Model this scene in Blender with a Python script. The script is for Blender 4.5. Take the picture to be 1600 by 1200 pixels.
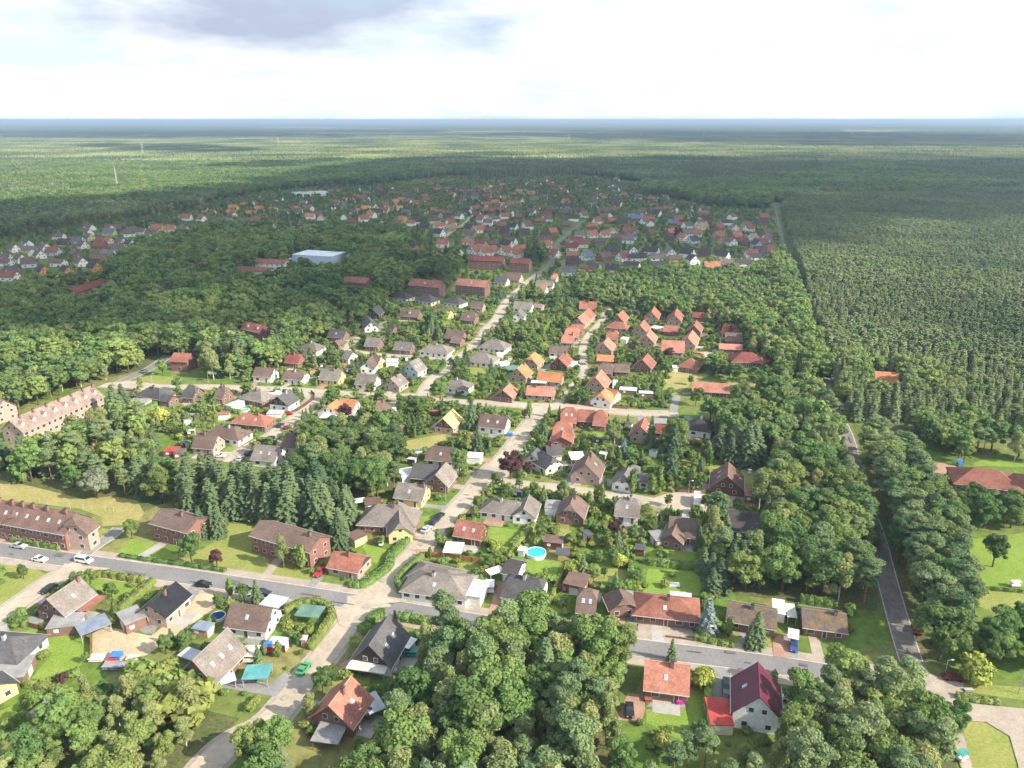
import bpy, bmesh, math, random
import numpy as np
from mathutils import Vector, Matrix
for o in list(bpy.data.objects): bpy.data.objects.remove(o)
SC = bpy.context.scene; COL = SC.collection; R = math.radians
random.seed(7); RNG = np.random.default_rng(11)

# ---------------------------------------------------------------- camera
CAM_H, FPX, HOR = 120.0, 1200.0, 187.0
PITCH = math.atan((600 - HOR) / FPX)
cam_d = bpy.data.cameras.new('camera'); cam = bpy.data.objects.new('camera', cam_d); COL.objects.link(cam)
cam.location = (0, 0, CAM_H); cam.rotation_euler = (math.pi/2 - PITCH, 0, 0)
cam_d.sensor_width = 36; cam_d.lens = 36 * FPX / 1600; cam_d.clip_start = 1; cam_d.clip_end = 120000
SC.camera = cam
# ---------------------------------------------------------------- sky, sun, exposure
SUN_EL, SUN_AZ = 33.0, 113.0          # azimuth clockwise from +Y (the view direction)
TOSUN = Vector((math.sin(R(SUN_AZ))*math.cos(R(SUN_EL)), math.cos(R(SUN_AZ))*math.cos(R(SUN_EL)), math.sin(R(SUN_EL))))
W = bpy.data.worlds.new('World'); SC.world = W; W.use_nodes = True
nt = W.node_tree; nt.nodes.clear(); N = nt.nodes.new; LK = nt.links.new
out = N('ShaderNodeOutputWorld'); bg = N('ShaderNodeBackground'); bg.inputs[1].default_value = 0.15
sky = N('ShaderNodeTexSky'); sky.sky_type = 'NISHITA'; sky.sun_disc = False
sky.sun_elevation = R(SUN_EL); sky.sun_rotation = R(SUN_AZ); sky.air_density = 1.0; sky.dust_density = 1.5
tc = N('ShaderNodeTexCoord'); sep = N('ShaderNodeSeparateXYZ'); LK(tc.outputs['Generated'], sep.inputs[0])
# clouds: noise on the direction projected to a flat cloud layer
mp = N('ShaderNodeVectorMath'); mp.operation = 'MULTIPLY'; LK(tc.outputs['Generated'], mp.inputs[0]); mp.inputs[1].default_value = (1.0, 1.0, 3.2)
no = N('ShaderNodeTexNoise'); no.inputs['Scale'].default_value = 2.6; no.inputs['Detail'].default_value = 8; no.inputs['Roughness'].default_value = .58
LK(mp.outputs[0], no.inputs['Vector'])
no2 = N('ShaderNodeTexNoise'); no2.inputs['Scale'].default_value = 7.5; no2.inputs['Detail'].default_value = 6; LK(mp.outputs[0], no2.inputs['Vector'])
no3 = N('ShaderNodeTexNoise'); no3.inputs['Scale'].default_value = 4.2; no3.inputs['Detail'].default_value = 7; no3.inputs['Roughness'].default_value = .6; mp3 = N('ShaderNodeVectorMath'); mp3.operation = 'MULTIPLY'; LK(tc.outputs['Generated'], mp3.inputs[0]); mp3.inputs[1].default_value = (1, 1, 5.5); LK(mp3.outputs[0], no3.inputs['Vector'])
def ramp(a, b, pa=(0,0,0,1), pb=(1,1,1,1)):
    r = N('ShaderNodeValToRGB'); r.color_ramp.elements[0].position = a; r.color_ramp.elements[1].position = b
    r.color_ramp.elements[0].color = pa; r.color_ramp.elements[1].color = pb; return r
el = ramp(0.12, 0.42, (1,1,1,1), (0,0,0,1)); LK(sep.outputs['Z'], el.inputs[0])       # cloud cover thins overhead
cov = ramp(0.40, 0.58); LK(no.outputs['Fac'], cov.inputs[0])
mx = N('ShaderNodeMix'); mx.data_type = 'FLOAT'; LK(el.outputs[0], mx.inputs[0]); mx.inputs[2].default_value = 0.5
addc = N('ShaderNodeMath'); addc.operation = 'MULTIPLY_ADD'; LK(cov.outputs[0], addc.inputs[0]); addc.inputs[1].default_value = .16; addc.inputs[2].default_value = .84
LK(addc.outputs[0], mx.inputs[3])
# grey-blue cloud bank high on the left of the view
dst = N('ShaderNodeVectorMath'); dst.operation = 'DISTANCE'
sc2 = N('ShaderNodeVectorMath'); sc2.operation = 'MULTIPLY'; LK(tc.outputs['Generated'], sc2.inputs[0]); sc2.inputs[1].default_value = (.8, 1, 4.2)
LK(sc2.outputs[0], dst.inputs[0]); dst.inputs[1].default_value = (-0.25*.8, 0.95, 0.118*4.2)
bk = N('ShaderNodeMath'); bk.operation = 'MULTIPLY_ADD'; LK(no2.outputs['Fac'], bk.inputs[0]); bk.inputs[1].default_value = -.62; LK(dst.outputs['Value'], bk.inputs[2])
bkr = ramp(-0.19, 0.03, (1,1,1,1), (0,0,0,1)); 
bko = N('ShaderNodeMath'); bko.operation = 'ADD'; LK(bk.outputs[0], bko.inputs[0]); bko.inputs[1].default_value = 0.5
bkr.color_ramp.elements[0].position = .24; bkr.color_ramp.elements[1].position = .47; LK(bko.outputs[0], bkr.inputs[0])
cc = N('ShaderNodeMix'); cc.data_type = 'RGBA'; LK(bkr.outputs[0], cc.inputs[0]); cc.inputs[7].default_value = (1.5, 1.72, 2.2, 1)
wh = N('ShaderNodeMix'); wh.data_type = 'RGBA'; wr = ramp(.36, .60); LK(no3.outputs['Fac'], wr.inputs[0]); LK(wr.outputs[0], wh.inputs[0]); wh.inputs[6].default_value = (2.45, 2.9, 3.0, 1); wh.inputs[7].default_value = (3.5, 3.5, 3.5, 1); LK(wh.outputs[2], cc.inputs[6])
sm = N('ShaderNodeMix'); sm.data_type = 'RGBA'; LK(mx.outputs[0], sm.inputs[0]); LK(sky.outputs[0], sm.inputs[6]); LK(cc.outputs[2], sm.inputs[7])
LK(sm.outputs[2], bg.inputs[0]); LK(bg.outputs[0], out.inputs[0])
sl = bpy.data.lights.new('sun', 'SUN'); sl.energy = 3.65; sl.angle = R(.5); sl.color = (1, .91, .76)
sun = bpy.data.objects.new('sun', sl); COL.objects.link(sun); sun.location = TOSUN * 400
sun.rotation_euler = (-TOSUN).to_track_quat('-Z', 'Y').to_euler()
VS = SC.view_settings; VS.view_transform = 'Standard'; VS.look = 'None'; VS.exposure = 1.27; VS.gamma = 1; VS.use_curve_mapping = False
cy = SC.cycles; cy.max_bounces = 4; cy.diffuse_bounces = 3; cy.glossy_bounces = 1; cy.transmission_bounces = 2; cy.volume_bounces = 0
cy.use_denoising = True; cy.use_adaptive_sampling = True; cy.adaptive_threshold = .02
try: cy.denoiser = 'OPENIMAGEDENOISE'
except Exception: pass

# ---------------------------------------------------------------- photograph pixel -> point in the world
_cp, _sp = math.cos(PITCH), math.sin(PITCH)
def gp(px, py, z=0.0):
    u, v = (px - 800) / FPX, (600 - py) / FPX
    d = (u, v*_sp + _cp, v*_cp - _sp)
    t = (z - CAM_H) / d[2]
    return Vector((d[0]*t, d[1]*t, z))
def proj(x, y, z=0.0):
    dz = z - CAM_H; dep = y*_cp - dz*_sp; up = y*_sp + dz*_cp
    if dep < 1: return (-9999, -9999, 1)
    return (800 + FPX*x/dep, 600 - FPX*up/dep, dep)
TL = dict(A=(0,750,2.6667), B=(400,750,2.6667), C=(800,750,2.6667), D=(1180,750,2.6667), E=(0,550,4), F=(380,550,5), G=(660,550,5),
  H=(960,550,5), I=(1240,550,4.444), J=(540,440,5), K=(840,440,4), L=(0,320,5), M=(260,280,5.333), N=(360,370,4.706),
  O=(500,260,6), P=(740,260,6), Q=(980,250,5.714), R=(0,150,2), S=(800,150,2), T=(1200,300,4), Z=(0,0,1))
def tp(t, x, y): a = TL[t]; return (a[0] + x/a[2], a[1] + y/a[2])
def tg(t, x, y, z=0.0): return gp(*tp(t, x, y), z)
def tpoly(t, s):           # "x,y x,y" in one picture section -> ground points
    return [tg(t, *map(float, q.split(','))) for q in s.split()]

# ---------------------------------------------------------------- materials
MATS = {}
def mat(name, col, rough=.85, var=.18, scale=.6, scale2=None, col2=None, spec=.3, metal=0.0, detail=4, rnd=0.0, lo=.35, hi=.65):
    if name in MATS: return MATS[name]
    m = bpy.data.materials.new(name); m.use_nodes = True; t = m.node_tree; b = t.nodes['Principled BSDF']
    b.inputs['Roughness'].default_value = rough; b.inputs['Metallic'].default_value = metal; b.inputs['Specular IOR Level'].default_value = spec
    g = t.nodes.new('ShaderNodeNewGeometry'); n = t.nodes.new('ShaderNodeTexNoise'); n.inputs['Scale'].default_value = scale; n.inputs['Detail'].default_value = detail
    t.links.new(g.outputs['Position'], n.inputs['Vector'])
    r = t.nodes.new('ShaderNodeValToRGB'); r.color_ramp.elements[0].position = lo; r.color_ramp.elements[1].position = hi
    c2 = col2 or tuple(min(1, c*(1+var)) for c in col); c1 = col if col2 else tuple(c*(1-var) for c in col)
    r.color_ramp.elements[0].color = (*c1, 1); r.color_ramp.elements[1].color = (*c2, 1)
    t.links.new(n.outputs['Fac'], r.inputs[0]); src = r.outputs[0]
    if scale2:
        n2 = t.nodes.new('ShaderNodeTexNoise'); n2.inputs['Scale'].default_value = scale2; n2.inputs['Detail'].default_value = 3
        t.links.new(g.outputs['Position'], n2.inputs['Vector'])
        mm = t.nodes.new('ShaderNodeMapRange'); mm.inputs[1].default_value = .3; mm.inputs[2].default_value = .7; mm.inputs[3].default_value = 1-var; mm.inputs[4].default_value = 1+var
        t.links.new(n2.outputs['Fac'], mm.inputs[0])
        vm = t.nodes.new('ShaderNodeVectorMath'); vm.operation = 'SCALE'; t.links.new(src, vm.inputs[0]); t.links.new(mm.outputs[0], vm.inputs['Scale']); src = vm.outputs[0]
    if rnd:
        oi = t.nodes.new('ShaderNodeObjectInfo'); mm = t.nodes.new('ShaderNodeMapRange'); mm.inputs[3].default_value = 1-rnd; mm.inputs[4].default_value = 1+rnd
        t.links.new(oi.outputs['Random'], mm.inputs[0])
        vm = t.nodes.new('ShaderNodeVectorMath'); vm.operation = 'SCALE'; t.links.new(src, vm.inputs[0]); t.links.new(mm.outputs[0], vm.inputs['Scale']); src = vm.outputs[0]
    if name.startswith('roof_'):                       # every tile fired a little differently, plus runs of dirt down the slope
        vo = t.nodes.new('ShaderNodeTexVoronoi'); vo.inputs['Scale'].default_value = 2.3; t.links.new(g.outputs['Position'], vo.inputs['Vector']); sc_ = t.nodes.new('ShaderNodeSeparateColor'); t.links.new(vo.outputs['Color'], sc_.inputs[0])
        mm = t.nodes.new('ShaderNodeMapRange'); mm.inputs[3].default_value = .84; mm.inputs[4].default_value = 1.16; t.links.new(sc_.outputs[0], mm.inputs[0]); vm = t.nodes.new('ShaderNodeVectorMath'); vm.operation = 'SCALE'; t.links.new(src, vm.inputs[0]); t.links.new(mm.outputs[0], vm.inputs['Scale']); src = vm.outputs[0]
    t.links.new(src, b.inputs['Base Color']); MATS[name] = m; return m
def leafmat(name, c1, c2, hue=.02, trans=.22, sat=.88, val=1.22):
    if name in MATS: return MATS[name]
    m = bpy.data.materials.new(name); m.use_nodes = True; t = m.node_tree; t.nodes.clear(); n = t.nodes.new; l = t.links.new
    o = n('ShaderNodeOutputMaterial'); df = n('ShaderNodeBsdfDiffuse'); tr = n('ShaderNodeBsdfTranslucent'); mx = n('ShaderNodeMixShader'); mx.inputs[0].default_value = trans
    g = n('ShaderNodeNewGeometry'); no = n('ShaderNodeTexNoise'); no.inputs['Scale'].default_value = .55; no.inputs['Detail'].default_value = 3
    l(g.outputs['Position'], no.inputs['Vector']); oi = n('ShaderNodeObjectInfo')
    big = n('ShaderNodeTexNoise'); big.inputs['Scale'].default_value = .0085; big.inputs['Detail'].default_value = 3; l(g.outputs['Position'], big.inputs['Vector'])
    ad = n('ShaderNodeMath'); ad.operation = 'MULTIPLY_ADD'; l(oi.outputs['Random'], ad.inputs[0]); ad.inputs[1].default_value = .55
    sb = n('ShaderNodeMath'); sb.operation = 'MULTIPLY_ADD'; l(no.outputs['Fac'], sb.inputs[0]); sb.inputs[1].default_value = .9; sb.inputs[2].default_value = -.33
    l(sb.outputs[0], ad.inputs[2])
    ab = n('ShaderNodeMath'); ab.operation = 'MULTIPLY_ADD'; l(big.outputs['Fac'], ab.inputs[0]); ab.inputs[1].default_value = 1.5; l(ad.outputs[0], ab.inputs[2]); a2 = n('ShaderNodeMath'); a2.operation = 'SUBTRACT'; l(ab.outputs[0], a2.inputs[0]); a2.inputs[1].default_value = .65
    r = n('ShaderNodeValToRGB'); r.color_ramp.elements[0].color = (*c1, 1); r.color_ramp.elements[1].color = (*c2, 1)
    l(a2.outputs[0], r.inputs[0])
    h = n('ShaderNodeHueSaturation'); l(r.outputs[0], h.inputs['Color']); h.inputs['Saturation'].default_value = sat; h.inputs['Value'].default_value = val
    wn = n('ShaderNodeTexWhiteNoise'); wn.noise_dimensions = '1D'; l(oi.outputs['Random'], wn.inputs['W'])
    hm = n('ShaderNodeMapRange'); hm.inputs[3].default_value = .5-hue; hm.inputs[4].default_value = .5+hue; l(wn.outputs['Value'], hm.inputs[0]); l(hm.outputs[0], h.inputs['Hue'])
    l(h.outputs[0], df.inputs[0]); l(h.outputs[0], tr.inputs[0]); l(df.outputs[0], mx.inputs[1]); l(tr.outputs[0], mx.inputs[2]); l(mx.outputs[0], o.inputs[0])
    MATS[name] = m; return m
RC = dict(grey=(.15,.135,.125), darkgrey=(.085,.082,.085), brown=(.145,.10,.082), dark=(.06,.052,.052), black=(.022,.023,.028), red=(.27,.11,.075),
  orange=(.44,.18,.085), salmon=(.40,.17,.12), darkred=(.19,.055,.045), burgundy=(.10,.02,.042), moss=(.16,.125,.085), tan=(.30,.21,.13),
  rust=(.165,.10,.08), pink=(.25,.185,.155), blue=(.13,.17,.23), straw=(.62,.44,.18), taupe=(.19,.165,.145), white=(.7,.7,.68), vred=(.22,.085,.062), vorange=(.34,.135,.075))
def roofm(c):
    if c == 'moss': return mat('roof_moss', (.115,.095,.085), .9, .2, .35, 3.0, (.19,.125,.06), lo=.42, hi=.66)
    return mat('roof_'+c, RC[c], .75 if c not in ('burgundy','black') else .38, .16, .25, 2.5, rnd=.12)
WC = dict(brick=(.22,.125,.10), pink=(.42,.30,.245), white=(.78,.77,.74), yellow=(.66,.52,.24), cream=(.68,.6,.46), wood=(.13,.065,.035), orange=(.62,.33,.10),
  blue=(.5,.6,.72), tan=(.45,.33,.2), grey=(.42,.42,.42), dark=(.07,.055,.045), redbrick=(.25,.12,.095), sand=(.55,.42,.3))
def wallm(c): return mat('wall_'+c, WC[c], .9, .10, 1.2, 6.0 if 'brick' in c or c == 'pink' else None)
GLASS = mat('window_glass', (.05,.06,.075), .15, .3, 3, spec=.6); FRAME = mat('window_frame', (.8,.8,.78), .6, .05)
CONC = mat('concrete', (.38,.36,.33), .9, .12, .4, 3); METAL = mat('zinc', (.42,.43,.45), .5, .1, .5, metal=.2); WOODM = mat('garden_wood', (.22,.12,.06), .9, .25, 1.5)
ANTH = mat('anthracite', (.06,.06,.065), .6, .1)
# ---------------------------------------------------------------- objects
THINGS = []
def setp(o, label, cat, group=None):
    o['label'] = label; o['category'] = cat
    if group: o['group'] = group
    THINGS.append(o); return o
def empty(name, loc, label, cat, group=None, rz=0):
    o = bpy.data.objects.new(name, None); COL.objects.link(o); o.location = loc; o.rotation_euler.z = rz; o.empty_display_size = .5
    return setp(o, label, cat, group)
def link(name, me, parent=None, loc=(0,0,0), rz=0, sc=None):
    o = bpy.data.objects.new(name, me); COL.objects.link(o)
    if parent: o.parent = parent
    o.location = loc; o.rotation_euler.z = rz
    if sc: o.scale = sc
    return o
class MB:                                    # collects faces (with a material slot each) into one mesh
    def __init__(s): s.v = []; s.f = []; s.m = []
    def poly(s, pts, mi=0):
        b = len(s.v); s.v += [tuple(p) for p in pts]; s.f.append(tuple(range(b, b+len(pts)))); s.m.append(mi)
    def box(s, x0, x1, y0, y1, z0, z1, mi=0):
        b = len(s.v); s.v += [(x,y,z) for z in (z0,z1) for y in (y0,y1) for x in (x0,x1)]
        for f in ((0,2,3,1),(4,5,7,6),(0,1,5,4),(2,6,7,3),(0,4,6,2),(1,3,7,5)): s.f.append(tuple(b+i for i in f)); s.m.append(mi)
    def slab(s, top, faces, t, mi=0):        # closed sheet of thickness t under the given top faces
        b = len(s.v); n = len(top); s.v += [tuple(p) for p in top] + [(p[0],p[1],p[2]-t) for p in top]; ed = {}
        for f in faces:
            s.f.append(tuple(b+i for i in f)); s.m.append(mi); s.f.append(tuple(b+n+i for i in reversed(f))); s.m.append(mi)
            for i, a in enumerate(f): ed[(a, f[(i+1) % len(f)])] = 1
        for (a, c) in ed:
            if (c, a) not in ed: s.f.append((b+a, b+n+a, b+n+c, b+c)); s.m.append(mi)
    def tube(s, p, q, r0, r1, n=6, mi=0):
        p, q = Vector(p), Vector(q); d = (q-p).normalized(); a = d.orthogonal().normalized(); c = d.cross(a); b = len(s.v)
        for (o, r) in ((p, r0), (q, r1)):
            for i in range(n): s.v.append(tuple(o + (a*math.cos(6.2832*i/n) + c*math.sin(6.2832*i/n))*r))
        for i in range(n): j = (i+1) % n; s.f.append((b+i, b+j, b+n+j, b+n+i)); s.m.append(mi)
        s.f.append(tuple(b+n+i for i in range(n))); s.m.append(mi); s.f.append(tuple(b+i for i in reversed(range(n)))); s.m.append(mi)
    def mesh(s, name, mats, smooth=False):
        me = bpy.data.meshes.new(name); me.from_pydata(s.v, [], s.f)
        for m in (mats if isinstance(mats, (list, tuple)) else [mats]): me.materials.append(m)
        if any(s.m): me.polygons.foreach_set('material_index', s.m)
        if smooth: me.polygons.foreach_set('use_smooth', [True]*len(s.f))
        me.update(); return me
def npmesh(name, V, Q, mats, mi=None):       # quads from arrays
    me = bpy.data.meshes.new(name); V = np.asarray(V, np.float32); Q = np.asarray(Q, np.int32); k = Q.shape[1]
    me.vertices.add(len(V)); me.vertices.foreach_set('co', V.ravel()); me.loops.add(Q.size); me.loops.foreach_set('vertex_index', Q.ravel())
    me.polygons.add(len(Q)); me.polygons.foreach_set('loop_start', np.arange(0, Q.size, k, dtype=np.int32)); me.polygons.foreach_set('loop_total', np.full(len(Q), k, np.int32))
    for m in mats: me.materials.append(m)
    if mi is not None: me.polygons.foreach_set('material_index', np.asarray(mi, np.int32))
    me.update(calc_edges=True); me.validate(); return me
# occupancy of the ground, half-metre cells: 1 road, 2 building, 4 lawn
GX0, GY0, GN, GM = -520, 60, 2080, 1900
OCC = np.zeros((GM, GN), np.uint8)
def inpoly(px, py, poly):
    r = np.zeros(px.shape, bool); n = len(poly); j = n-1
    for i in range(n):
        xi, yi, xj, yj = poly[i][0], poly[i][1], poly[j][0], poly[j][1]
        if yi != yj: r ^= ((yi > py) != (yj > py)) & (px < (xj-xi)*(py-yi)/(yj-yi)+xi)
        j = i
    return r
def mark(poly, bit):
    xs = [p[0] for p in poly]; ys = [p[1] for p in poly]
    a, b = int(max(0,(min(xs)-GX0)*2-1)), int(min(GN,(max(xs)-GX0)*2+2)); c, d = int(max(0,(min(ys)-GY0)*2-1)), int(min(GM,(max(ys)-GY0)*2+2))
    if a >= b or c >= d: return
    X, Y = np.meshgrid(GX0+np.arange(a,b)/2, GY0+np.arange(c,d)/2); OCC[c:d,a:b][inpoly(X, Y, poly)] |= bit
def occ(x, y, rad=0):
    i, j = int((x-GX0)*2), int((y-GY0)*2); k = int(rad*2)
    if not (0 <= i < GN and 0 <= j < GM): return 0
    return int(np.bitwise_or.reduce(OCC[max(0,j-k):j+k+1, max(0,i-k):i+k+1], axis=None))
def sheet(name, pts, z, m, bit=4, kind='structure'):
    mb = MB(); P = [(p[0], p[1], z) for p in pts]
    if sum(P[i-1][0]*P[i][1]-P[i][0]*P[i-1][1] for i in range(len(P))) < 0: P.reverse()
    mb.poly(P); o = link(name, mb.mesh(name, m)); o['kind'] = kind; mark(P, bit); return o
def offset_line(P, d):
    out = []
    for i, p in enumerate(P):
        a = (P[i]-P[i-1]).normalized() if i else (P[1]-P[0]).normalized(); b = (P[i+1]-P[i]).normalized() if i < len(P)-1 else a
        t = (a+b).normalized(); n = Vector((-t.y, t.x, 0)); c = max(.5, n.dot(Vector((-a.y, a.x, 0)))); out.append(p + n*(d/c))
    return out
def smooth_line(P, it=2):
    for _ in range(it):
        Q = [P[0]]
        for a, b in zip(P, P[1:]): Q += [a*.75+b*.25, a*.25+b*.75]
        P = Q + [P[-1]]
    return P
def strip(name, P, wl, wr, z, m, bit=1, grow=0, kind='structure'):   # ribbon between two offsets of a line
    a, b = offset_line(P, wl), offset_line(P, -wr); mb = MB(); mb.v = [(p.x,p.y,z) for p in a] + [(p.x,p.y,z) for p in b]; n = len(P)
    mb.f = [(i+n, i+n+1, i+1, i) for i in range(n-1)]; mb.m = [0]*(n-1)
    o = link(name, mb.mesh(name, m)); o['kind'] = kind
    a, b = offset_line(P, wl+grow), offset_line(P, -wr-grow)
    for i in range(n-1): mark([a[i], a[i+1], b[i+1], b[i]], bit)
    return o
# ---------------------------------------------------------------- buildings
def win_mesh(w, h, mull=1):
    k = ('window', w, h)
    if k not in MATS:
        b = MB(); b.box(-w/2, w/2, -.02, .045, -h/2, h/2, 0)
        n = mull; t = .07; pw = (w - t*(n+1))/n
        pass
        MATS[k] = b.mesh('window', [FRAME, GLASS]); g = MB(); g.box(-w/2+t, w/2-t, .05, .062, -h/2+t, h/2-t); MATS[('pane', w, h)] = g.mesh('pane', GLASS)
    return MATS[k]
class _P:
    def __getitem__(s, n): return next(MATS[('pane',)+k[1:]] for k, v in MATS.items() if isinstance(k, tuple) and k[0] == 'window' and v.name == n)
PANE = _P()
def door_mesh():
    if 'door' not in MATS:
        b = MB(); b.box(-.55,.55,-.02,.05,0,2.1,0); b.box(-.42,.42,0,.07,.1,2.0,1); MATS['door'] = b.mesh('door', [FRAME, mat('door_paint', (.16,.08,.05), .5, .2)])
    return MATS['door']
def sky_mesh():
    if 'skyl' not in MATS:
        b = MB(); b.box(-.42,.42,-.62,.62,0,.09,0); b.box(-.34,.34,-.52,.52,.05,.11,1); MATS['skyl'] = b.mesh('skylight', [mat('skylight_frame', (.5,.5,.5), .5), mat('skylight_glass', (.35,.42,.5), .1, spec=.8)])
    return MATS['skyl']
def ridgem(c): return mat('ridge_'+c, tuple(min(.8, q*1.35) for q in RC[c]), .8, .1, 1.0)
def vol(root, P1, P2, w, eave, pitch, typ, roof, wall, detail=2, storeys=1, sky=0, chim=None, dorm=0, gab=None, door=True, over=.5, hipk=1.0, panel=None, base=None, ramp=None, skyside=None):
    c = (P1+P2)/2; d = P2-P1; L = d.length; ang = math.atan2(d.y, d.x); t = math.tan(R(pitch)); hw = w/2; zr = eave + hw*t
    loc = Vector((c.x, c.y, 0)) - Vector((root.location.x, root.location.y, 0)); 
    hip = {'gable':0, 'hip':hw*hipk, 'pyr':hw, 'half':0, 'flat':0, 'mono':0}[typ]; hx = L/2 + hip; ex = hx - (0 if hip else over); ey = hw - over; rt = .2
    W_ = MB(); R_ = MB(); ov_z = eave - 0.0
    if typ in ('gable', 'half'):
        zw = zr - (hw-ey)*0 - .05
        apex = zr - rt - .06; ze = eave + over*t - rt - .06
        for sx in (-1, 1):
            if typ == 'gable': pts = [(sx*ex,-ey,0),(sx*ex,ey,0),(sx*ex,ey,ze),(sx*ex,0,apex),(sx*ex,-ey,ze)]
            else:
                f = .42; yc = ey*f; zc = ze + (apex-ze)*(1-f); pts = [(sx*ex,-ey,0),(sx*ex,ey,0),(sx*ex,ey,ze),(sx*ex,yc,zc),(sx*ex,-yc,zc),(sx*ex,-ey,ze)]
            W_.poly(pts if sx > 0 else pts[::-1])
        for sy in (-1, 1):
            q = [(-ex,sy*ey,0),(ex,sy*ey,0),(ex,sy*ey,ze),(-ex,sy*ey,ze)]; W_.poly(q if sy < 0 else q[::-1])
        if typ == 'gable':
            V = [(-hx,0,zr),(hx,0,zr),(-hx,-hw,eave),(hx,-hw,eave),(-hx,hw,eave),(hx,hw,eave)]; R_.slab(V, [(0,2,3,1),(1,5,4,0)], rt)
        else:
            f = .42; yc = hw*f; zc = zr - yc*t; ic = yc*.8
            V = [(-hx+ic,0,zr),(hx-ic,0,zr),(-hx,-hw,eave),(hx,-hw,eave),(-hx,hw,eave),(hx,hw,eave),(-hx,-yc,zc),(hx,-yc,zc),(-hx,yc,zc),(hx,yc,zc)]
            R_.slab(V, [(0,6,2,3,7,1),(1,9,5,4,8,0),(0,8,6),(1,7,9)], rt)
    elif typ in ('hip', 'pyr'):
        exx = hx - over; W_.box(-exx, exx, -ey, ey, 0, eave-.02); ex = exx
        V = [(-L/2,0,zr),(L/2,0,zr),(-hx,-hw,eave),(hx,-hw,eave),(hx,hw,eave),(-hx,hw,eave)]
        R_.slab(V, [(0,2,3,1),(1,4,5,0),(0,5,2),(1,3,4)], rt)
    wo = link('wall', W_.mesh('wall', wallm(wall)), root, loc, ang); ro = link('roof', R_.mesh('roof', roofm(roof)), root, loc, ang)
    ca, sa = math.cos(ang), math.sin(ang)
    if base is not False: mark([(c.x+ca*x-sa*y, c.y+sa*x+ca*y) for x, y in ((-hx,-hw),(hx,-hw),(hx,hw),(-hx,hw))], 2)
    def put(name, me, x, y, z, rz): 
        o = link(name, me, root, loc + Vector((ca*x-sa*y, sa*x+ca*y, z)), ang+rz)
        if name == 'window': link('pane', PANE[me.name], o)
        return o
    tc = Vector((-c.x, -c.y)).normalized(); nY = Vector((-sa, ca)); nX = Vector((ca, sa)); fy = 1 if nY.dot(tc) > 0 else -1
    if detail:
        pt = 2.75
        for sgn, rz in ((1, 0), (-1, math.pi)):
            if nY.dot(tc)*sgn > -.15:                       # long walls that can be seen
                n = max(1, int((2*ex-1.2)/ (2.7 if detail > 1 else 4)))
                for s in range(storeys):
                    for i in range(n):
                        x = -ex + (2*ex)*(i+.5)/n; z = 1.55 + s*pt
                        if s == 0 and door and detail > 1 and i == n//2: put('door', door_mesh(), x, sgn*ey, .02, rz); continue
                        put('window', win_mesh(1.3 if (i+s) % 3 else 1.7, 1.25), x, sgn*ey, z, rz)
        if typ in ('gable', 'half', 'hip'):
            for sgn, rz in ((1, -math.pi/2), (-1, math.pi/2)):
                if nX.dot(tc)*sgn > -.15:
                    for s in range(storeys):
                        for y in ((-ey*.5, ey*.5) if w > 6 else (0,)): put('window', win_mesh(1.25, 1.25), sgn*ex, y, 1.55+s*pt, rz)
                    if typ != 'hip' and zr-eave > 2.6:
                        zz = eave + (1.35 if storeys > 1 or eave > 2.4 else 1.6)
                        for y in ((-1.3, 1.3) if w > 8.4 and zr-eave > 3.2 else (0,)): put('window', win_mesh(1.1, 1.2), sgn*(ex + (.07 if gab else 0)), y, zz, rz)
    if gab and typ in ('gable', 'half'):
        for sgn in (1, -1):
            if nX.dot(tc)*sgn > -.15:
                g = MB(); a = zr - rt - .1; e = eave + .1; yb = ey - .05
                if typ == 'gable': P = [(-yb, e), (yb, e), (yb, eave+over*t-rt-.1), (0, a), (-yb, eave+over*t-rt-.1)]
                else: f=.42; zc = a-(a-e)*f; P = [(-yb, e), (yb, e), (yb*f, zc-.1), (-yb*f, zc-.1)]
                g.poly([(sgn*(ex+.05), y, z) for y, z in P]); g.poly([(sgn*(ex+.005), y, z) for y, z in reversed(P)])
                n = len(P)
                for i in range(n): y, z = P[i]; y2, z2 = P[(i+1) % n]; g.poly([(sgn*(ex+.05),y,z),(sgn*(ex+.005),y,z),(sgn*(ex+.005),y2,z2),(sgn*(ex+.05),y2,z2)])
                link('gable_cladding', g.mesh('gable_cladding', wallm(gab)), root, loc, ang)
    if detail > 1 and typ in ('gable', 'half', 'hip'):
        b = MB(); q = L/2 - (.42*hw*.8 if typ == 'half' else 0); b.slab([(-q,-.16,zr+.0),(q,-.16,zr+.0),(q,0,zr+.11),(-q,0,zr+.11),(q,.16,zr),(-q,.16,zr)], [(0,1,2,3),(3,2,4,5)], .06); o = link('ridge_tiles', b.mesh('ridge_tiles', ridgem(roof)), root, loc, ang)
    if detail > 1 and typ != 'pyr':
        for sy in (-1, 1): b = MB(); b.box(-hx, hx, sy*(hw+.07)-.07, sy*(hw+.07)+.07, eave-.16, eave-.04); link('gutter', b.mesh('gutter', MATS.get('gutter') or mat('gutter', (.5,.5,.49), .5, .1)), root, loc, ang)
    if sky:
        ss = skyside or fy
        for i in range(sky):
            x = -hx + 2*hx*(i+1)/(sky+1) * (1 if sky > 1 else .95); y = ss*hw*.5
            o = put('skylight', sky_mesh(), x, y, eave + (hw-abs(y))*t + .01, 0); o.rotation_euler = (-ss*R(pitch), 0, 0); o.rotation_mode = 'XYZ'
            o.matrix_local = Matrix.Translation(o.location) @ Matrix.Rotation(ang, 4, 'Z') @ Matrix.Rotation(-ss*R(pitch), 4, 'X')
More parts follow.
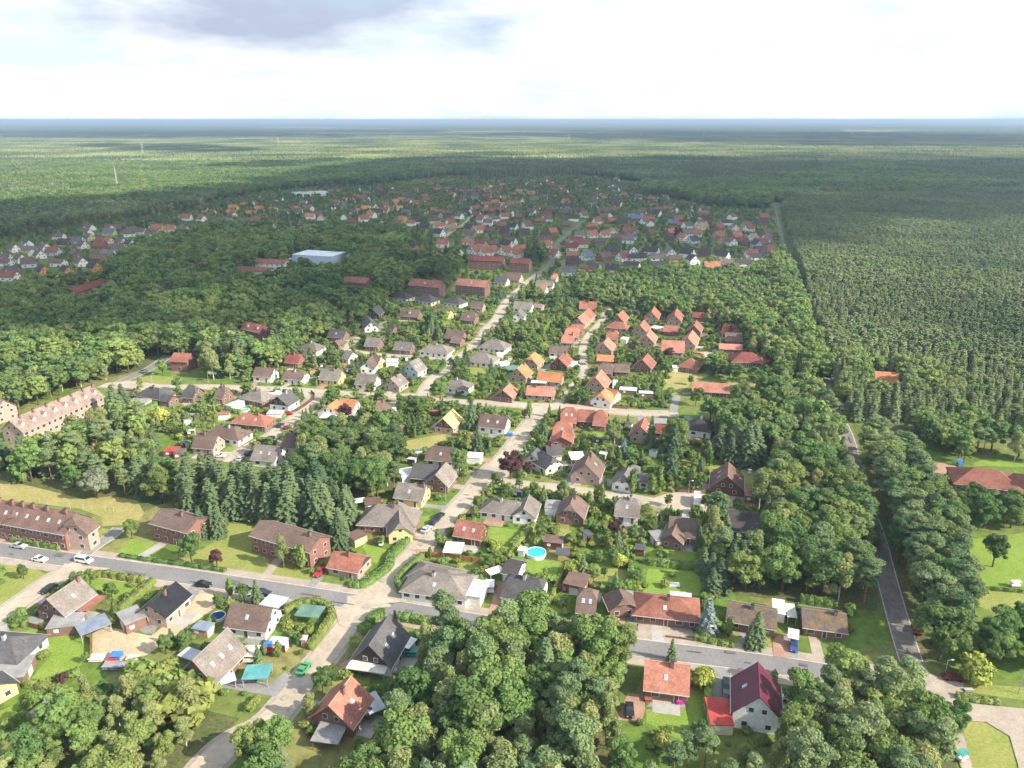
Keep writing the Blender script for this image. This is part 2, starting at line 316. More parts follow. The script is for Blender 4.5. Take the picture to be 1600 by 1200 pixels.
    for q in (chim if isinstance(chim, (list, tuple)) else [chim] if chim is not None else []):
        b = MB(); b.box(-.38,.38,-.38,.38,-1.2,1.0,0); o = put('chimney', b.mesh('chimney', wallm('brick' if wall != 'white' else 'grey')), (q-.5)*L, fy*hw*.12, zr, 0); b = MB(); b.box(-.45,.45,-.45,.45,1.0,1.14); b.tube((0,0,1.14),(0,0,1.4),.14,.14,6); link('cap', b.mesh('cap', ANTH), o)
    for i in range(dorm):
        b = MB(); dw, dh = 1.35, 1.25; x = -hx + 2*hx*(i+.5)/dorm; yy = hw*.62; z0 = eave + (hw-yy)*t
        top = MB(); b.box(-dw/2, dw/2, -dh/t-.2, 0, -.3, dh); b.poly([(-dw/2,.003,dh),(dw/2,.003,dh),(0,.003,dh+.8)])
        o = put('dormer', b.mesh('dormer', wallm('white' if wall != 'white' else 'grey')), x, fy*yy, z0, 0 if fy > 0 else math.pi)
        top.slab([(-dw/2-.2,.25,dh-.05),(0,.25,dh+.85),(dw/2+.2,.25,dh-.05),(-dw/2-.2,-dh/t-1.2,dh-.05),(0,-dh/t-1.9,dh+.85),(dw/2+.2,-dh/t-1.2,dh-.05)], [(0,1,4,3),(1,2,5,4)], .12)
        link('dormer_roof', top.mesh('dormer_roof', roofm(roof)), o); link('window', win_mesh(.95,.9), o, (0,.005,.65))
    if panel:
        b = MB(); n = panel
        for i in range(n): b.box(-hx+1+i*1.1, -hx+2.0+i*1.1, -.85*hw, -.15*hw, 0, .05)
        o = link('solar_panel', b.mesh('solar_panel', mat('solar_glass', (.03,.05,.1), .1, spec=.9)), root)
        o.matrix_local = Matrix.Translation(loc) @ Matrix.Rotation(ang + (0 if fy < 0 else math.pi), 4, 'Z') @ Matrix.Translation((0,0,zr+.06)) @ Matrix.Rotation(R(pitch), 4, 'X')
    return c, ang, hx, hw
HOUSES = []     # (object, name phrase, centre)
def house(label, t, x1, y1, x2, y2, w=9, eave=2.7, pitch=42, typ='gable', roof='grey', wall='brick', wings=(), cat='house', name='house', group=None, **k):
    zr = eave + w/2*math.tan(R(pitch)); P1, P2 = tg(t, x1, y1, zr), tg(t, x2, y2, zr); c = (P1+P2)/2
    root = empty(name, (c.x, c.y, 0), label, cat, group); vol(root, P1, P2, w, eave, pitch, typ, roof, wall, **k)
    for g in wings:
        tt, a, b, cx, cy_, ww, ee, pp, ty = g[:9]; rf = g[9] if len(g) > 9 else roof; wl = g[10] if len(g) > 10 else wall
        zz = ee + ww/2*math.tan(R(pp)); vol(root, tg(tt,a,b,zz), tg(tt,cx,cy_,zz), ww, ee, pp, ty, rf, wl, detail=k.get('detail',2), storeys=k.get('storeys',1), door=False)
    HOUSES.append((root, label, c)); return root
def flat(label, t, x1, y1, x2, y2, w, h=2.5, roof='grey', wall='brick', open_=False, name='garage', cat=None, tilt=0, group=None):
    P1, P2 = tg(t, x1, y1, h), tg(t, x2, y2, h); c = (P1+P2)/2; d = P2-P1; L = d.length/2; ang = math.atan2(d.y, d.x); hw = w/2
    root = empty(name, (c.x, c.y, 0), label, cat or name, group, ang)
    b = MB(); b.slab([(-L,-hw,h+tilt),(L,-hw,h+tilt),(L,hw,h-tilt),(-L,hw,h-tilt)], [(0,1,2,3)], .16)
    rm = MATS.get('flatroof_'+roof) or mat('flatroof_'+roof, dict(hallroof=(.72,.76,.8), white=(.8,.8,.78), grey=(.27,.265,.26), lightgrey=(.45,.47,.5), dark=(.09,.09,.1), red=(.42,.06,.05), teal=(.1,.3,.31), bluegrey=(.2,.24,.3), green=(.12,.22,.17), cream=(.62,.58,.5), rust=(.3,.13,.09), pink=(.55,.42,.45), brown=(.15,.1,.08), plastic=(.55,.6,.66))[roof], .7, .16, .4, 3)
    link('roof', b.mesh('roof', rm), root)
    if open_:
        for sx in (-1, 1):
            for sy in (-1, 1):
                p = MB(); p.box(-.07,.07,-.07,.07,0,h-.16+sy*-tilt-.005); link('post', p.mesh('post', WOODM if open_ == 1 else METAL), root, (sx*(L-.25), sy*(hw-.25), 0))
    else:
        p = MB(); i = .2; a, e = h+tilt*.9-.18, h-tilt*.9-.18; p.v = [(-L+i,-hw+i,0),(L-i,-hw+i,0),(L-i,hw-i,0),(-L+i,hw-i,0),(-L+i,-hw+i,a),(L-i,-hw+i,a),(L-i,hw-i,e),(-L+i,hw-i,e)]
        p.f = [(0,1,5,4),(1,2,6,5),(2,3,7,6),(3,0,4,7)]; p.m = [0]*4; link('wall', p.mesh('wall', wallm(wall)), root)
        tcx = Vector((-c.x,-c.y)).normalized(); ca, sa = math.cos(ang), math.sin(ang); s = 1 if Vector((-sa,ca)).dot(tcx) > 0 else -1
        if L > 1.6: link('window', win_mesh(1.1,.9), root, (-L*.4, s*(hw-i), 1.5), 0 if s > 0 else math.pi)
        s2 = 1 if Vector((ca,sa)).dot(tcx) > 0 else -1
        g = MB(); g.box(-min(1.2,hw*.6), min(1.2,hw*.6), -.02, .05, 0.02, 2.05, 0); link('door', g.mesh('door', mat('garage_door', (.6,.6,.58), .6)), root, (s2*(L-i), 0, 0), -math.pi/2 if s2 > 0 else math.pi/2)
    ca, sa = math.cos(ang), math.sin(ang); mark([(c.x+ca*x-sa*y, c.y+sa*x+ca*y) for x, y in ((-L,-hw),(L,-hw),(L,hw),(-L,hw))], 2)
    HOUSES.append((root, label, c)); return root
# ---------------------------------------------------------------- ground, roads, lawns
def ground_mat():
    m = bpy.data.materials.new('ground'); m.use_nodes = True; t = m.node_tree; b = t.nodes['Principled BSDF']; b.inputs['Roughness'].default_value = 1; b.inputs['Specular IOR Level'].default_value = .1
    n = t.nodes.new; l = t.links.new; g = n('ShaderNodeNewGeometry')
    v = n('ShaderNodeTexVoronoi'); v.inputs['Scale'].default_value = .055; l(g.outputs['Position'], v.inputs['Vector'])
    r = n('ShaderNodeValToRGB'); sp = n('ShaderNodeSeparateColor'); l(v.outputs['Color'], sp.inputs[0]); l(sp.outputs[0], r.inputs[0])
    e = r.color_ramp.elements; e[0].color = (.13,.19,.04,1); e[1].color = (.25,.235,.09,1); e[1].position = 1
    x = e.new(.35); x.color = (.125,.21,.04,1); x = e.new(.7); x.color = (.17,.20,.06,1)
    no = n('ShaderNodeTexNoise'); no.inputs['Scale'].default_value = .35; no.inputs['Detail'].default_value = 6; no.inputs['Roughness'].default_value = .7; l(g.outputs['Position'], no.inputs['Vector'])
    mr = n('ShaderNodeMapRange'); mr.inputs[1].default_value = .25; mr.inputs[2].default_value = .75; mr.inputs[3].default_value = .5; mr.inputs[4].default_value = 1.35; l(no.outputs['Fac'], mr.inputs[0])
    vm = n('ShaderNodeVectorMath'); vm.operation = 'SCALE'; l(r.outputs[0], vm.inputs[0]); l(mr.outputs[0], vm.inputs['Scale']); l(vm.outputs[0], b.inputs['Base Color']); return m
mb = MB(); mb.poly([(-42000,-600,0),(42000,-600,0),(42000,42000,0),(-42000,42000,0)]); link('ground', mb.mesh('ground', ground_mat()))['kind'] = 'structure'
MEADOW = mat('meadow_grass', (.27,.265,.085), 1, .22, .12, 1.2, (.36,.305,.13), spec=.1)
LAWN = mat('lawn_grass', (.165,.26,.04), 1, .24, .3, 2.2, (.215,.285,.06), spec=.1); DRY = mat('dry_lawn_grass', (.205,.25,.06), 1, .2, .15, 1.5, (.275,.275,.085), spec=.1)
WOODFLOOR = mat('forest_floor', (.085,.11,.04), 1, .3, .2, 1.5, (.14,.14,.06), spec=.1)
ASPH = mat('asphalt', (.185,.18,.18), .85, .12, .15, 1.5, (.225,.215,.21)); PALE = mat('concrete_road', (.375,.318,.245), .9, .11, .12, .8, (.46,.395,.31)); PAVE = mat('paving', (.32,.27,.215), .9, .13, .3, 2, (.40,.34,.275))
DARKROAD = mat('old_asphalt', (.165,.145,.13), .9, .2, .2, 1.2, (.235,.21,.185)); BRICKPAVE = mat('brick_paving', (.36,.22,.16), .9, .12, .4, 2); GREYPAVE = mat('grey_paving', (.25,.245,.24), .9, .12, .4, 2)
SAND = mat('bare_sand', (.56,.44,.29), 1, .18, .12, 1.2, (.40,.31,.2))
def line(s, it=2):
    P = []
    for q in s.split():
        a, b = q.split(':'); x, y = map(float, b.split(',')); P.append(tg(a, x, y))
    return smooth_line(P, it)
ZR = [0.012]
def road(s, w, m, side=0, sm=None, it=2, edge=True):
    P = line(s, it); z = ZR[0]; ZR[0] += .004
    if side: strip('pavement', P, w/2+side, w/2+side, .022+.0009*len(ROADS), sm or PAVE, 1, .3)
    strip('road', P, w/2, w/2, z + .05, m, 1, .6)
    if side:
        km = mat('kerb_stone', (.30,.28,.25), .9, .15, .8) if m is PALE else mat('kerb_stone_light', (.48,.45,.40), .9, .15, .8)
        for sg in (1, -1): strip('kerb', offset_line(P, sg*(w/2)), .13, .13, z+.052, km, 0)
    ROADS.append(P); return P
ROADS = []; KERBS = []
MAIN = road('Z:-60,850 Z:0,859 Z:130,878 Z:330,906 Z:560,941 Z:680,962 Z:850,989 Z:1000,1013 Z:1120,1027 Z:1240,1043 Z:1340,1060 Z:1440,1080', 6.6, ASPH, 3.0, edge=False)
FORESTROAD = road('Z:1450,1095 D:668,815 D:600,600 D:545,400 D:510,250 D:455,100 I:490,1000 I:430,850 I:380,600 I:280,400', 5.2, DARKROAD, .35, mat('sandy_verge', (.16,.14,.09), 1, .2, .4, 2), edge=False); road('I:290,420 I:280,400 I:232,190 T:325,960 T:255,800 T:190,600 T:100,350 T:55,150 T:45,80', 2.6, DARKROAD, 0, edge=False)
CONCST = road('Z:592,950 Z:592,925 B:540,430 B:640,320 B:760,205 B:860,90 Z:737,769 G:480,960 G:640,830 G:750,680 G:850,545 G:905,450 G:930,420', 6.0, PALE, 1.1, edge=False)
CROSS = road('E:640,205 E:760,215 E:1000,222 E:1300,217 F:0,283 F:500,302 F:760,328 F:1250,352 J:500,892 J:650,930 G:250,392 G:640,402 G:900,430 G:1150,422 H:100,478 H:500,482', 6.2, PALE, 1.0, edge=False)
LEFTST = road('F:590,325 F:520,400 F:440,490 F:300,600 F:150,700 F:0,765 E:1440,690', 6.0, PALE, .9, edge=False)
SOUTHST = road('Z:562,930 B:430,545 B:310,700 B:160,890 B:40,1035 A:960,1095 A:860,1190 A:790,1290', 6.4, PALE, 1.0, edge=False)
CULDESAC = road('G:480,985 G:700,1025 G:900,1050 G:1100,1065 C:390,62 C:560,85 C:700,118 C:850,108 C:905,75', 5.2, PALE, .7, edge=False)
NORTHLANE = road('G:1050,415 G:1130,300 G:1190,255 G:1270,160 K:285,520 K:275,420 K:315,330 K:380,270 K:420,215 K:430,165 K:640,185', 3.6, PALE, .4, edge=False)
UPST = road('J:600,900 J:640,800 J:760,700 J:860,590 J:960,520 J:1075,430 J:1090,380 J:1180,300 J:1225,205 J:1270,140 J:1390,40 P:500,1090 P:620,1000', 5.6, PALE, .8, edge=False); road('P:600,1015 P:620,1000 P:730,895 P:790,820 P:760,740 P:870,640 P:1000,540 P:1040,505', 4.6, DARKROAD, 0, edge=False)
UPLEFT = road('J:850,605 J:600,592 J:300,580 J:80,552 J:-20,525 N:900,780 N:940,740', 5.2, PALE, .6, edge=False)
SPUR = road('J:235,390 J:300,320 J:400,300 J:620,310', 4.4, PALE, .3, edge=False)
WESTST = road('A:-60,600 A:60,530 A:200,425 A:300,368 A:340,352', 6.2, PALE, 1.0, edge=False)
BLOCKDRIVE = road('A:330,330 A:390,280 A:455,240 A:500,200', 4.2, GREYPAVE, .3, edge=False)
NWROAD = road('E:700,215 E:800,165 E:900,125 E:990,70 E:1060,20', 5.2, ASPH, .5, edge=False)
road('O:1160,680 O:1200,630 O:1320,560 O:1400,505 O:1400,470 O:1480,425 O:1560,400', 5, PALE, 0, edge=False); road('Q:560,520 Q:575,440 Q:610,375', 6, PALE, 0, edge=False)
road('Q:600,850 Q:720,852 Q:840,865', 5, PALE, 0, edge=False); road('P:830,790 P:950,780 P:1100,790', 4, PALE, 0, edge=False); road('P:1150,600 P:1300,608 P:1560,600', 4, PALE, 0, edge=False)
road('I:740,560 I:790,640 I:840,730 I:900,820 I:980,920', 5, BRICKPAVE, 0, edge=False)
road('H:460,470 H:470,400 H:490,340', 3.4, GREYPAVE, 0, edge=False)
def area(name, t, s, z, m, bit=1): return sheet(name, tpoly(t, s), z, m, bit)
def fillet(t, s, m=PALE): ZR[0] += .004; return area('road', t, s, ZR[0]+.052, m)
fillet('B', '400,540 350,530 420,490 470,440 560,440 590,480 640,505 520,520'); fillet('B', '330,545 400,530 520,545 470,580 400,640 345,600')
fillet('G', '800,440 850,400 1000,405 1080,430 985,470 880,560 840,560 870,480'); fillet('F', '420,330 560,310 760,335 650,370 560,430 520,380'); fillet('D', '590,770 690,760 730,810 870,850 860,930 1120,955 1120,1150 1060,1070 960,1010 850,1005 740,1010 600,860', PAVE)
fillet('D', '1060,1070 1120,1150 1180,1320 1110,1320 1095,1190', PAVE); fillet('D', '790,1010 850,1005 905,1200 940,1320 900,1320', PAVE)
fillet('G', '540,985 620,920 700,930 640,1010 760,1050 600,1045'); fillet('A', '240,395 270,350 460,370 400,390 330,400'); fillet('E', '700,195 800,180 1000,205 1000,240 760,240', PALE)
area('parking_court', 'C', '560,85 640,60 800,70 880,100 850,140 660,130', .11, PALE); area('turning_place', 'C', '640,60 700,50 930,70 930,110 860,115 760,100', .115, PALE)
area('parking_court', 'K', '990,440 1160,440 1165,500 1040,500 985,470', .03, PALE); area('parking_court', 'I', '850,715 930,760 1130,790 1110,850 1010,860 1000,920 930,910 860,800', .1, BRICKPAVE)
area('driveway', 'H', '800,1080 900,1085 1010,1110 1010,1160 880,1130', .1, GREYPAVE); area('driveway', 'C', '840,760 910,800 905,920 800,920 830,850', .03, GREYPAVE)
area('driveway', 'C', '480,890 550,890 555,960 540,1010 440,1000', .03, BRICKPAVE); area('sand_yard', 'A', '385,640 440,610 630,650 740,560 830,470 900,480 900,530 800,600 700,670 610,730 480,760 385,750', .03, SAND)
area('driveway', 'A', '90,580 150,565 200,600 130,610', .03, GREYPAVE); area('driveway', 'B', '215,440 245,400 285,405 240,450', .03, GREYPAVE); area('driveway', 'B', '330,790 380,745 470,800 380,800', .1, BRICKPAVE)
area('driveway', 'B', '70,840 120,800 200,860 130,920', .03, GREYPAVE); area('driveway', 'D', '80,670 135,640 180,680 175,745 80,730', .1, GREYPAVE); area('driveway', 'C', '1085,670 1120,640 1160,680 1150,745 1090,735', .105, BRICKPAVE)
area('driveway', 'C', '410,560 475,560 470,600 410,600', .03, BRICKPAVE); area('front_court', 'C', '520,600 740,605 760,650 640,660 530,640', .03, PAVE); area('driveway', 'C', '480,550 540,530 525,610 478,590', .03, GREYPAVE)
area('driveway', 'G', '1080,1020 1165,960 1165,1030 1130,1060 1070,1050', .1, GREYPAVE); area('driveway', 'G', '440,850 470,830 560,830 520,870', .1, BRICKPAVE); area('terrace', 'C', '600,900 735,905 720,950 560,945', .03, GREYPAVE)
area('driveway', 'B', '640,290 780,290 860,320 700,320', .1, BRICKPAVE); area('terrace', 'B', '555,770 620,750 610,800 560,805', .03, PAVE); area('driveway', 'C', '595,165 640,165 640,130 610,130', .1, PAVE)
area('driveway', 'F', '500,520 590,500 610,530 560,545', .03, BRICKPAVE); area('driveway', 'E', '1290,650 1340,620 1400,660 1390,690', .1, BRICKPAVE); area('terrace', 'A', '575,620 665,595 640,640 600,640', .04, GREYPAVE)
for t, s, m in (('A','370,430 400,405 590,440 575,470 520,500 440,490',LAWN),('A','130,620 300,650 380,690 375,720 290,830 180,840 120,840 220,720 60,640',LAWN),('A','0,960 80,930 130,940 60,1010 0,1020',LAWN),
  ('A','490,300 545,245 640,260 700,290 745,330 660,345 520,320',LAWN),('A','300,290 340,275 427,200 478,215 440,240 380,275 320,295',DRY),('A','0,225 30,225 60,240 0,250',LAWN),
  ('A','900,250 960,180 1060,190 1050,300 1120,330 1120,405 960,390 740,335 800,320',DRY),('B','0,330 110,365 60,410 0,400',DRY),('B','100,370 150,350 245,400 210,435 60,412',DRY),
  ('E','0,800 200,840 360,880 520,920 700,900 860,930 900,1010 860,1060 780,1080 640,1090 640,1030 500,980 0,920',MEADOW),('A','0,340 100,345 195,395 170,430 0,540',DRY),('E','150,545 460,430 480,560 430,640 300,600',DRY),
  ('B','400,110 455,110 465,160 410,165',LAWN),('B','975,195 1110,210 1060,290 1010,310 960,220',LAWN),('B','840,345 1000,355 940,410 850,380',DRY),('B','650,150 740,150 720,190 650,210',LAWN),('B','440,265 545,290 500,350 470,330',LAWN),
  ('B','300,800 480,820 470,850 330,870',DRY),('C','60,330 120,330 200,340 180,420 60,385',LAWN),('C','320,360 370,350 485,380 480,450 330,455',DRY),('C','565,370 780,380 790,480 550,470',LAWN),('C','570,285 775,300 780,350 575,350',LAWN),
  ('C','140,160 180,190 280,225 200,235 140,190',DRY),('C','560,955 735,965 740,880 800,870 800,1000 740,1100 690,1080 560,1010',LAWN),('C','180,480 245,490 240,550 160,560',LAWN),('C','900,620 970,630 960,690 880,680',DRY),('C','1030,650 1095,670 1090,720 1020,700',DRY),
  ('D','850,250 960,240 1120,220 1120,445 1000,440 900,450 880,330',LAWN),('D','900,460 1000,450 1120,455 1120,545 1000,560 920,520',DRY),('D','850,840 1120,865 1120,918 870,880',DRY),('D','860,1005 920,1004 970,1012 1015,1032 1050,1062 1076,1105 1090,1150 1098,1200 1110,1320 940,1320 890,1200',DRY),
  ('F','150,590 200,520 290,530 215,600',LAWN),('F','690,600 740,580 815,610 800,655 670,660',LAWN),('F','220,715 300,670 305,700 270,735',DRY),('F','1240,700 1580,640 1600,760 1300,790',MEADOW),('F','1000,1100 1100,1070 1110,1100 1010,1120',LAWN),
  ('G','320,130 400,95 500,140 480,190 350,200',DRY),('G','510,460 640,455 620,490 520,490',DRY),('G','340,290 410,290 400,340 350,330',LAWN),('G','1150,1030 1300,1040 1280,1070 1150,1065',DRY),('G','1330,610 1420,640 1400,690 1320,690',LAWN),
  ('H','490,830 620,830 640,880 560,900 500,950',DRY),('H','710,900 760,890 860,880 770,930',DRY),('H','980,910 1130,960 1140,1060 1020,1040',DRY),('K','790,570 900,560 1090,580 1000,620 870,700 830,720 770,730 790,640',MEADOW),('K','1190,630 1600,650 1600,668 1200,662',MEADOW),
  ('K','510,630 710,650 700,680 600,660',LAWN),('J','430,335 570,340 560,370 440,365',LAWN),('E','1380,640 1430,590 1520,600 1450,650',LAWN),('E','1300,420 1400,380 1480,400 1400,450',LAWN),('E','870,380 1000,320 1010,350 900,400',DRY),('E','800,190 950,140 1150,170 1050,205',DRY),
  ('I','1250,770 1340,740 1600,760 1600,800 1250,790',LAWN),('C','620,85 665,65 670,110 640,115',LAWN),('C','790,105 830,85 840,120 800,125',LAWN),('Q','85,720 120,650 420,668 400,710 200,720',LAWN),('K','20,380 110,380 90,410 20,410',LAWN),('K','80,300 150,290 140,340 60,340',LAWN)):
    ZR[0] += .0005; area('lawn', t, s, .012 + ZR[0]*.05, m, 4)
for t, s in (('Z','0,1180 60,1115 130,1088 200,1078 280,1085 330,1112 375,1122 330,1168 290,1230 200,1360 -60,1360'),('Z','585,1260 622,1112 640,1050 680,1000 720,985 800,1000 960,1020 985,1042 970,1080 965,1120 985,1165 1000,1340 560,1340'),
  ('Z','1235,1070 1260,1050 1330,1055 1390,1078 1430,1110 1480,1140 1495,1200 1510,1340 1210,1340 1230,1130'),('Z','1110,885 1105,840 1180,800 1200,740 1200,690 1290,650 1315,720 1335,790 1352,850 1372,930 1370,955 1300,948 1230,938 1150,930'),
  ('Z','1435,1040 1410,940 1395,880 1370,800 1350,720 1330,660 1400,690 1450,790 1500,880 1510,960 1500,1000'),('Z','285,800 400,818 470,832 550,850 555,790 620,770 600,690 500,690 480,740 430,760 300,760'),('E','0,800 0,640 200,560 440,560 480,440 600,340 800,340 960,480 1030,700 1120,720 1110,900 900,1000 860,930 700,900 520,920'),
  ('Z','1290,640 1200,690 1190,720 1060,720 1030,690 1080,660 1150,640 1190,640 1270,620')):
    ZR[0] += .0005; sheet('forest_floor', tpoly(t, s), .008 + ZR[0]*.01, WOODFLOOR, 0)
def farpoly(s, z=.01, m=WOODFLOOR): sheet('forest_floor', tpoly('Z', s), z, m, 0)
FL = '-260,660 -60,625 40,600 180,588 280,565 400,565 440,560 540,520 560,500 600,480 640,450 640,372 585,365 470,375 400,365 330,362 300,377 240,387 190,412 170,442 100,458 0,468 -200,520'
FR = '1312,650 1292,590 1268,520 1248,450 1228,387 1220,335 1222,300 1800,290 1900,660 1600,690 1500,680 1420,680'
FN = '900,473 955,490 1000,497 1100,508 1150,525 1190,590 1276,590 1254,520 1232,450 1215,412 1180,430 1100,433 1000,437 900,442'
for s in (FL, FR, FN): farpoly(s)
pr = random.Random(21)
for P, w, m_ in ((MAIN, 6.6, mat('asphalt_patch', (.135,.132,.135), .9, .15, .5)), (CONCST, 6.0, mat('concrete_patch', (.33,.30,.25), .9, .12, .5)), (CROSS, 6.2, MATS['concrete_patch']), (SOUTHST, 6.4, MATS['concrete_patch']), (LEFTST, 6, MATS['concrete_patch']), (FORESTROAD, 6, MATS['asphalt_patch'])):
    for i in range(len(P)-1):
        if pr.random() < .45: continue
        a, b = P[i], P[i+1]; L = (b-a).length
        if L < 2: continue
        d = (b-a)/L; n = Vector((-d.y, d.x, 0)); o_ = pr.uniform(-.38,.38)*w; l_ = pr.uniform(.6, min(7, L*.8)); ww = pr.choice((.35,.35,.9,1.6))
        if abs(o_)+ww/2 > w/2-.2: o_ = 0
        q = a + n*o_; sheet('road_patch', [q-n*ww/2, q+d*l_-n*ww/2, q+d*l_+n*ww/2, q+n*ww/2], ZR[0]+.0525+.0002*i, m_, 0)
# ---------------------------------------------------------------- plants
def leaf_quads(P, Nn, S, asp=1.0):
    n = len(P); a = RNG.normal(size=(n,3)); a -= (a*Nn).sum(1)[:,None]*Nn; a /= np.linalg.norm(a,axis=1)[:,None]+1e-9; b = np.cross(Nn, a)
    s = S[:,None]; V = np.stack([P-a*s-b*s*asp, P+a*s-b*s*asp*.6, P+a*s*.8+b*s*asp, P-a*s*.7+b*s*asp*.8], 1)
    return V.reshape(-1,3)
def lump_leaves(lumps, dens, size, jit=.55, flat=1.0, cull=.72):
    VV = []
    C = np.array([l[0] for l in lumps]); RR = np.array([l[1] for l in lumps])
    for c, r in lumps:
        c = np.array(c); r = np.array(r); n = max(12, int(dens*(r[0]*r[1]+r[0]*r[2]+r[1]*r[2])/3*12.5))
        d = RNG.normal(size=(n,3)); d[:,2] = np.where(d[:,2] < -.45, -d[:,2]*.6, d[:,2]); d /= np.linalg.norm(d,axis=1)[:,None]
        rad = RNG.uniform(.78,1.1,n)[:,None]; P = c + d*r*rad; keep = np.ones(n, bool)
        for c2, r2 in zip(C, RR):
            if (c2 == c).all(): continue
            keep &= ((((P-c2)/r2)**2).sum(1) > cull)
        P = P[keep]; d = d[keep]; Nn = d/r; Nn /= np.linalg.norm(Nn,axis=1)[:,None]; Nn = Nn + RNG.normal(size=Nn.shape)*jit; Nn /= np.linalg.norm(Nn,axis=1)[:,None]
        VV.append(leaf_quads(P, Nn, RNG.uniform(.6,1.25,len(P))*size))
    V = np.concatenate(VV); return V, np.arange(len(V)).reshape(-1,4)
_ico = None
def ico_fill(lumps, k=.8):
    global _ico
    if _ico is None:
        bm = bmesh.new(); bmesh.ops.create_icosphere(bm, subdivisions=1, radius=1); _ico = (np.array([v.co for v in bm.verts]), np.array([[v.index for v in f.verts]+[f.verts[2].index] for f in bm.faces])); bm.free()
    V, F = [], []
    for c, r in lumps: F.append(_ico[1]+len(V)*len(_ico[0])); V.append(_ico[0]*np.array(r)*k+np.array(c))
    return np.concatenate(V), np.concatenate(F)
def crown_mesh(name, lumps, m, dens, size, jit=.55, fill=.8, cull=.72, extra=None):
    V, Q = lump_leaves(lumps, dens, size, jit, cull=cull); parts = [(V, Q)]
    if fill:
        V2, F2 = ico_fill(lumps, fill); tri = F2[:,:3]; q2 = np.column_stack([tri, tri[:,2]]); 
        # small quads standing for the inner twigs: split each triangle into a quad with a midpoint
        mid = (V2[tri[:,0]]+V2[tri[:,2]])/2; q2 = np.column_stack([tri[:,0], tri[:,1], tri[:,2], len(V2)+np.arange(len(tri))]); V2 = np.concatenate([V2, mid]); parts.append((V2, q2))
    if extra: parts.append(extra)
    o = 0; VV = []; QQ = []
    for v, q in parts: VV.append(v); QQ.append(q+o); o += len(v)
    return np.concatenate(VV), np.concatenate(QQ)
def trunk_arr(h, r0, r1, limbs=(), n=6, bend=.3):
    b = MB(); p = Vector((0,0,-.1)); k = 3; prev = p; rp = r0
    for i in range(1, k+1):
        q = Vector((random.uniform(-bend,bend)*i/k, random.uniform(-bend,bend)*i/k, h*i/k)); r = r0+(r1-r0)*i/k; b.tube(prev, q, rp, r, n); prev, rp = q, r
    for (z, e, r) in limbs: b.tube((0,0,z), e, r, r*.4, 5)
    V = np.array(b.v); 
    return b
LEAF = dict(young_pine_tree=leafmat('young_pine_needles', (.11,.165,.07), (.28,.335,.135), .012, .35), broadleaf_tree=leafmat('broadleaf_leaves', (.062,.135,.038), (.25,.335,.075), .022, .36), birch_tree=leafmat('birch_leaves', (.17,.225,.07), (.34,.37,.13), .014, .38),
  pine_tree=leafmat('pine_needles', (.08,.145,.058), (.245,.31,.115), .014, .25), spruce_tree=leafmat('spruce_needles', (.05,.10,.048), (.18,.24,.095), .012, .18),
  columnar_conifer=leafmat('thuja_foliage', (.075,.14,.03), (.2,.28,.05), .02, .2), garden_shrub=leafmat('shrub_leaves', (.095,.165,.035), (.26,.32,.065), .03, .28),
  copper_beech=leafmat('copper_leaves', (.06,.028,.03), (.13,.06,.055), .01, .15), golden_shrub=leafmat('golden_leaves', (.22,.29,.035), (.42,.43,.06), .008, .2), silver_tree=leafmat('silver_leaves', (.16,.20,.12), (.26,.29,.18), .01, .2), blue_spruce=leafmat('blue_needles', (.10,.15,.14), (.20,.26,.23), .01, .1))
BARK = mat('bark', (.10,.075,.055), .95, .25, 2); PBARK = mat('pine_bark', (.32,.15,.07), .95, .25, 1.5); WBARK = mat('birch_bark', (.55,.53,.48), .9, .3, 3, lo=.45, hi=.55)
def lumps_broad(h, r):
    L = [((0,0,h*.58),(r*.62,r*.62,h*.28))]; n = random.randint(19,26); pt = random.choice((0, 0, .35, .55)); r = r*(1-.25*pt)
    for i in range(n):
        a = i*2.4 + random.uniform(-.4,.4); zz = random.uniform(.34,.9); f = math.sqrt(max(0.05,1-((zz-.55)/.45)**2)) if zz > .55 else .78+.4*(zz-.34); rr = r*f*random.uniform(.55,.86)*(1+.25*pt-pt*max(0, zz-.4)*1.6); s = r*random.choice((random.uniform(.16,.27), random.uniform(.24,.38)))
        L.append(((math.cos(a)*rr*1.06, math.sin(a)*rr*1.06, h*zz), (s, s*random.uniform(.8,1.2), s*random.uniform(.75,1.15))))
    return L
def lumps_birch(h, r):
    L = [((0,0,h*.55),(r*.5,r*.5,h*.34))]
    for i in range(14):
        a = random.uniform(0,6.28); zz = random.uniform(.25,.93); f = math.sin(min(1,(1.02-zz)*1.7)*1.57); s = r*random.uniform(.26,.4); L.append(((math.cos(a)*r*.62*f, math.sin(a)*r*.62*f, h*zz), (s,s,s*1.35)))
    return L
def lumps_pine(h, r):
    L = [((0,0,h*.9),(r*.42,r*.42,h*.09)), ((0,0,h*.74),(r*.45,r*.45,h*.1))]
    for i in range(15):
        a = i*2.4+random.uniform(-.5,.5); zz = random.uniform(.5,.92); rr = r*random.uniform(.35,.85)*(1.25-zz*.55); s = r*random.uniform(.32,.5); L.append(((math.cos(a)*rr, math.sin(a)*rr, h*zz), (s,s,s*.55)))
    return L
def lumps_shrub(h, r):
    L = [((0,0,h*.45),(r*.75,r*.75,h*.48))]
    for i in range(6):
        a = i*1.05+random.uniform(-.3,.3); s = r*random.uniform(.35,.5); L.append(((math.cos(a)*r*.55, math.sin(a)*r*.55, h*random.uniform(.3,.68)), (s,s,s*h/r*.55)))
    return L
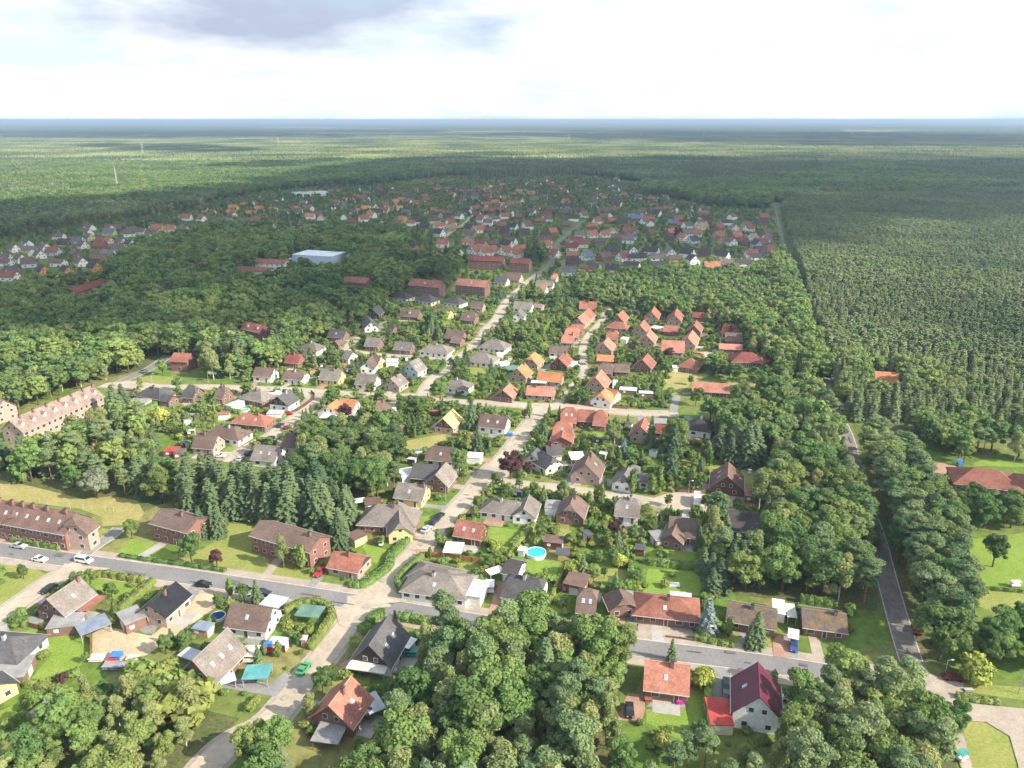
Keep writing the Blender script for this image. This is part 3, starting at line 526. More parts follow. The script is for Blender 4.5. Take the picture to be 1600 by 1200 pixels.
def spruce_arr(h, r, levels, per, size, core=.55):
    P, Nn, S = [], [], []
    for k in range(levels):
        f = k/(levels-1); z = h*(.07+.9*f**.92); rr = r*(1-f)**.85*random.uniform(.85,1.1)+.12
        n = max(4, int(per*(1-f*.7))); a0 = random.uniform(0,6)
        for i in range(n):
            a = a0+6.283*i/n+random.uniform(-.25,.25); rl = rr*random.uniform(.75,1.12); m = max(2, int(rl/size*1.5))
            for j in range(m):
                t = (j+.8)/m; q = rl*t
                for sd in (-1, 1):
                    P.append((math.cos(a)*q-math.sin(a)*sd*size*.45*(1.2-t), math.sin(a)*q+math.cos(a)*sd*size*.45*(1.2-t), z-.32*q*t-random.uniform(0,.12)*size)); v = Vector((math.cos(a)*.45, math.sin(a)*.45, 1)) + Vector((-math.sin(a),math.cos(a),0))*sd*.4; v += Vector((random.gauss(0,.22),random.gauss(0,.22),0)); Nn.append(tuple(v.normalized())); S.append(size*random.uniform(.7,1.15)*(1.15-.45*t))
    V = leaf_quads(np.array(P), np.array(Nn), np.array(S)); Q = np.arange(len(V)).reshape(-1,4)
    n = 8; cv = [(math.cos(6.283*i/n)*r*core, math.sin(6.283*i/n)*r*core, h*.06) for i in range(n)] + [(math.cos(6.283*i/n)*.05, math.sin(6.283*i/n)*.05, h*.97) for i in range(n)]; b = len(V)
    Q2 = np.array([[b+i, b+(i+1)%n, b+n+(i+1)%n, b+n+i] for i in range(n)]); return np.concatenate([V, np.array(cv)]), np.concatenate([Q, Q2])
# reference heights: a tree of the given kind is drawn at scale = wanted height / reference height
REFH = dict(broadleaf_tree=13, birch_tree=14, pine_tree=15, spruce_tree=14, young_pine_tree=11, columnar_conifer=4, garden_shrub=2, copper_beech=9, golden_shrub=4, silver_tree=8, blue_spruce=9)
REFR = dict(broadleaf_tree=4.4, birch_tree=3.0, pine_tree=2.9, spruce_tree=3.7, young_pine_tree=2.35, columnar_conifer=.85, garden_shrub=1.35, copper_beech=3.6, golden_shrub=2.1, silver_tree=3.9, blue_spruce=2.6)
def kind_arrays(k, low=False):
    h, r = REFH[k], REFR[k]; q = 1.9 if low else 1
    if k in ('spruce_tree', 'blue_spruce'): c = spruce_arr(h, r, 11 if low else 15, 8 if low else 11, .85 if low else .6); tr = trunk_arr(h*.3, .22, .16)
    elif k == 'young_pine_tree': c = spruce_arr(h, r, 9 if low else 11, 8 if low else 10, .85 if low else .5, .72); tr = trunk_arr(h*.3, .13, .1)
    elif k == 'columnar_conifer': c = crown_mesh(k, [((0,0,h*.42),(r*.85,r*.85,h*.42)), ((0,0,h*.72),(r*.6,r*.6,h*.28))], None, 9/q**2, .17*q, .5, .88); tr = trunk_arr(.5, .1, .08)
    elif k in ('garden_shrub','golden_shrub'): c = crown_mesh(k, lumps_shrub(h, r), None, 9/q**2, (.17 if k == 'garden_shrub' else .24)*q, .6, .84); tr = trunk_arr(h*.35, .07, .04, [(.1,(r*.4,.1,h*.5),.05),(.1,(-r*.3,-.3,h*.5),.05)])
    elif k == 'birch_tree': c = crown_mesh(k, lumps_birch(h, r), None, (10 if not low else 6.5)/q**2, (.18 if not low else .225)*q, .6, .72); tr = trunk_arr(h*.85, .17, .05, [(h*.35,(r*.5,.2,h*.55),.07),(h*.45,(-r*.5,.3,h*.66),.06)])
    elif k == 'pine_tree': c = crown_mesh(k, lumps_pine(h, r), None, (12 if not low else 8)/q**2, (.17 if not low else .21)*q, .55, .78); tr = trunk_arr(h*.93, .2, .07, [(h*.5,(r*.6,.2,h*.6),.06),(h*.56,(-r*.5,.4,h*.66),.06),(h*.64,(.2,-r*.6,h*.74),.05),(h*.45,(-.3,r*.5,h*.56),.05)])
    else: c = crown_mesh(k, lumps_broad(h, r), None, (11 if not low else 7)/q**2, (.195 if not low else .245)*q*(h/13)**.5, .45, .8); tr = trunk_arr(h*.6, .3, .14, [(h*.22,(r*.5,.4,h*.5),.13),(h*.25,(-r*.5,-.3,h*.55),.12),(h*.28,(.2,r*.5,h*.5),.11)])
    return c, tr
TB = lambda k: PBARK if k in ('pine_tree', 'young_pine_tree') else WBARK if k == 'birch_tree' else BARK
HI, LOW = {}, {}
NV = dict(broadleaf_tree=6, birch_tree=4, pine_tree=5, spruce_tree=4, young_pine_tree=4, garden_shrub=5, columnar_conifer=3, copper_beech=2, golden_shrub=2, silver_tree=1, blue_spruce=1)
for k in NV:
    HI[k] = []
    for i in range(NV[k]):
        (V, Q), tr = kind_arrays(k); HI[k].append((npmesh('crown', V, Q, [LEAF[k]]), tr.mesh('trunk', TB(k))))
LOWC = {}
for k in ('broadleaf_tree', 'birch_tree', 'pine_tree', 'spruce_tree', 'garden_shrub', 'young_pine_tree'):
    cl = bpy.data.collections.new(k+'_forms')
    for i in range(4):
        (V, Q), tr = kind_arrays(k, True); me = bpy.data.meshes.new(k)
        tq = np.array([f for f in tr.f if len(f) == 4]); V2 = np.concatenate([V, np.array(tr.v)]); Q2 = np.concatenate([Q, tq+len(V)])
        me = npmesh(k+'_form', V2, Q2, [LEAF[k], TB(k)], np.r_[np.zeros(len(Q)), np.ones(len(tq))]); cl.objects.link(bpy.data.objects.new(k+'_form', me))
    LOWC[k] = cl
CAND = {}       # kind -> [(dist, x, y, height, wood phrase, group)]
def cand(k, x, y, h, lab, grp, wide=1.0, solo=False): CAND.setdefault(k, []).append((math.hypot(x,y), x, y, h, lab, grp, wide, solo))
def scatter(poly, sp, fn, seed, avoid=3, rad=1.0):
    rr = random.Random(seed); xs = [p[0] for p in poly]; ys = [p[1] for p in poly]; y = min(ys); row = 0; pts = []
    while y < max(ys):
        x = min(xs) + (row % 2)*sp/2
        while x < max(xs): pts.append((x+rr.uniform(-.38,.38)*sp, y+rr.uniform(-.38,.38)*sp)); x += sp
        y += sp*.87; row += 1
    A = np.array(pts); ok = inpoly(A[:,0], A[:,1], poly)
    for x, y in A[ok]:
        if avoid and occ(x, y, rad) & avoid: continue
        px, py, dep = proj(x, y, 0); pt = proj(x, y, 16)
        if px < -90 or px > 1690 or pt[1] > 1215: continue
        fn(rr, x, y)
def sight_clear(x, y, h, bit=2):     # nothing built in the strip of ground this plant would hide from the drone
    d = math.hypot(x, y); L = h*d/CAM_H*.9; n = max(1, int(L/2))
    for i in range(1, n+1):
        k = 1 + L*i/n/d
        if occ(x*k, y*k, .5 if bit == 2 else 1.5) & bit: return False
    return True
def wood(phrase, t, s, mix, sp, h0, h1, seed, rad=1.5, avoid=3):
    ks = [k for k, w in mix for _ in range(w)]
    def fn(rr, x, y):
        k = rr.choice(ks); h = rr.uniform(h0, h1)*(1.0 if k != 'birch_tree' else .95)
        if phrase.startswith('pine plantation'):       # mixed patches and uneven stands
            q = math.sin(x*.021+y*.013)+math.sin(y*.031-x*.017)+.6*math.sin(x*.05+y*.07); h *= 1+.09*q
            if q > 1.25 and rr.random() < .5: k = rr.choice(('birch_tree','broadleaf_tree')); h *= .95
            if q < -1.9 and rr.random() < .35: return
        if not sight_clear(x, y, h*.75, 16): return
        cand(k, x, y, h, phrase, None, rr.uniform(.95, 1.35) if k != 'spruce_tree' else rr.uniform(1.1, 1.4))
    scatter([(p.x, p.y) for p in tpoly(t, s)], sp*.9, fn, seed, avoid, rad)
def tree(k, t, x, y, h, label, wide=1.0):    # one tree of its own: foot point in the picture, height in metres
    p = tg(t, x, y); cand(k, p.x, p.y, h, label, None, wide, True); mark([(p.x-1,p.y-1),(p.x+1,p.y-1),(p.x+1,p.y+1),(p.x-1,p.y+1)], 8)
def hedge(label, pts, h=1.5, w=1.1, m=None, closed=False):
    P = line(pts, 1); a, b = offset_line(P, w/2), offset_line(P, -w/2); c = P[len(P)//2]
    root = empty('hedge', (c.x, c.y, 0), label, 'hedge'); V0, Q0 = [], []; LP, LN = [], []
    for i in range(len(P)-1):
        q = [a[i], a[i+1], b[i+1], b[i]]; bb = len(V0); k = .82
        V0 += [tuple(p-c) for p in q] + [(p.x-c.x, p.y-c.y, h*.93) for p in q]; Q0 += [[bb+4,bb+7,bb+6,bb+5],[bb,bb+4,bb+5,bb+1],[bb+1,bb+5,bb+6,bb+2],[bb+2,bb+6,bb+7,bb+3],[bb+3,bb+7,bb+4,bb]]
        L = (P[i+1]-P[i]).length; d = (P[i+1]-P[i]).normalized(); nn = Vector((-d.y, d.x, 0)); n = int(L*(h*2+w)*7)
        for _ in range(n):
            u = random.random(); s = random.random()*(2*h+w); base = P[i]+d*L*u - c
            if s < h: LP.append(tuple(base+nn*w/2+Vector((0,0,s)))); LN.append((nn.x,nn.y,.2))
            elif s < 2*h: LP.append(tuple(base-nn*w/2+Vector((0,0,s-h)))); LN.append((-nn.x,-nn.y,.2))
            else: LP.append(tuple(base+nn*(s-2*h-w/2)+Vector((0,0,h+random.uniform(-.06,.1))))); LN.append((0,0,1))
        mark([a[i],a[i+1],b[i+1],b[i]], 2)
    Nn = np.array(LN)+RNG.normal(size=(len(LN),3))*.45; Nn /= np.linalg.norm(Nn,axis=1)[:,None]
    V = leaf_quads(np.array(LP), Nn, RNG.uniform(.12,.24,len(LP))); V = np.concatenate([V, np.array(V0)]); Q = np.concatenate([np.arange(len(LP)*4).reshape(-1,4), np.array(Q0)+len(LP)*4])
    link('foliage', npmesh('foliage', V, Q, [m or LEAF['garden_shrub']]), root); HOUSES.append((root, label, c)) if False else None; return root
# ---------------------------------------------------------------- the near estate, house by house
h = house
h('long brick terrace with many dormer skylights along the main road', 'A', -120,62, 318,135, 11, 5.6, 40, 'gable', 'rust', 'redbrick', [('A',337,128,285,165,10.5,5.6,42,'half','brown','pink'),('A',62,118,48,140,7,5.6,42,'half','brown','redbrick')], storeys=2, sky=9, chim=[.3,.42,.52,.62,.75,.92])
h('left two-storey brick block with entrance canopy beside the dark spruces', 'A', 668,118, 826,158, 10, 5.6, 27, 'gable', 'brown', 'redbrick', storeys=2, chim=.6)
h('right two-storey brick block with orange lit gable beside the spruces', 'B', 15,167, 268,236, 10, 5.6, 27, 'gable', 'brown', 'redbrick', storeys=2, chim=.85)
h('grey gabled house with red pergola on the side street corner', 'A', 333,402, 192,497, 9.6, 2.7, 42, 'gable', 'taupe', 'brick', sky=1, chim=.12, skyside=1)
h('black-roofed new house beside the bare sand yard', 'A', 733,422, 618,520, 9, 3.2, 36, 'gable', 'black', 'pink', chim=.5)
h('dark hipped bungalow at the left picture edge with a wide lawn', 'A', -110,640, 40,652, 11, 2.7, 30, 'hip', 'darkgrey', 'white', chim=.9)
h('cream bungalow cut by the left picture edge at the bottom', 'A', -90,800, -20,850, 9, 2.8, 32, 'gable', 'darkgrey', 'yellow')
h('brown-roofed house with white gable near the south side street', 'Z', 361,941, 427,949, 9.4, 2.7, 40, 'gable', 'brown', 'white', sky=1)
h('steep beige-roofed house between the sand yard and the wood', 'A', 950,612, 800,752, 10, 2.5, 48, 'gable', 'taupe', 'brick', sky=3, skyside=1)
h('small red bungalow with a red car on its drive', 'B', 322,296, 455,320, 9, 2.6, 30, 'gable', 'red', 'pink', chim=.5, gab='dark')
h('brown hipped house with red brick front and yellow lit end', 'B', 505,100, 605,105, 11, 2.9, 40, 'hip', 'taupe', 'redbrick', [('B',592,80,600,185,8,2.9,42,'half','taupe','yellow')], chim=.7)
h('plain brown-grey gabled house behind the brown hipped house', 'B', 590,8, 712,22, 9.5, 2.9, 36, 'gable', 'taupe', 'yellow', sky=1, chim=.9)
h('red-roofed cottage with two skylights beside the pale street', 'B', 838,163, 955,182, 8.5, 2.5, 38, 'gable', 'red', 'wood', sky=2)
h('wide hipped white bungalow behind the corner hedge', 'B', 715,385, 812,398, 12, 2.6, 26, 'hip', 'taupe', 'white', [('B',710,352,800,372,8,2.6,26,'hip')], sky=1, chim=.3)
h('dark hipped house with white gable beside the pool garden', 'Z', 790,895, 852,905, 10.5, 2.8, 38, 'half', 'darkgrey', 'white', chim=.5)
h('dark flat-pitched house behind the white louvred pergola', 'B', 1040,335, 1110,350, 8, 2.8, 22, 'gable', 'dark', 'white')
h('tall steep dark house with white balcony canopy in front', 'B', 557,556, 469,689, 10.5, 2.6, 46, 'gable', 'darkgrey', 'white', gab='dark', sky=2, skyside=1)
h('orange-red steep house at the bottom of the south street', 'B', 398,815, 301,941, 10.5, 2.6, 42, 'gable', 'salmon', 'brick', chim=.5, sky=1)
h('grey house with white gables left of the turning lane', 'C', -70,78, 20,88, 9, 2.6, 32, 'hip', 'taupe', 'white', [('C',72,60,48,122,8,2.6,36,'gable')], chim=.3)
h('brown half-hipped brick house with flat annex by the turning lane', 'C', 262,48, 240,108, 9.5, 2.6, 42, 'half', 'brown', 'brick', chim=.4)
h('white house with grey half-hipped roof on the turning lane', 'C', 432,68, 538,78, 10, 2.7, 40, 'half', 'taupe', 'white', sky=1, chim=.6)
h('brown house with dormer wing above the hedged lawns', 'C', 655,150, 775,163, 11, 2.6, 34, 'gable', 'brown', 'brick', [('C',700,150,665,228,7,2.6,36,'gable')])
h('long low dark-roofed house beside the tall conifers', 'C', 885,128, 1075,152, 14, 2.6, 22, 'gable', 'dark', 'brick', chim=.55)
h('steep chestnut-roofed timber house on the turning place', 'H', 893,857, 886,972, 11.5, 2.5, 40, 'gable', 'rust', 'wood', gab='wood', chim=.3, sky=2)
h('brown hipped house with garage wing on the main road', 'C', 275,446, 360,456, 10.5, 2.7, 38, 'half', 'brown', 'brick', [('C',440,442,470,505,8,2.6,34,'half')], sky=2)
h('red-brown hipped bungalow with gravel front garden', 'C', 592,482, 700,494, 10.5, 2.6, 28, 'hip', 'red', 'brick', sky=1, chim=.55)
h('mossy-roofed bungalow behind the blue spruce', 'C', 898,508, 1108,545, 9.5, 2.6, 27, 'gable', 'moss', 'brick', chim=.5)
h('mossy-roofed bungalow next to white carports by the forest road', 'D', 192,533, 382,558, 9.5, 2.6, 27, 'gable', 'moss', 'brick', chim=.75)
h('red-roofed house with terrace and lawn at the bottom', 'C', 553,747, 744,771, 10, 2.6, 40, 'gable', 'salmon', 'brick', chim=.6, sky=1)
h('steep burgundy-roofed white house at the bottom', 'C', 1025,757, 1033,905, 10.5, 3.9, 45, 'gable', 'burgundy', 'white', sky=1, storeys=1)
h('long pinkish row house with seven dormers at the left', 'E', 578,208, 55,428, 11, 5.4, 40, 'gable', 'pink', 'pink', storeys=2, dorm=8, chim=[.02,.15,.3,.45,.6,.75,.9])
h('pink end house cut by the left picture edge', 'E', -70,275, 25,300, 10, 5.4, 40, 'gable', 'pink', 'pink', storeys=2)
h('dark red roof sticking out of the left wood', 'E', 365,-5, 228,55, 11, 5, 35, 'gable', 'red', 'redbrick', detail=1, sky=2)
h('dark hipped house with yellow walls at the west junction', 'E', 940,215, 995,225, 10, 2.7, 34, 'hip', 'darkgrey', 'yellow', chim=.5)
h('low brown house behind the small pines west', 'E', 1020,262, 1085,272, 7, 2.6, 30, 'gable', 'darkgrey', 'brick', detail=1)
h('slate-grey half-hipped house on the west street', 'E', 1160,207, 1235,212, 9.5, 2.7, 42, 'half', 'darkgrey', 'brick')
h('steep brown house with white ridge strip on the west street', 'E', 1362,208, 1420,214, 9, 2.8, 46, 'half', 'brown', 'brick', chim=.5)
h('grey hipped house beside the solar panel shed', 'F', 85,290, 135,300, 10, 2.7, 34, 'hip', 'taupe', 'brick', chim=.5)
h('bright red hipped bungalow by the left side street', 'F', 15,473, 128,484, 10, 2.6, 32, 'hip', 'red', 'brick', sky=2, chim=.95)
h('brown gabled brick house with lit gable by the left side street', 'E', 1228,503, 1365,514, 9.5, 2.8, 42, 'gable', 'brown', 'pink', chim=.4)
h('brown hipped white house by the left side street', 'E', 1370,455, 1465,468, 10, 2.6, 34, 'hip', 'brown', 'white', chim=.7)
h('red brick house among tall trees at the northwest junction', 'E', 1085,2, 1200,8, 10, 5, 34, 'gable', 'red', 'redbrick', storeys=2, detail=1)
h('brown-roofed white bungalow at the left end of the street row', 'F', 95,117, 246,127, 9, 2.9, 36, 'gable', 'brown', 'white')
h('brown half-hipped white bungalow second in the street row', 'F', 328,140, 490,152, 9, 2.8, 34, 'half', 'brown', 'white', chim=.5)
h('grey-roofed house with yellow gable on the cross street', 'F', 612,128, 775,140, 9.5, 2.8, 40, 'gable', 'taupe', 'yellow', chim=.6)
h('grey-roofed white-gabled house with small porch on the cross street', 'F', 893,168, 1050,180, 9.5, 2.7, 38, 'gable', 'taupe', 'white')
h('grey-brown gabled house behind the round bush on the cross street', 'F', 1230,166, 1148,207, 9.5, 2.7, 38, 'gable', 'taupe', 'pink', chim=.5, sky=1)
h('grey gabled house with dark timber gable by the street corner', 'F', 363,291, 265,348, 10, 2.8, 40, 'gable', 'darkgrey', 'white', gab='dark', chim=.4)
h('bright orange L-shaped roof on the street corner', 'F', 735,368, 655,425, 11, 2.7, 32, 'gable', 'orange', 'white', [('F',760,364,890,376,8,2.7,34,'gable','orange','white')])
h('brown half-hipped house with white annex on the cross street', 'F', 1108,370, 1015,415, 9.5, 2.7, 42, 'half', 'brown', 'brick', chim=.3)
h('brown hipped bungalow with small lawn on the right of the side street', 'F', 505,532, 620,556, 10.5, 2.6, 30, 'hip', 'brown', 'brick', chim=.3)
h('brown gabled house with black chimney on the right of the side street', 'F', 330,632, 480,645, 10, 2.9, 38, 'gable', 'brown', 'cream', chim=.5)
h('grey-roofed house with two skylights behind the spruces', 'F', 95,722, 290,738, 10, 2.7, 38, 'gable', 'taupe', 'white', sky=2)
h('dark brown house with white gable facing the pale street', 'G', 48,728, 282,752, 10, 2.7, 36, 'half', 'brown', 'white', sky=1)
h('dark sweeping-roofed house with ivy gable', 'G', -70,868, 130,888, 10, 2.7, 34, 'gable', 'darkgrey', 'brick', [('G',188,858,100,962,9,2.7,42,'gable','taupe','brick')])
h('new straw-coloured unfinished roof among tall trees', 'G', 240,443, 160,520, 9, 2.7, 42, 'gable', 'straw', 'pink', gab='wood')
h('dark red hipped brick house below the northwest wood', 'F', 345,8, 455,14, 10, 3, 36, 'half', 'darkred', 'redbrick', chim=.5)
h('brown house with yellow gable and timber front gable', 'F', 1010,22, 1080,30, 9, 2.9, 38, 'gable', 'brown', 'yellow', [('F',1010,25,960,80,8,2.9,40,'gable','brown','white')])
h('pale blue-white gabled house with brown roof', 'F', 1372,45, 1295,82, 10, 2.9, 44, 'gable', 'taupe', 'blue', sky=3, skyside=1)
h('brown gabled white house beside the pale street', 'G', 455,483, 672,505, 10, 2.8, 36, 'gable', 'brown', 'white', sky=2)
h('red double house with two half-hipped roofs on the junction', 'G', 1085,427, 1215,433, 12, 2.7, 38, 'half', 'red', 'redbrick', [('G',1345,447,1450,456,12,2.7,38,'half'),('G',1220,446,1350,454,10,2.7,34,'gable')], sky=2)
h('red half-hipped house with front wing below the double house', 'G', 1020,543, 1175,549, 11, 2.7, 36, 'half', 'red', 'redbrick', [('G',1105,590,1085,665,9,2.5,26,'gable')], sky=1)
h('grey angled house with three roof ridges by the copper beech', 'G', 960,730, 1085,722, 8, 2.7, 34, 'gable', 'darkgrey', 'cream', [('G',905,760,1040,832,9,2.7,36,'half','darkgrey','cream'),('G',900,745,850,800,8,2.7,38,'gable','darkgrey','cream')], chim=.4)
h('steep brown brick house with lit roof beside a white carport', 'G', 1318,767, 1271,872, 11, 2.8, 44, 'gable', 'brown', 'pink', sky=1, chim=.4)
h('grey complex-roofed house with carport near the turning lane', 'H', 105,880, 205,886, 9, 2.6, 34, 'half', 'grey', 'white', [('H',120,885,60,985,8,2.6,36,'half'),('H',190,945,285,955,7,2.6,28,'gable')])
h('two-tone red and black gabled house with dark timber front', 'G', 685,243, 628,300, 9, 2.6, 36, 'gable', 'salmon', 'brick', gab='wood')
h('salmon-roofed bungalow on the cross street', 'G', 818,262, 1042,276, 9, 2.5, 32, 'gable', 'salmon', 'pink', chim=.3)
h('vivid orange-roofed bungalow behind the salmon one', 'G', 905,150, 1102,166, 9, 2.5, 36, 'gable', 'orange', 'pink')
h('orange gabled brick house beside the green carport', 'G', 797,80, 740,128, 9.5, 2.7, 44, 'gable', 'orange', 'pink', chim=.2)
h('half-hipped orange brick house left of the north lane', 'G', 893,-5, 835,32, 9.5, 2.7, 44, 'half', 'orange', 'pink')
h('red gabled house with camper van on the north lane', 'G', 1113,5, 1070,55, 9.5, 2.5, 36, 'gable', 'red', 'wood')
h('low orange cottage on the right of the north lane', 'G', 1365,18, 1500,25, 8, 2.4, 30, 'gable', 'orange', 'brick', detail=1)
h('long brown hipped bungalow right of the north lane', 'K', 385,505, 480,512, 11, 2.6, 34, 'half', 'brown', 'brick', [('K',478,512,578,516,9,2.6,32,'gable')])
h('tall steep brick house with amber lit roof right of the lane', 'K', 400,548, 362,600, 10, 2.8, 46, 'gable', 'salmon', 'pink', sky=1)
h('orange half-hipped house with white ground floor on the cross street', 'K', 430,660, 392,700, 10, 2.6, 40, 'half', 'orange', 'white', [('K',430,664,505,680,8,2.6,36,'gable')], sky=1)
h('salmon-roofed brick hall on the meadow', 'H', 608,232, 900,250, 11, 2.9, 26, 'gable', 'salmon', 'brick')
h('steep red gabled house with dark skylight slope beside the end wall', 'H', 237,508, 206,585, 9, 2.8, 44, 'gable', 'red', 'pink', sky=3, skyside=None, wings=[('H',310,560,400,570,8,2.6,28,'gable','darkred','brick')])
h('white pavilion house with black pyramid roof in the trees', 'H', 676,505, 684,506, 9.5, 3.0, 42, 'pyr', 'dark', 'white', chim=.5)
h('red pyramid-roofed bungalow above the meadow', 'K', 955,478, 962,479, 11, 2.6, 34, 'pyr', 'red', 'brick')
h('red gabled house left of the pyramid-roofed bungalow', 'K', 690,448, 655,490, 9.5, 2.6, 42, 'gable', 'red', 'brick')
h('dark red hipped house by the wood edge', 'K', 1275,440, 1340,442, 12, 2.7, 32, 'hip', 'darkred', 'redbrick', [('K',1340,455,1395,468,8,2.7,30,'hip')])
h('lone orange roof in the pine forest', 'I', 560,131, 728,142, 10, 2.6, 36, 'gable', 'orange', 'wood', detail=1)
h('red-brown hipped hall with paved forecourt at the right edge', 'I', 1255,800, 1420,820, 14, 3, 30, 'hip', 'vred', 'brick', [('I',1420,830,1700,860,12,3,26,'gable','vred','cream')], cat='hall', name='hall')
# north lane cluster
h('red-roofed house at the head of the north lane', 'K', 262,122, 372,126, 9.5, 2.8, 40, 'gable', 'red', 'pink', chim=.5)
h('second red half-hipped house down the north lane', 'K', 325,163, 285,195, 9, 2.7, 44, 'half', 'red', 'pink')
h('third red house down the lane with white-edged gable', 'K', 293,193, 250,225, 9, 2.7, 44, 'gable', 'salmon', 'pink')
h('fourth red hipped house down the north lane', 'K', 200,265, 290,268, 9, 2.7, 36, 'half', 'red', 'pink')
h('salmon half-hipped house facing the north lane', 'K', 170,287, 265,290, 9.5, 2.8, 42, 'half', 'salmon', 'pink')
h('pale salmon hipped brick house with white windows on the lane', 'K', 150,325, 235,328, 9.5, 2.8, 40, 'half', 'salmon', 'pink', chim=.8)
h('brown low-roofed house with white walls beside the lane', 'K', 72,400, 195,405, 8.5, 2.6, 34, 'gable', 'brown', 'white')
h('red gabled house with dormer below the brown low roof', 'K', 175,440, 130,480, 9.5, 2.6, 40, 'gable', 'red', 'wood', chim=.2)
h('pointed red brick house at the back row left', 'K', 535,177, 500,210, 8.5, 2.7, 45, 'gable', 'red', 'brick')
h('tall red gabled house in the back row centre', 'K', 730,153, 712,190, 9, 3, 45, 'gable', 'red', 'pink')
h('red gabled house with porch in the back row right', 'K', 872,163, 855,205, 9, 2.8, 45, 'gable', 'red', 'pink')
h('low dark red roof at the right of the back row', 'K', 968,188, 1060,194, 9, 2.5, 30, 'gable', 'darkred', 'brick', detail=1)
h('red hipped bungalow behind the pointed red houses', 'K', 480,248, 525,252, 9, 2.5, 34, 'hip', 'red', 'pink')
h('tall narrow red gabled house with three windows', 'K', 665,237, 640,275, 9, 2.8, 44, 'gable', 'red', 'pink')
h('pale-fronted salmon gabled house with white annex', 'K', 705,297, 680,335, 9.5, 2.7, 42, 'gable', 'salmon', 'pink')
h('plain rust-red roof beside the glasshouse roof', 'K', 788,272, 890,278, 9, 2.5, 32, 'gable', 'red', 'brick', detail=1)
h('narrow red gabled house with light porch roof', 'K', 995,240, 978,275, 8.5, 2.7, 45, 'gable', 'red', 'brick')
h('salmon hipped brick house in the middle of the estate', 'K', 430,302, 510,306, 10, 2.8, 38, 'half', 'red', 'pink', chim=.6)
h('pointed salmon gable with orange lean-to below', 'K', 440,347, 412,385, 9.5, 2.6, 42, 'gable', 'salmon', 'pink')
h('low orange roof with small wing in the estate', 'K', 372,455, 470,462, 7.5, 2.4, 30, 'gable', 'salmon', 'brick', detail=1)
h('large plain salmon roof beside the purple bush', 'K', 775,365, 922,372, 13, 2.8, 36, 'gable', 'salmon', 'pink')
h('steep dark and amber gabled house beside the large plain roof', 'K', 970,302, 940,352, 9, 2.8, 45, 'gable', 'salmon', 'pink')
h('red and cream gabled house at the wood edge of the estate', 'K', 1165,262, 1205,268, 9.5, 2.8, 42, 'gable', 'darkred', 'pink', [('K',1205,262,1245,272,8,2.8,42,'gable','darkred','cream')])
h('beige-roofed brick house at the wood edge of the estate', 'K', 1170,318, 1280,322, 9.5, 2.8, 36, 'gable', 'rust', 'brick')
h('long salmon garage roof on the parking court', 'K', 1132,385, 1280,392, 8, 2.6, 28, 'gable', 'salmon', 'brick', detail=1)
# upper street and its left branch
h('grey gabled brick house on the left branch street', 'J', 165,434, 278,442, 9.5, 2.8, 38, 'gable', 'taupe', 'brick')
h('pale grey gabled brick house next along the branch street', 'J', 388,466, 528,475, 9.5, 2.7, 34, 'gable', 'grey', 'brick')
h('white hipped bungalow on the branch street corner', 'J', 672,482, 755,490, 11, 2.7, 32, 'hip', 'taupe', 'white', chim=.5)
h('brown two-part house with front gable above the corner', 'J', 790,373, 932,384, 10, 2.9, 36, 'gable', 'brown', 'brick', [('J',835,420,918,428,8,2.7,36,'gable')])
h('black dome-like hipped house on the loop road', 'J', 340,323, 390,328, 9, 2.6, 42, 'half', 'dark', 'brick')
h('dark long house with dormer above the loop road', 'J', 435,211, 585,220, 10, 2.6, 36, 'gable', 'brown', 'brick', dorm=1)
h('dark gabled timber house left of the loop road', 'J', 258,182, 205,215, 9, 2.7, 42, 'gable', 'darkgrey', 'dark')
h('grey gabled house at the wood edge left of the loop', 'J', 170,268, 200,315, 9, 2.6, 40, 'gable', 'grey', 'white', detail=1)
h('brown house with yellow gable behind the golden tree', 'J', 695,206, 825,216, 10, 2.8, 38, 'gable', 'brown', 'yellow')
h('brown half-hipped house with flower beds on the upper street', 'J', 915,236, 1030,246, 10.5, 2.7, 36, 'half', 'brown', 'brick', sky=1)
h('brown gabled house with lit brick gable on the upper street', 'J', 983,152, 1085,158, 9, 2.8, 38, 'gable', 'brown', 'pink')
h('grey hipped white house below the brick flats', 'J', 842,112, 872,116, 11, 2.8, 36, 'hip', 'darkgrey', 'white')
h('grey hipped house left of the white hipped one below the flats', 'J', 620,95, 655,100, 11, 2.8, 36, 'hip', 'darkgrey', 'cream')
h('blue-black hipped house under the brick flats', 'J', 420,70, 460,75, 11, 2.8, 36, 'hip', 'dark', 'white')
h('grey hipped white bungalow on the right of the upper street', 'J', 1135,448, 1200,455, 11, 2.7, 34, 'hip', 'taupe', 'white')
h('brown-grey hipped white bungalow above the dry lawn', 'J', 1040,552, 1095,558, 12, 2.8, 30, 'hip', 'taupe', 'white')
h('grey hipped bungalow under the tall poplar', 'J', 845,755, 900,762, 10, 2.7, 34, 'hip', 'taupe', 'white', chim=.5)
h('brown roof with balcony annex right of the upper street', 'J', 1318,153, 1465,162, 10, 2.8, 36, 'gable', 'taupe', 'white', [('J',1475,170,1550,178,8,2.6,20,'gable','pink','pink')])
h('narrow white gable with grey roof right of the upper street', 'J', 1368,207, 1345,235, 8, 2.8, 44, 'gable', 'grey', 'white')
h('grey bungalow below the left branch street', 'N', 845,835, 905,845, 9, 2.6, 34, 'gable', 'grey', 'cream')
h('white hipped bungalow under the northwest wood', 'N', 585,772, 612,775, 10, 2.7, 34, 'hip', 'grey', 'white', chim=.5)
h('dark gabled house covered in ivy under the northwest wood', 'N', 730,678, 855,685, 10, 2.7, 34, 'gable', 'darkgrey', 'brick', sky=1)
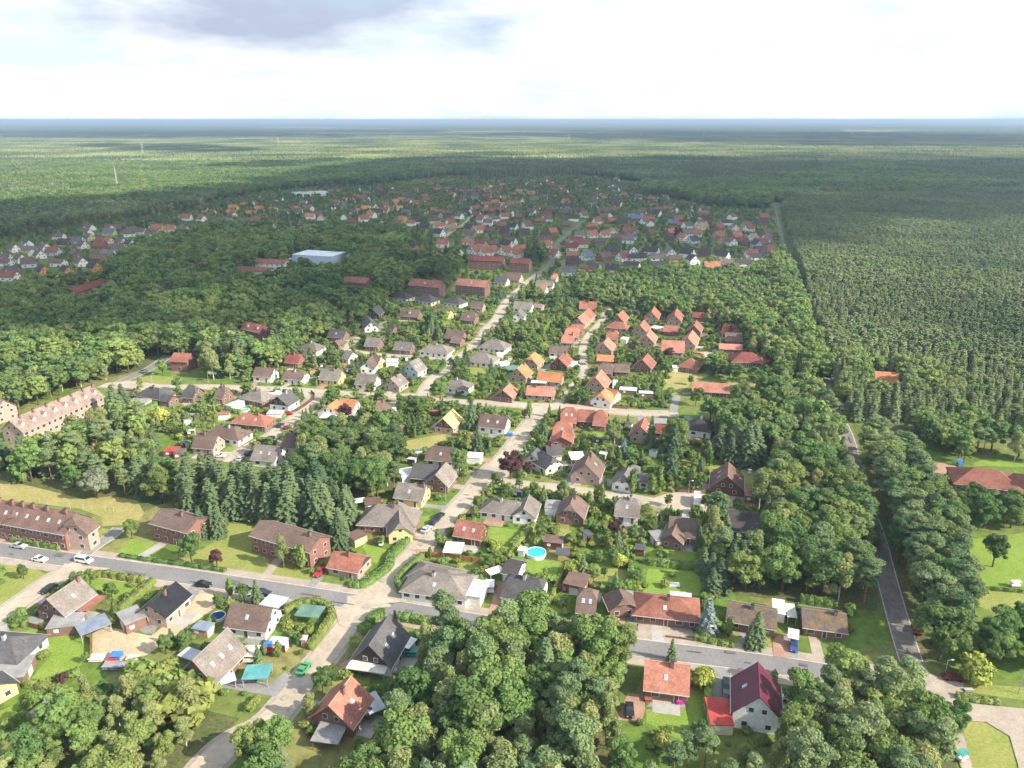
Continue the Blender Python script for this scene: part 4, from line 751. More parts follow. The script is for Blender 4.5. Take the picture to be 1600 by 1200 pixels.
h('small brown cabin beside the branch road', 'N', 765,765, 820,750, 6, 2.4, 36, 'gable', 'brown', 'brick', detail=1)
h('salmon hipped house beside the bright wood on the upper street', 'P', 735,1000, 790,1003, 9.5, 2.8, 40, 'half', 'orange', 'white', sky=1, detail=1)
h('grey gabled house behind the pink gable on the upper street', 'P', 590,1065, 755,1072, 9.5, 2.7, 34, 'gable', 'taupe', 'white', detail=1)
h('pink-roofed house with white gable on the upper street', 'P', 582,1108, 690,1116, 9.5, 2.7, 38, 'gable', 'salmon', 'white')
h('brown gabled house with lit brick gable below the flats', 'P', 285,990, 452,1002, 11, 3, 38, 'gable', 'brown', 'pink')
h('grey gabled house left of the brown gabled one below the flats', 'P', 205,1030, 325,1038, 10, 2.8, 36, 'gable', 'darkgrey', 'cream')
# flats, school, hall
h('left red-roofed three-storey brick flats by the wood', 'O', 236,1027, 465,1045, 11, 7.5, 30, 'gable', 'red', 'brick', storeys=3, door=False, detail=1, cat='flats', name='apartment_block')
h('three-storey brick flats with long dormer strip, left of pair', 'N', 1328,306, 1562,325, 11, 7.8, 34, 'gable', 'red', 'brick', storeys=3, door=False, dorm=1, cat='flats', name='apartment_block')
h('three-storey brick flats with long dormer strip, right of pair', 'O', 1290,1048, 1575,1072, 11, 7.8, 34, 'gable', 'salmon', 'brick', storeys=3, door=False, dorm=1, cat='flats', name='apartment_block')
h('dark-roofed brick flats behind the pair with dormer strips', 'P', -30,834, 290,846, 11, 7.8, 30, 'gable', 'darkred', 'brick', storeys=3, door=False, detail=1, cat='flats', name='apartment_block')
h('dark-roofed brick flats beside the upper street', 'P', 352,858, 540,868, 11, 7.8, 30, 'gable', 'darkred', 'brick', storeys=3, door=False, detail=1, cat='flats', name='apartment_block')
h('three-storey red brick flats inside the northwest wood', 'N', 118,622, 262,652, 10, 7.5, 34, 'gable', 'red', 'redbrick', storeys=3, door=False, dorm=2, cat='flats', name='apartment_block')
h('white school wing with red roof in the forest', 'N', 197,158, 420,168, 11, 5.5, 26, 'gable', 'red', 'white', storeys=2, door=False, detail=1, cat='school', name='school')
h('low red roof of the school front wing', 'N', 55,212, 310,228, 11, 4.5, 26, 'gable', 'red', 'white', detail=1, door=False, cat='school', name='school')
h('long dark red roof at the edge of the left estate', 'L', 530,655, 800,575, 12, 3.5, 26, 'gable', 'darkred', 'brick', detail=0, cat='hall', name='hall')
r_ = flat('pale blue sports hall with orange end wall in the forest', 'N', 510,112, 800,128, 26, 9, 'hallroof', 'blue', name='sports_hall', cat='hall')
L_ = max(v.co.x for v in r_.children[0].data.vertices); b_ = MB(); b_.box(-.1, .1, -12.8, 12.8, 0.05, 8.7); link('end_wall', b_.mesh('end_wall', mat('orange_cladding', (.55,.26,.05), .7)), r_, (L_-.05, 0, 0))
r_ = flat('flat white foyer in front of the sports hall', 'N', 425,158, 720,172, 8, 4.5, 'white', 'redbrick', name='foyer', cat='building')
flat('long flat-roofed white factory beyond the village', 'M', 1060,112, 1335,100, 30, 6, 'lightgrey', 'white', name='factory', cat='factory')
# ---------------------------------------------------------------- garages, carports, sheds
f = flat
f('grey flat garage in front of the red pergola', 'A', 205,590, 345,575, 6, 2.6, 'grey', 'brick'); f('blue-grey carport beside the red pergola', 'A', 320,625, 450,575, 6, 2.5, 'bluegrey', 'brick', 2, 'carport')
f('rust-red glazed pergola behind the grey gabled house', 'A', 325,545, 415,478, 4.5, 2.6, 'rust', 'brick', 1, 'pergola'); f('flat grey annex of the black-roofed new house', 'A', 500,578, 590,542, 7, 3.0, 'grey', 'brick', name='annex')
f('flat grey garage at the left edge beside the wide lawn', 'A', -20,790, 125,770, 8, 2.7, 'grey', 'brick'); f('long grey shed on the bottom left lawn', 'A', 150,980, 258,900, 4.5, 2.6, 'grey', 'tan', name='shed')
f('small bluish shed beside the sand yard', 'A', 812,600, 880,612, 3.5, 2.4, 'bluegrey', 'tan', name='shed'); f('small white carport beside the steep beige roof', 'A', 760,712, 828,735, 3.5, 2.4, 'lightgrey', 'white', 2, 'carport')
f('turquoise carport roof next to the south street', 'B', -50,800, 60,795, 5, 2.5, 'teal', 'white', 2, 'carport'); f('small pale blue lean-to by the steep beige roof', 'A', 915,835, 980,815, 3, 2.3, 'plastic', 'white', 2, 'lean_to', 'shed')
f('white carport with dark panels by the main road', 'B', 35,495, 115,512, 5, 2.5, 'lightgrey', 'white', 2, 'carport'); f('dark pergola inside the square corner hedge', 'B', 175,540, 275,550, 5, 2.5, 'green', 'wood', 1, 'pergola')
f('small flat white-roofed shed by the white gable', 'B', 58,665, 130,672, 3, 2.3, 'lightgrey', 'wood', name='shed'); f('brown flat garage below the yellow lit house', 'B', 390,240, 445,215, 5, 2.6, 'brown', 'yellow')
f('brown flat garage behind the brown hipped house', 'B', 450,90, 520,82, 5, 2.5, 'brown', 'brick'); f('white flat carport beside the red-roofed cottage', 'B', 785,278, 862,282, 6, 2.5, 'white', 'white', 2, 'carport')
f('pale metal-roofed annex of the wide white bungalow', 'B', 860,440, 955,455, 8, 3.0, 'lightgrey', 'white', name='annex'); f('white louvred pergola beside the pool garden', 'B', 965,385, 1025,365, 3, 2.8, 'white', 'white', 2, 'pergola')
f('white balcony canopy in front of the steep dark house', 'B', 385,765, 545,788, 3.2, 2.9, 'cream', 'white', 2, 'canopy'); f('small white lean-to beside the steep dark house', 'B', 610,668, 655,682, 4, 2.6, 'white', 'dark', name='lean_to', cat='shed')
f('grey lean-to behind the orange-red steep house', 'B', 450,940, 520,912, 6, 2.6, 'lightgrey', 'wood', 1, 'lean_to', 'shed'); f('grey front carport of the orange-red steep house', 'B', 250,1040, 365,1055, 6, 2.5, 'grey', 'wood', 1, 'carport')
f('flat grey annex by the turning lane', 'C', 138,98, 200,102, 6, 2.6, 'grey', 'white', name='annex'); f('grey flat garage left of the brown house with dormer wing', 'C', 582,232, 640,225, 6, 2.6, 'grey', 'brick')
f('flat red-brown garage by the turning place', 'H', 1018,1085, 1135,1100, 7, 2.6, 'rust', 'brick'); f('long narrow flat garage beside the gravel front garden', 'C', 500,538, 512,462, 4.5, 2.6, 'grey', 'white')
f('glass conservatory behind the red-brown hipped bungalow', 'C', 658,475, 748,485, 3, 2.4, 'plastic', 'white', 2, 'conservatory'); f('brown barn behind the brown hipped house', 'C', 255,440, 285,385, 6, 3, 'brown', 'brick', name='barn')
f('larger white carport roof between the mossy bungalows', 'D', 72,522, 125,530, 6.5, 2.7, 'white', 'white', name='garage'); f('second white carport roof joined to the larger one', 'D', 128,540, 170,545, 6, 2.6, 'cream', 'white', 2, 'carport')
f('small white carport roof with a blue car under it', 'D', 137,635, 183,645, 4, 2.4, 'white', 'white', 2, 'carport'); f('flat bright red garage beside the burgundy roof', 'C', 815,960, 912,965, 8, 2.7, 'red', 'cream')
f('yellow-walled flat garage at the west junction', 'E', 812,300, 930,305, 6, 2.6, 'grey', 'yellow'); f('white playhouse on the garden lawn west', 'E', 1360,385, 1435,380, 4, 2.4, 'rust', 'white', name='playhouse', cat='shed')
f('pale flat shed roof behind the steep brown house', 'E', 1425,335, 1510,300, 4, 2.5, 'lightgrey', 'white', name='shed'); f('red shed roof at the wood edge by the side street', 'E', 1035,605, 1115,605, 5, 2.4, 'red', 'brick', name='shed')
f('brown flat garage right of the red shed roof', 'E', 1090,620, 1160,615, 5, 2.5, 'brown', 'brick'); f('solar panel shed on the side street gardens', 'F', 165,330, 235,330, 5, 2.5, 'plastic', 'white', name='shed')
f('white box garage beside the solar panel shed', 'F', 243,315, 298,318, 5, 2.6, 'white', 'white'); f('grey flat carport beside the red car', 'F', 190,468, 310,468, 5, 2.5, 'lightgrey', 'white', name='carport')
f('white glazed terrace of the orange L-shaped roof', 'F', 610,495, 760,505, 5, 2.6, 'white', 'white', 2, 'canopy'); f('white flat annex of the brown half-hipped house', 'F', 1125,450, 1195,445, 5, 2.6, 'white', 'white', name='annex')
f('pale flat annex of the brown hipped bungalow', 'F', 625,572, 695,572, 4, 2.6, 'lightgrey', 'white', name='annex'); f('grey flat annex of the house with yellow gable', 'F', 1115,65, 1212,62, 7, 2.7, 'lightgrey', 'white', name='annex')
f('white flat garage beside the pale street', 'G', 350,800, 468,808, 5, 2.6, 'white', 'white'); f('large white carport by the steep brown brick house', 'G', 1150,810, 1265,805, 7, 2.7, 'white', 'white', 2, 'carport')
f('large white flat roof behind the dark sweeping roof', 'F', 1215,950, 1340,925, 7, 2.7, 'white', 'white', name='carport'); f('dark green carport beside the orange gabled brick house', 'G', 650,125, 755,112, 7, 2.6, 'green', 'wood', 1, 'carport')
f('white terrace roof in front of the vivid orange roof', 'G', 850,228, 970,234, 3.5, 2.5, 'white', 'white', 2, 'canopy'); f('red lean-to of the red gabled house by the lane', 'G', 1010,100, 1105,102, 3, 2.4, 'red', 'wood', 1, 'lean_to', 'shed')
f('glasshouse on the lawn right of the lane', 'K', 512,665, 622,672, 5, 2.4, 'plastic', 'brick', name='greenhouse', cat='greenhouse'); f('white shed beside the glasshouse', 'K', 632,688, 722,692, 4, 2.5, 'lightgrey', 'brick', name='shed')
f('grey flat garage by the end of the cross street', 'H', 308,535, 415,540, 6, 2.6, 'grey', 'brick'); f('small white garage by the red pyramid-roofed bungalow', 'K', 842,528, 880,530, 4, 2.5, 'white', 'white')
f('grey glass roofed carport in the estate', 'K', 715,280, 785,290, 7, 2.6, 'lightgrey', 'white', 2, 'carport'); f('white annex beside the salmon half-hipped house', 'K', 525,350, 565,355, 5, 2.6, 'white', 'white', name='annex')
f('orange lean-to under the pointed salmon gable', 'K', 400,420, 492,424, 6, 2.5, 'rust', 'brick', 1, 'lean_to', 'shed'); f('dark wood shed beside the hedge below the pool', 'C', 182,295, 240,300, 4, 2.4, 'dark', 'wood', 1, 'shed')
f('small dark garden shed by the bare fruit bushes', 'C', 302,222, 328,215, 3.5, 2.4, 'dark', 'wood', name='shed'); f('small dark hut with round roof on the garden path', 'C', 512,275, 556,280, 3.4, 2.4, 'dark', 'wood', name='hut', cat='shed')
f('brown log cabin with flat roof in the lower gardens', 'C', 135,240, 215,250, 4.5, 2.5, 'brown', 'wood', name='cabin', cat='shed'); f('white hut at the poolside corner', 'C', 28,282, 58,288, 2.5, 2.3, 'white', 'white', name='hut', cat='shed')
f('pink playhouse inside the square hedge garden', 'B', 187,655, 213,656, 2, 2.2, 'pink', 'pink', name='playhouse', cat='shed'); f('white garden table shelter by the dark spruce gap', 'B', 405,88, 455,80, 3, 2.2, 'white', 'white', 2, 'canopy')
f('pale polytunnel above the dry lawn', 'J', 1195,635, 1275,625, 4, 2.4, 'white', 'white', name='polytunnel', cat='greenhouse'); f('white box annex right of the pale tunnel', 'J', 1180,560, 1235,560, 4, 2.6, 'white', 'white', name='annex')
for r_, l_, c_ in HOUSES:        # buildings the photograph shows standing clear of the woods
    if l_ and any(w in l_ for w in ('school', 'sports hall', 'foyer', 'factory', 'flats', 'lone orange', 'long dark red roof', 'row house', 'timber house', 'mossy', 'pyramid', 'salmon-roofed brick hall', 'burgundy', 'steep dark house', 'orange-red steep', 'wide white bungalow', 'wide hipped', 'two-storey', 'beige roof', 'dark hipped house with white', 'northwest', 'behind the spruces', 'long low dark', 'forecourt', 'wood edge', 'cabin', 'estate')):
        for ch in r_.children:
            if ch.name.startswith('roof'):
                M_ = Matrix.Translation(r_.location) @ Matrix.Rotation(r_.rotation_euler.z, 4, 'Z') @ Matrix.Translation(ch.location) @ Matrix.Rotation(ch.rotation_euler.z, 4, 'Z')
                xs_ = [v.co.x for v in ch.data.vertices]; ys_ = [v.co.y for v in ch.data.vertices]
                q_ = [M_ @ Vector(p) for p in ((min(xs_),min(ys_),0),(max(xs_),min(ys_),0),(max(xs_),max(ys_),0),(min(xs_),max(ys_),0))]; mark([(p.x,p.y) for p in q_], 16)
# drives from the street to each near house, and a paved terrace at its garden side
hr = random.Random(9); DRV = [CONC, GREYPAVE, BRICKPAVE, PAVE]; n_ = 0
for r_, l_, c_ in HOUSES:
    if not l_ or r_['category'] != 'house' or c_.y > 480: continue
    best = None
    for P in ROADS:
        for p in P:
            d = (p-c_).length
            if best is None or d < best[0]: best = (d, p)
    d, p = best
    if d < 34:
        v = (c_-p).normalized(); s_ = Vector((-v.y, v.x, 0)); a, b = p + v*3.2 + s_*2.5, c_ - v*3 + s_*2.5; w = hr.uniform(1.3, 2.0); n_ += 1
        sheet('driveway', [a-s_*w, b-s_*w, b+s_*w, a+s_*w], .046 + .00004*n_, hr.choice(DRV), 1)
    rf = next(ch for ch in r_.children if ch.name.startswith('roof')); an = rf.rotation_euler.z; L_ = max(v.co.x for v in rf.data.vertices); W_ = max(v.co.y for v in rf.data.vertices); X, Y = Vector((math.cos(an), math.sin(an), 0)), Vector((-math.sin(an), math.cos(an), 0))
    sg = 1 if (p-c_).dot(Y) < 0 else -1; m_ = c_ + Y*sg*(W_+1.2) + X*hr.uniform(-.4, .4)*L_; n_ += 1; tw = hr.uniform(2.2, 3.6); u_ = hr.uniform(1.6, 2.6)
    sheet('terrace', [m_-X*tw-Y*u_, m_+X*tw-Y*u_, m_+X*tw+Y*u_, m_-X*tw+Y*u_], .046 + .00004*n_, hr.choice(DRV), 1)
# ---------------------------------------------------------------- the village behind: ridge middle, pose, roof, walls
# pose: R gable to the right front, L gable to the left front, F gable to the viewer, S long side to the viewer
VIL = dict(L='''100,305,R,brown,white 180,292,R,grey,white 228,320,S,grey,yellow 340,295,R,grey,white 410,328,S,red,blue 300,350,R,brown,white 580,338,R,grey,brick 150,380,R,brown,white 215,410,L,brown,blue 30,375,S,brown,white 30,418,S,brown,white
450,420,S,brown,white 325,468,R,dark,orange 510,472,R,dark,orange 625,405,R,brown,white 730,440,R,dark,orange 765,375,S,brown,brick 870,448,L,brown,blue 925,390,R,dark,cream 1030,348,R,dark,pink 910,300,L,brown,white 840,345,S,grey,white 1010,268,R,dark,white 940,255,R,brown,white 1000,188,L,brown,white
850,185,S,blue,yellow 850,152,R,red,cream 690,220,R,brown,yellow 600,245,S,grey,blue 500,262,S,dark,redbrick 640,278,R,brown,white 790,238,R,red,brick 845,250,R,orange,cream 920,158,S,brown,brick 1100,183,S,brown,white 1185,195,S,brown,cream 1225,152,S,orange,yellow 1322,155,S,orange,yellow 1430,162,S,brown,white 1400,208,S,brown,cream
1485,200,S,brown,blue 1210,280,R,brown,white 1340,272,R,grey,white 1185,348,S,red,brick 70,515,S,red,white 85,475,S,darkgrey,brick 140,585,R,red,white 270,555,R,dark,cream 415,525,R,dark,cream 455,570,S,red,white 610,540,R,dark,orange 330,598,S,dark,dark 25,625,L,rust,cream 130,655,S,red,white''',
M='''365,252,S,orange,yellow 555,212,S,orange,yellow 540,252,S,orange,yellow 700,260,S,orange,yellow 890,235,S,orange,yellow 770,220,S,orange,yellow 650,190,S,red,brick 290,298,R,red,white 170,288,S,red,white 420,316,S,brown,orange 505,318,S,grey,white 640,318,L,brown,white 745,308,S,red,brick 30,382,S,orange,white 130,392,S,brown,white 235,412,L,grey,white
330,410,S,red,white 355,385,S,red,white 750,440,S,darkred,brick 910,415,S,orange,white 1090,225,R,orange,yellow 1195,280,S,orange,white 1285,290,F,taupe,cream 1195,215,R,red,white 1050,180,S,dark,brick 1140,172,S,grey,white 1220,352,S,dark,brick 370,340,S,brown,brick 1090,380,S,dark,brick''',
O='''140,308,S,red,white 230,288,R,red,white 290,290,R,darkred,white 370,265,S,red,brick 430,280,R,red,white 430,232,S,grey,white 590,225,S,dark,brick 680,228,S,brown,brick 705,308,L,orange,white 770,290,S,orange,white 825,305,R,red,white 900,315,S,red,white 990,258,S,red,brick 1000,292,S,red,brick 370,388,S,orange,white 430,366,S,orange,white 500,345,R,grey,white 605,328,S,red,white
620,382,R,red,white 555,405,S,dark,cream 480,422,R,orange,white 410,455,L,red,white 295,486,S,darkred,brick 540,498,R,dark,cream 100,545,R,dark,cream 720,500,R,brown,brick 770,463,R,orange,yellow 850,502,S,red,white 980,528,S,dark,brick 1110,522,L,orange,white 1115,578,R,dark,white 1222,538,S,tan,tan 1225,488,L,red,white 1405,540,R,dark,yellow 1500,550,L,orange,white 1405,590,S,brown,tan
1515,450,R,red,white 1375,392,R,dark,white 1305,430,R,brown,white 1205,410,S,brown,brick 1115,400,S,red,white 1140,422,S,brown,brick 1070,385,R,orange,brick 920,408,S,dark,brick 805,400,S,grey,blue 730,368,S,orange,white 1460,365,L,red,white 1540,330,S,red,white 1220,195,S,red,white 1320,215,S,red,brick 1250,240,S,red,brick 1500,180,S,red,brick 1150,680,S,orange,white 1390,678,S,orange,white
1505,680,R,red,tan 1450,738,L,orange,white 1275,755,R,grey,white 875,775,L,red,cream 840,885,R,red,yellow 1090,888,S,salmon,brick 1130,845,S,red,brick 1480,850,S,darkred,brick 1100,195,S,red,brick 1400,215,S,red,brick 1380,270,S,brown,white 1450,290,S,grey,white 1560,260,S,red,white''',
P='''70,685,R,red,tan 30,733,L,orange,white 115,758,L,orange,white 165,738,L,orange,white 180,688,S,brown,brick 320,688,R,dark,white 300,743,L,orange,white 400,768,L,orange,white 450,733,S,orange,brick 585,753,L,orange,white 680,668,S,red,white 670,693,L,orange,white 745,770,R,orange,white 735,572,L,orange,brick 505,518,L,brown,white 370,528,R,dark,white 265,518,S,red,brick 65,548,L,red,white 150,568,S,brown,brick
290,568,S,dark,brick 75,458,R,red,white 135,490,S,grey,white 290,433,L,red,white 335,408,R,brown,white 425,438,S,brown,brick 130,383,S,red,brick 210,400,S,red,pink 15,363,L,red,white 110,328,L,red,white 205,310,S,orange,white 265,333,L,orange,white 345,322,R,red,white 410,325,L,red,white 370,288,S,red,white 140,268,R,darkred,white 540,233,S,orange,brick 425,210,R,orange,white 360,240,S,red,white
270,270,S,red,white 480,212,S,grey,white 570,275,S,grey,cream 660,262,S,grey,yellow 770,278,S,dark,orange 860,300,L,red,cream 905,272,S,red,brick 770,198,S,darkred,brick 835,173,S,red,white 665,113,R,brown,white 725,138,R,red,white 490,118,S,grey,white 565,125,L,grey,white 1140,88,S,red,white 1340,100,L,brown,white 1410,243,L,red,white 1350,328,R,dark,white 1545,258,S,brown,white 1130,333,L,grey,white
1060,353,S,dark,brick 880,343,S,dark,white 790,350,S,dark,white 590,378,R,brown,white 650,362,S,rust,brick 545,398,R,brown,white 730,378,R,brown,white 690,420,S,darkred,white 625,480,S,red,brick 940,456,S,dark,white 1035,418,L,brown,white 870,508,S,brown,brick 1115,525,S,orange,brick 1160,478,L,red,white 1285,473,L,red,brick 1400,478,S,dark,brick 1230,598,L,orange,white 1305,570,F,tan,cream 1430,568,L,red,brick
1350,630,S,brown,brick 1000,610,S,grey,white 1110,600,L,orange,white 965,655,S,darkred,white 920,712,S,darkred,white 930,793,S,orange,brick 1060,798,L,blue,white 1225,798,L,brown,brick 1310,740,S,dark,brick 1405,798,L,red,white 1495,738,F,dark,white 1530,818,S,dark,white 930,862,S,dark,brick 1480,888,S,dark,white 1080,933,S,darkred,white 1300,913,S,dark,white 900,938,S,grey,white 240,380,S,brown,brick 480,580,S,dark,brick 1450,655,S,grey,white
25,275,S,grey,white 60,190,S,red,white 120,195,L,red,white 270,160,S,red,brick 160,130,S,red,white 590,180,S,red,brick 850,395,S,brown,brick 1190,390,L,brown,brick 1300,385,L,brown,brick 1480,440,S,blue,brick 700,455,S,brown,white 1010,690,S,red,white 1220,440,S,brown,brick''',
Q='''130,245,S,red,brick 100,300,S,dark,brick 210,328,S,red,white 385,135,S,red,white 640,105,S,red,white 1360,155,S,red,white 370,412,S,red,tan 490,398,S,dark,brick 460,493,S,red,brick 130,433,L,brown,white 265,443,R,dark,white 410,528,S,blue,brick 490,552,S,red,brick 540,548,L,brown,white 700,413,S,rust,brick 695,453,S,red,brick 720,490,S,dark,brick 655,538,L,brown,white 675,553,L,tan,cream 820,558,L,red,brick 885,533,S,dark,white
960,568,F,grey,white 1060,545,L,brown,tan 1090,573,L,red,white 1225,473,S,red,brick 1210,530,S,dark,brick 1240,608,L,rust,brick 1125,653,L,tan,white 1250,663,L,brown,white 1050,683,F,red,brick 955,635,L,red,brick 980,640,L,orange,brick 815,635,L,orange,tan 820,678,F,brown,tan 935,688,F,brown,white 1160,708,F,dark,grey 1200,698,S,red,brick 525,618,L,grey,white 625,618,S,orange,white 590,675,L,dark,blue 490,650,R,orange,white
390,608,L,orange,brick 210,612,L,brown,brick 30,655,S,grey,white 225,765,R,dark,white 385,778,F,grey,white 540,783,R,dark,white 690,788,S,dark,brick 860,808,R,dark,white 1190,768,S,dark,brick 1270,758,S,red,brick 1150,828,S,dark,white 590,838,F,dark,white 430,848,S,brown,orange 110,828,S,dark,white 265,833,S,grey,white 50,905,R,dark,white 285,903,S,dark,cream 360,953,S,red,brick 690,948,L,orange,white 760,905,S,orange,brick
1110,795,S,red,white 885,880,S,brown,brick 1040,878,S,dark,white 200,500,S,red,brick 80,490,S,blue,brick 30,590,S,red,white 1420,155,S,brown,white 1540,165,S,red,white''', T='''160,80,S,orange,brick''')
POSE = dict(R=R(-40), L=R(35)+math.pi, F=R(-82), S=R(-6))
CW = dict(white='white', yellow='yellow', blue='pale blue', brick='brick', cream='cream', orange='orange', pink='pink', redbrick='red brick', dark='dark', tan='tan', grey='grey')
CR = dict(brown='brown', grey='grey', red='red', dark='dark', orange='orange', darkred='dark red', blue='slate blue', taupe='beige-grey', rust='rust', salmon='salmon', tan='tan', darkgrey='dark grey')
PP = dict(R='gable facing right', L='gable facing left', F='gable facing front', S='long side facing front')
vl = []
for t, s in VIL.items():
    for q in s.split():
        x, y, po, rf, wl = q.split(','); px, py = tp(t, float(x), float(y)); vl.append((py, px, po, rf, wl))
vl.sort(reverse=True)
N_IND = 300 - sum(1 for r_, l_, c_ in HOUSES if r_['category'] == 'house')
far_b = {}
vr = random.Random(3); VHOUSE = []
for i, (py, px, po, rf, wl) in enumerate(vl):
    w = vr.uniform(8.6, 10.2); L = vr.uniform(11, 14); pitch = 46 if po in 'RLF' else vr.choice((36, 42, 46)); e = vr.uniform(2.6, 3.6); zr = e + w/2*math.tan(R(pitch)); c = gp(px, py, zr); a = POSE[po] + vr.uniform(-.12, .12)
    d = Vector((math.cos(a), math.sin(a), 0))*L/2
    if i < N_IND:
        reg = 'in the left estate' if px < 300 and py > 345 else 'at the left village end' if px < 470 else 'left of the village street' if px < 860 - (py-340)*.2 else 'in the right village quarter' if px > 1040 else 'right of the village street'
        root = empty('village_house', (c.x, c.y, 0), f'{CW[wl]} house with {CR[rf]} roof, {PP[po]}, {reg}', 'house', 'houses of the village behind the wood')
        vol(root, c-d, c+d, w, e, pitch, 'gable', {'red':'vred','orange':'vorange'}.get(rf, rf), wl, detail=1 if py > 330 else 0, door=False, chim=.35 if vr.random() < .5 else None); VHOUSE.append((root, px, py)); HOUSES.append((root, None, c))
    else:
        t = math.tan(R(pitch)); ca, sa = math.cos(a), math.sin(a); W_, R_ = far_b.setdefault(wl, MB()), far_b.setdefault('roof_'+rf, MB()); hx, hw = L/2, w/2
        g = lambda x, y, z: (c.x+ca*x-sa*y, c.y+sa*x+ca*y, z)
        for sx in (-1, 1): W_.poly([g(sx*(hx-.4),-hw+.4,0), g(sx*(hx-.4),hw-.4,0), g(sx*(hx-.4),hw-.4,e), g(sx*(hx-.4),0,zr-.3), g(sx*(hx-.4),-hw+.4,e)])
        for sy in (-1, 1): W_.poly([g(-hx+.4,sy*(hw-.4),0), g(hx-.4,sy*(hw-.4),0), g(hx-.4,sy*(hw-.4),e), g(-hx+.4,sy*(hw-.4),e)])
        R_.slab([g(-hx,0,zr), g(hx,0,zr), g(-hx,-hw,e), g(hx,-hw,e), g(-hx,hw,e), g(hx,hw,e)], [(0,2,3,1), (1,5,4,0)], .2); mark([(c.x-6,c.y-6),(c.x+6,c.y-6),(c.x+6,c.y+6),(c.x-6,c.y+6)], 2)
# more of the same small houses between the listed ones, part of the uncountable back of the village
VP = [(p.x, p.y) for p in tpoly('Z', '0,462 0,388 70,366 170,352 300,336 350,316 450,302 560,296 700,284 880,282 1010,295 1060,322 1205,342 1212,395 1180,424 1000,428 905,436 870,462 800,468 700,440 650,420 645,375 580,358 470,365 400,352 330,350 240,374 190,398 165,430 100,450')]
def fill_house(x, y):
    w = vr.uniform(8, 9.5); L = vr.uniform(10, 13); e = vr.uniform(2.6, 3.4); pitch = vr.choice((40, 46)); t = math.tan(R(pitch)); zr = e + w/2*t; a = vr.choice(list(POSE.values())) + vr.uniform(-.15, .15); ca, sa = math.cos(a), math.sin(a); hx, hw = L/2, w/2
    W_, R_ = far_b.setdefault(vr.choice(('white','white','white','cream','brick','grey')), MB()), far_b.setdefault('roof_'+vr.choice(('brown','dark','vred','vred','darkgrey','brown')), MB()); g = lambda X, Y, z: (x+ca*X-sa*Y, y+sa*X+ca*Y, z)
    for sx in (-1, 1): W_.poly([g(sx*(hx-.4),-hw+.4,0), g(sx*(hx-.4),hw-.4,0), g(sx*(hx-.4),hw-.4,e), g(sx*(hx-.4),0,zr-.3), g(sx*(hx-.4),-hw+.4,e)])
    for sy in (-1, 1): W_.poly([g(-hx+.4,sy*(hw-.4),0), g(hx-.4,sy*(hw-.4),0), g(hx-.4,sy*(hw-.4),e), g(-hx+.4,sy*(hw-.4),e)])
    R_.slab([g(-hx,0,zr), g(hx,0,zr), g(-hx,-hw,e), g(hx,-hw,e), g(-hx,hw,e), g(hx,hw,e)], [(0,2,3,1), (1,5,4,0)], .2); mark([(x-6,y-6),(x+6,y-6),(x+6,y+6),(x-6,y+6)], 2)
yy = min(p[1] for p in VP)
while yy < max(p[1] for p in VP):
    xx = min(p[0] for p in VP)
    while xx < max(p[0] for p in VP):
        X_, Y_ = xx+vr.uniform(-5,5), yy+vr.uniform(-5,5)
        if inpoly(np.array([X_]), np.array([Y_]), VP)[0] and not occ(X_, Y_, 8.5) & 3 and vr.random() < .15: fill_house(X_, Y_)
        xx += 19
    yy += 21
if far_b:
    tot = MB(); ms = []
    for i, (k, b) in enumerate(far_b.items()):
        o = len(tot.v); tot.v += b.v; tot.f += [tuple(o+j for j in f_) for f_ in b.f]; tot.m += [i]*len(b.f); ms.append(roofm(k[5:]) if k.startswith('roof_') else wallm(k))
    o = link('distant_houses', tot.mesh('distant_houses', ms)); o['kind'] = 'stuff'; o['label'] = 'far cluster of small red and dark roofed houses at the village back'; o['category'] = 'houses'
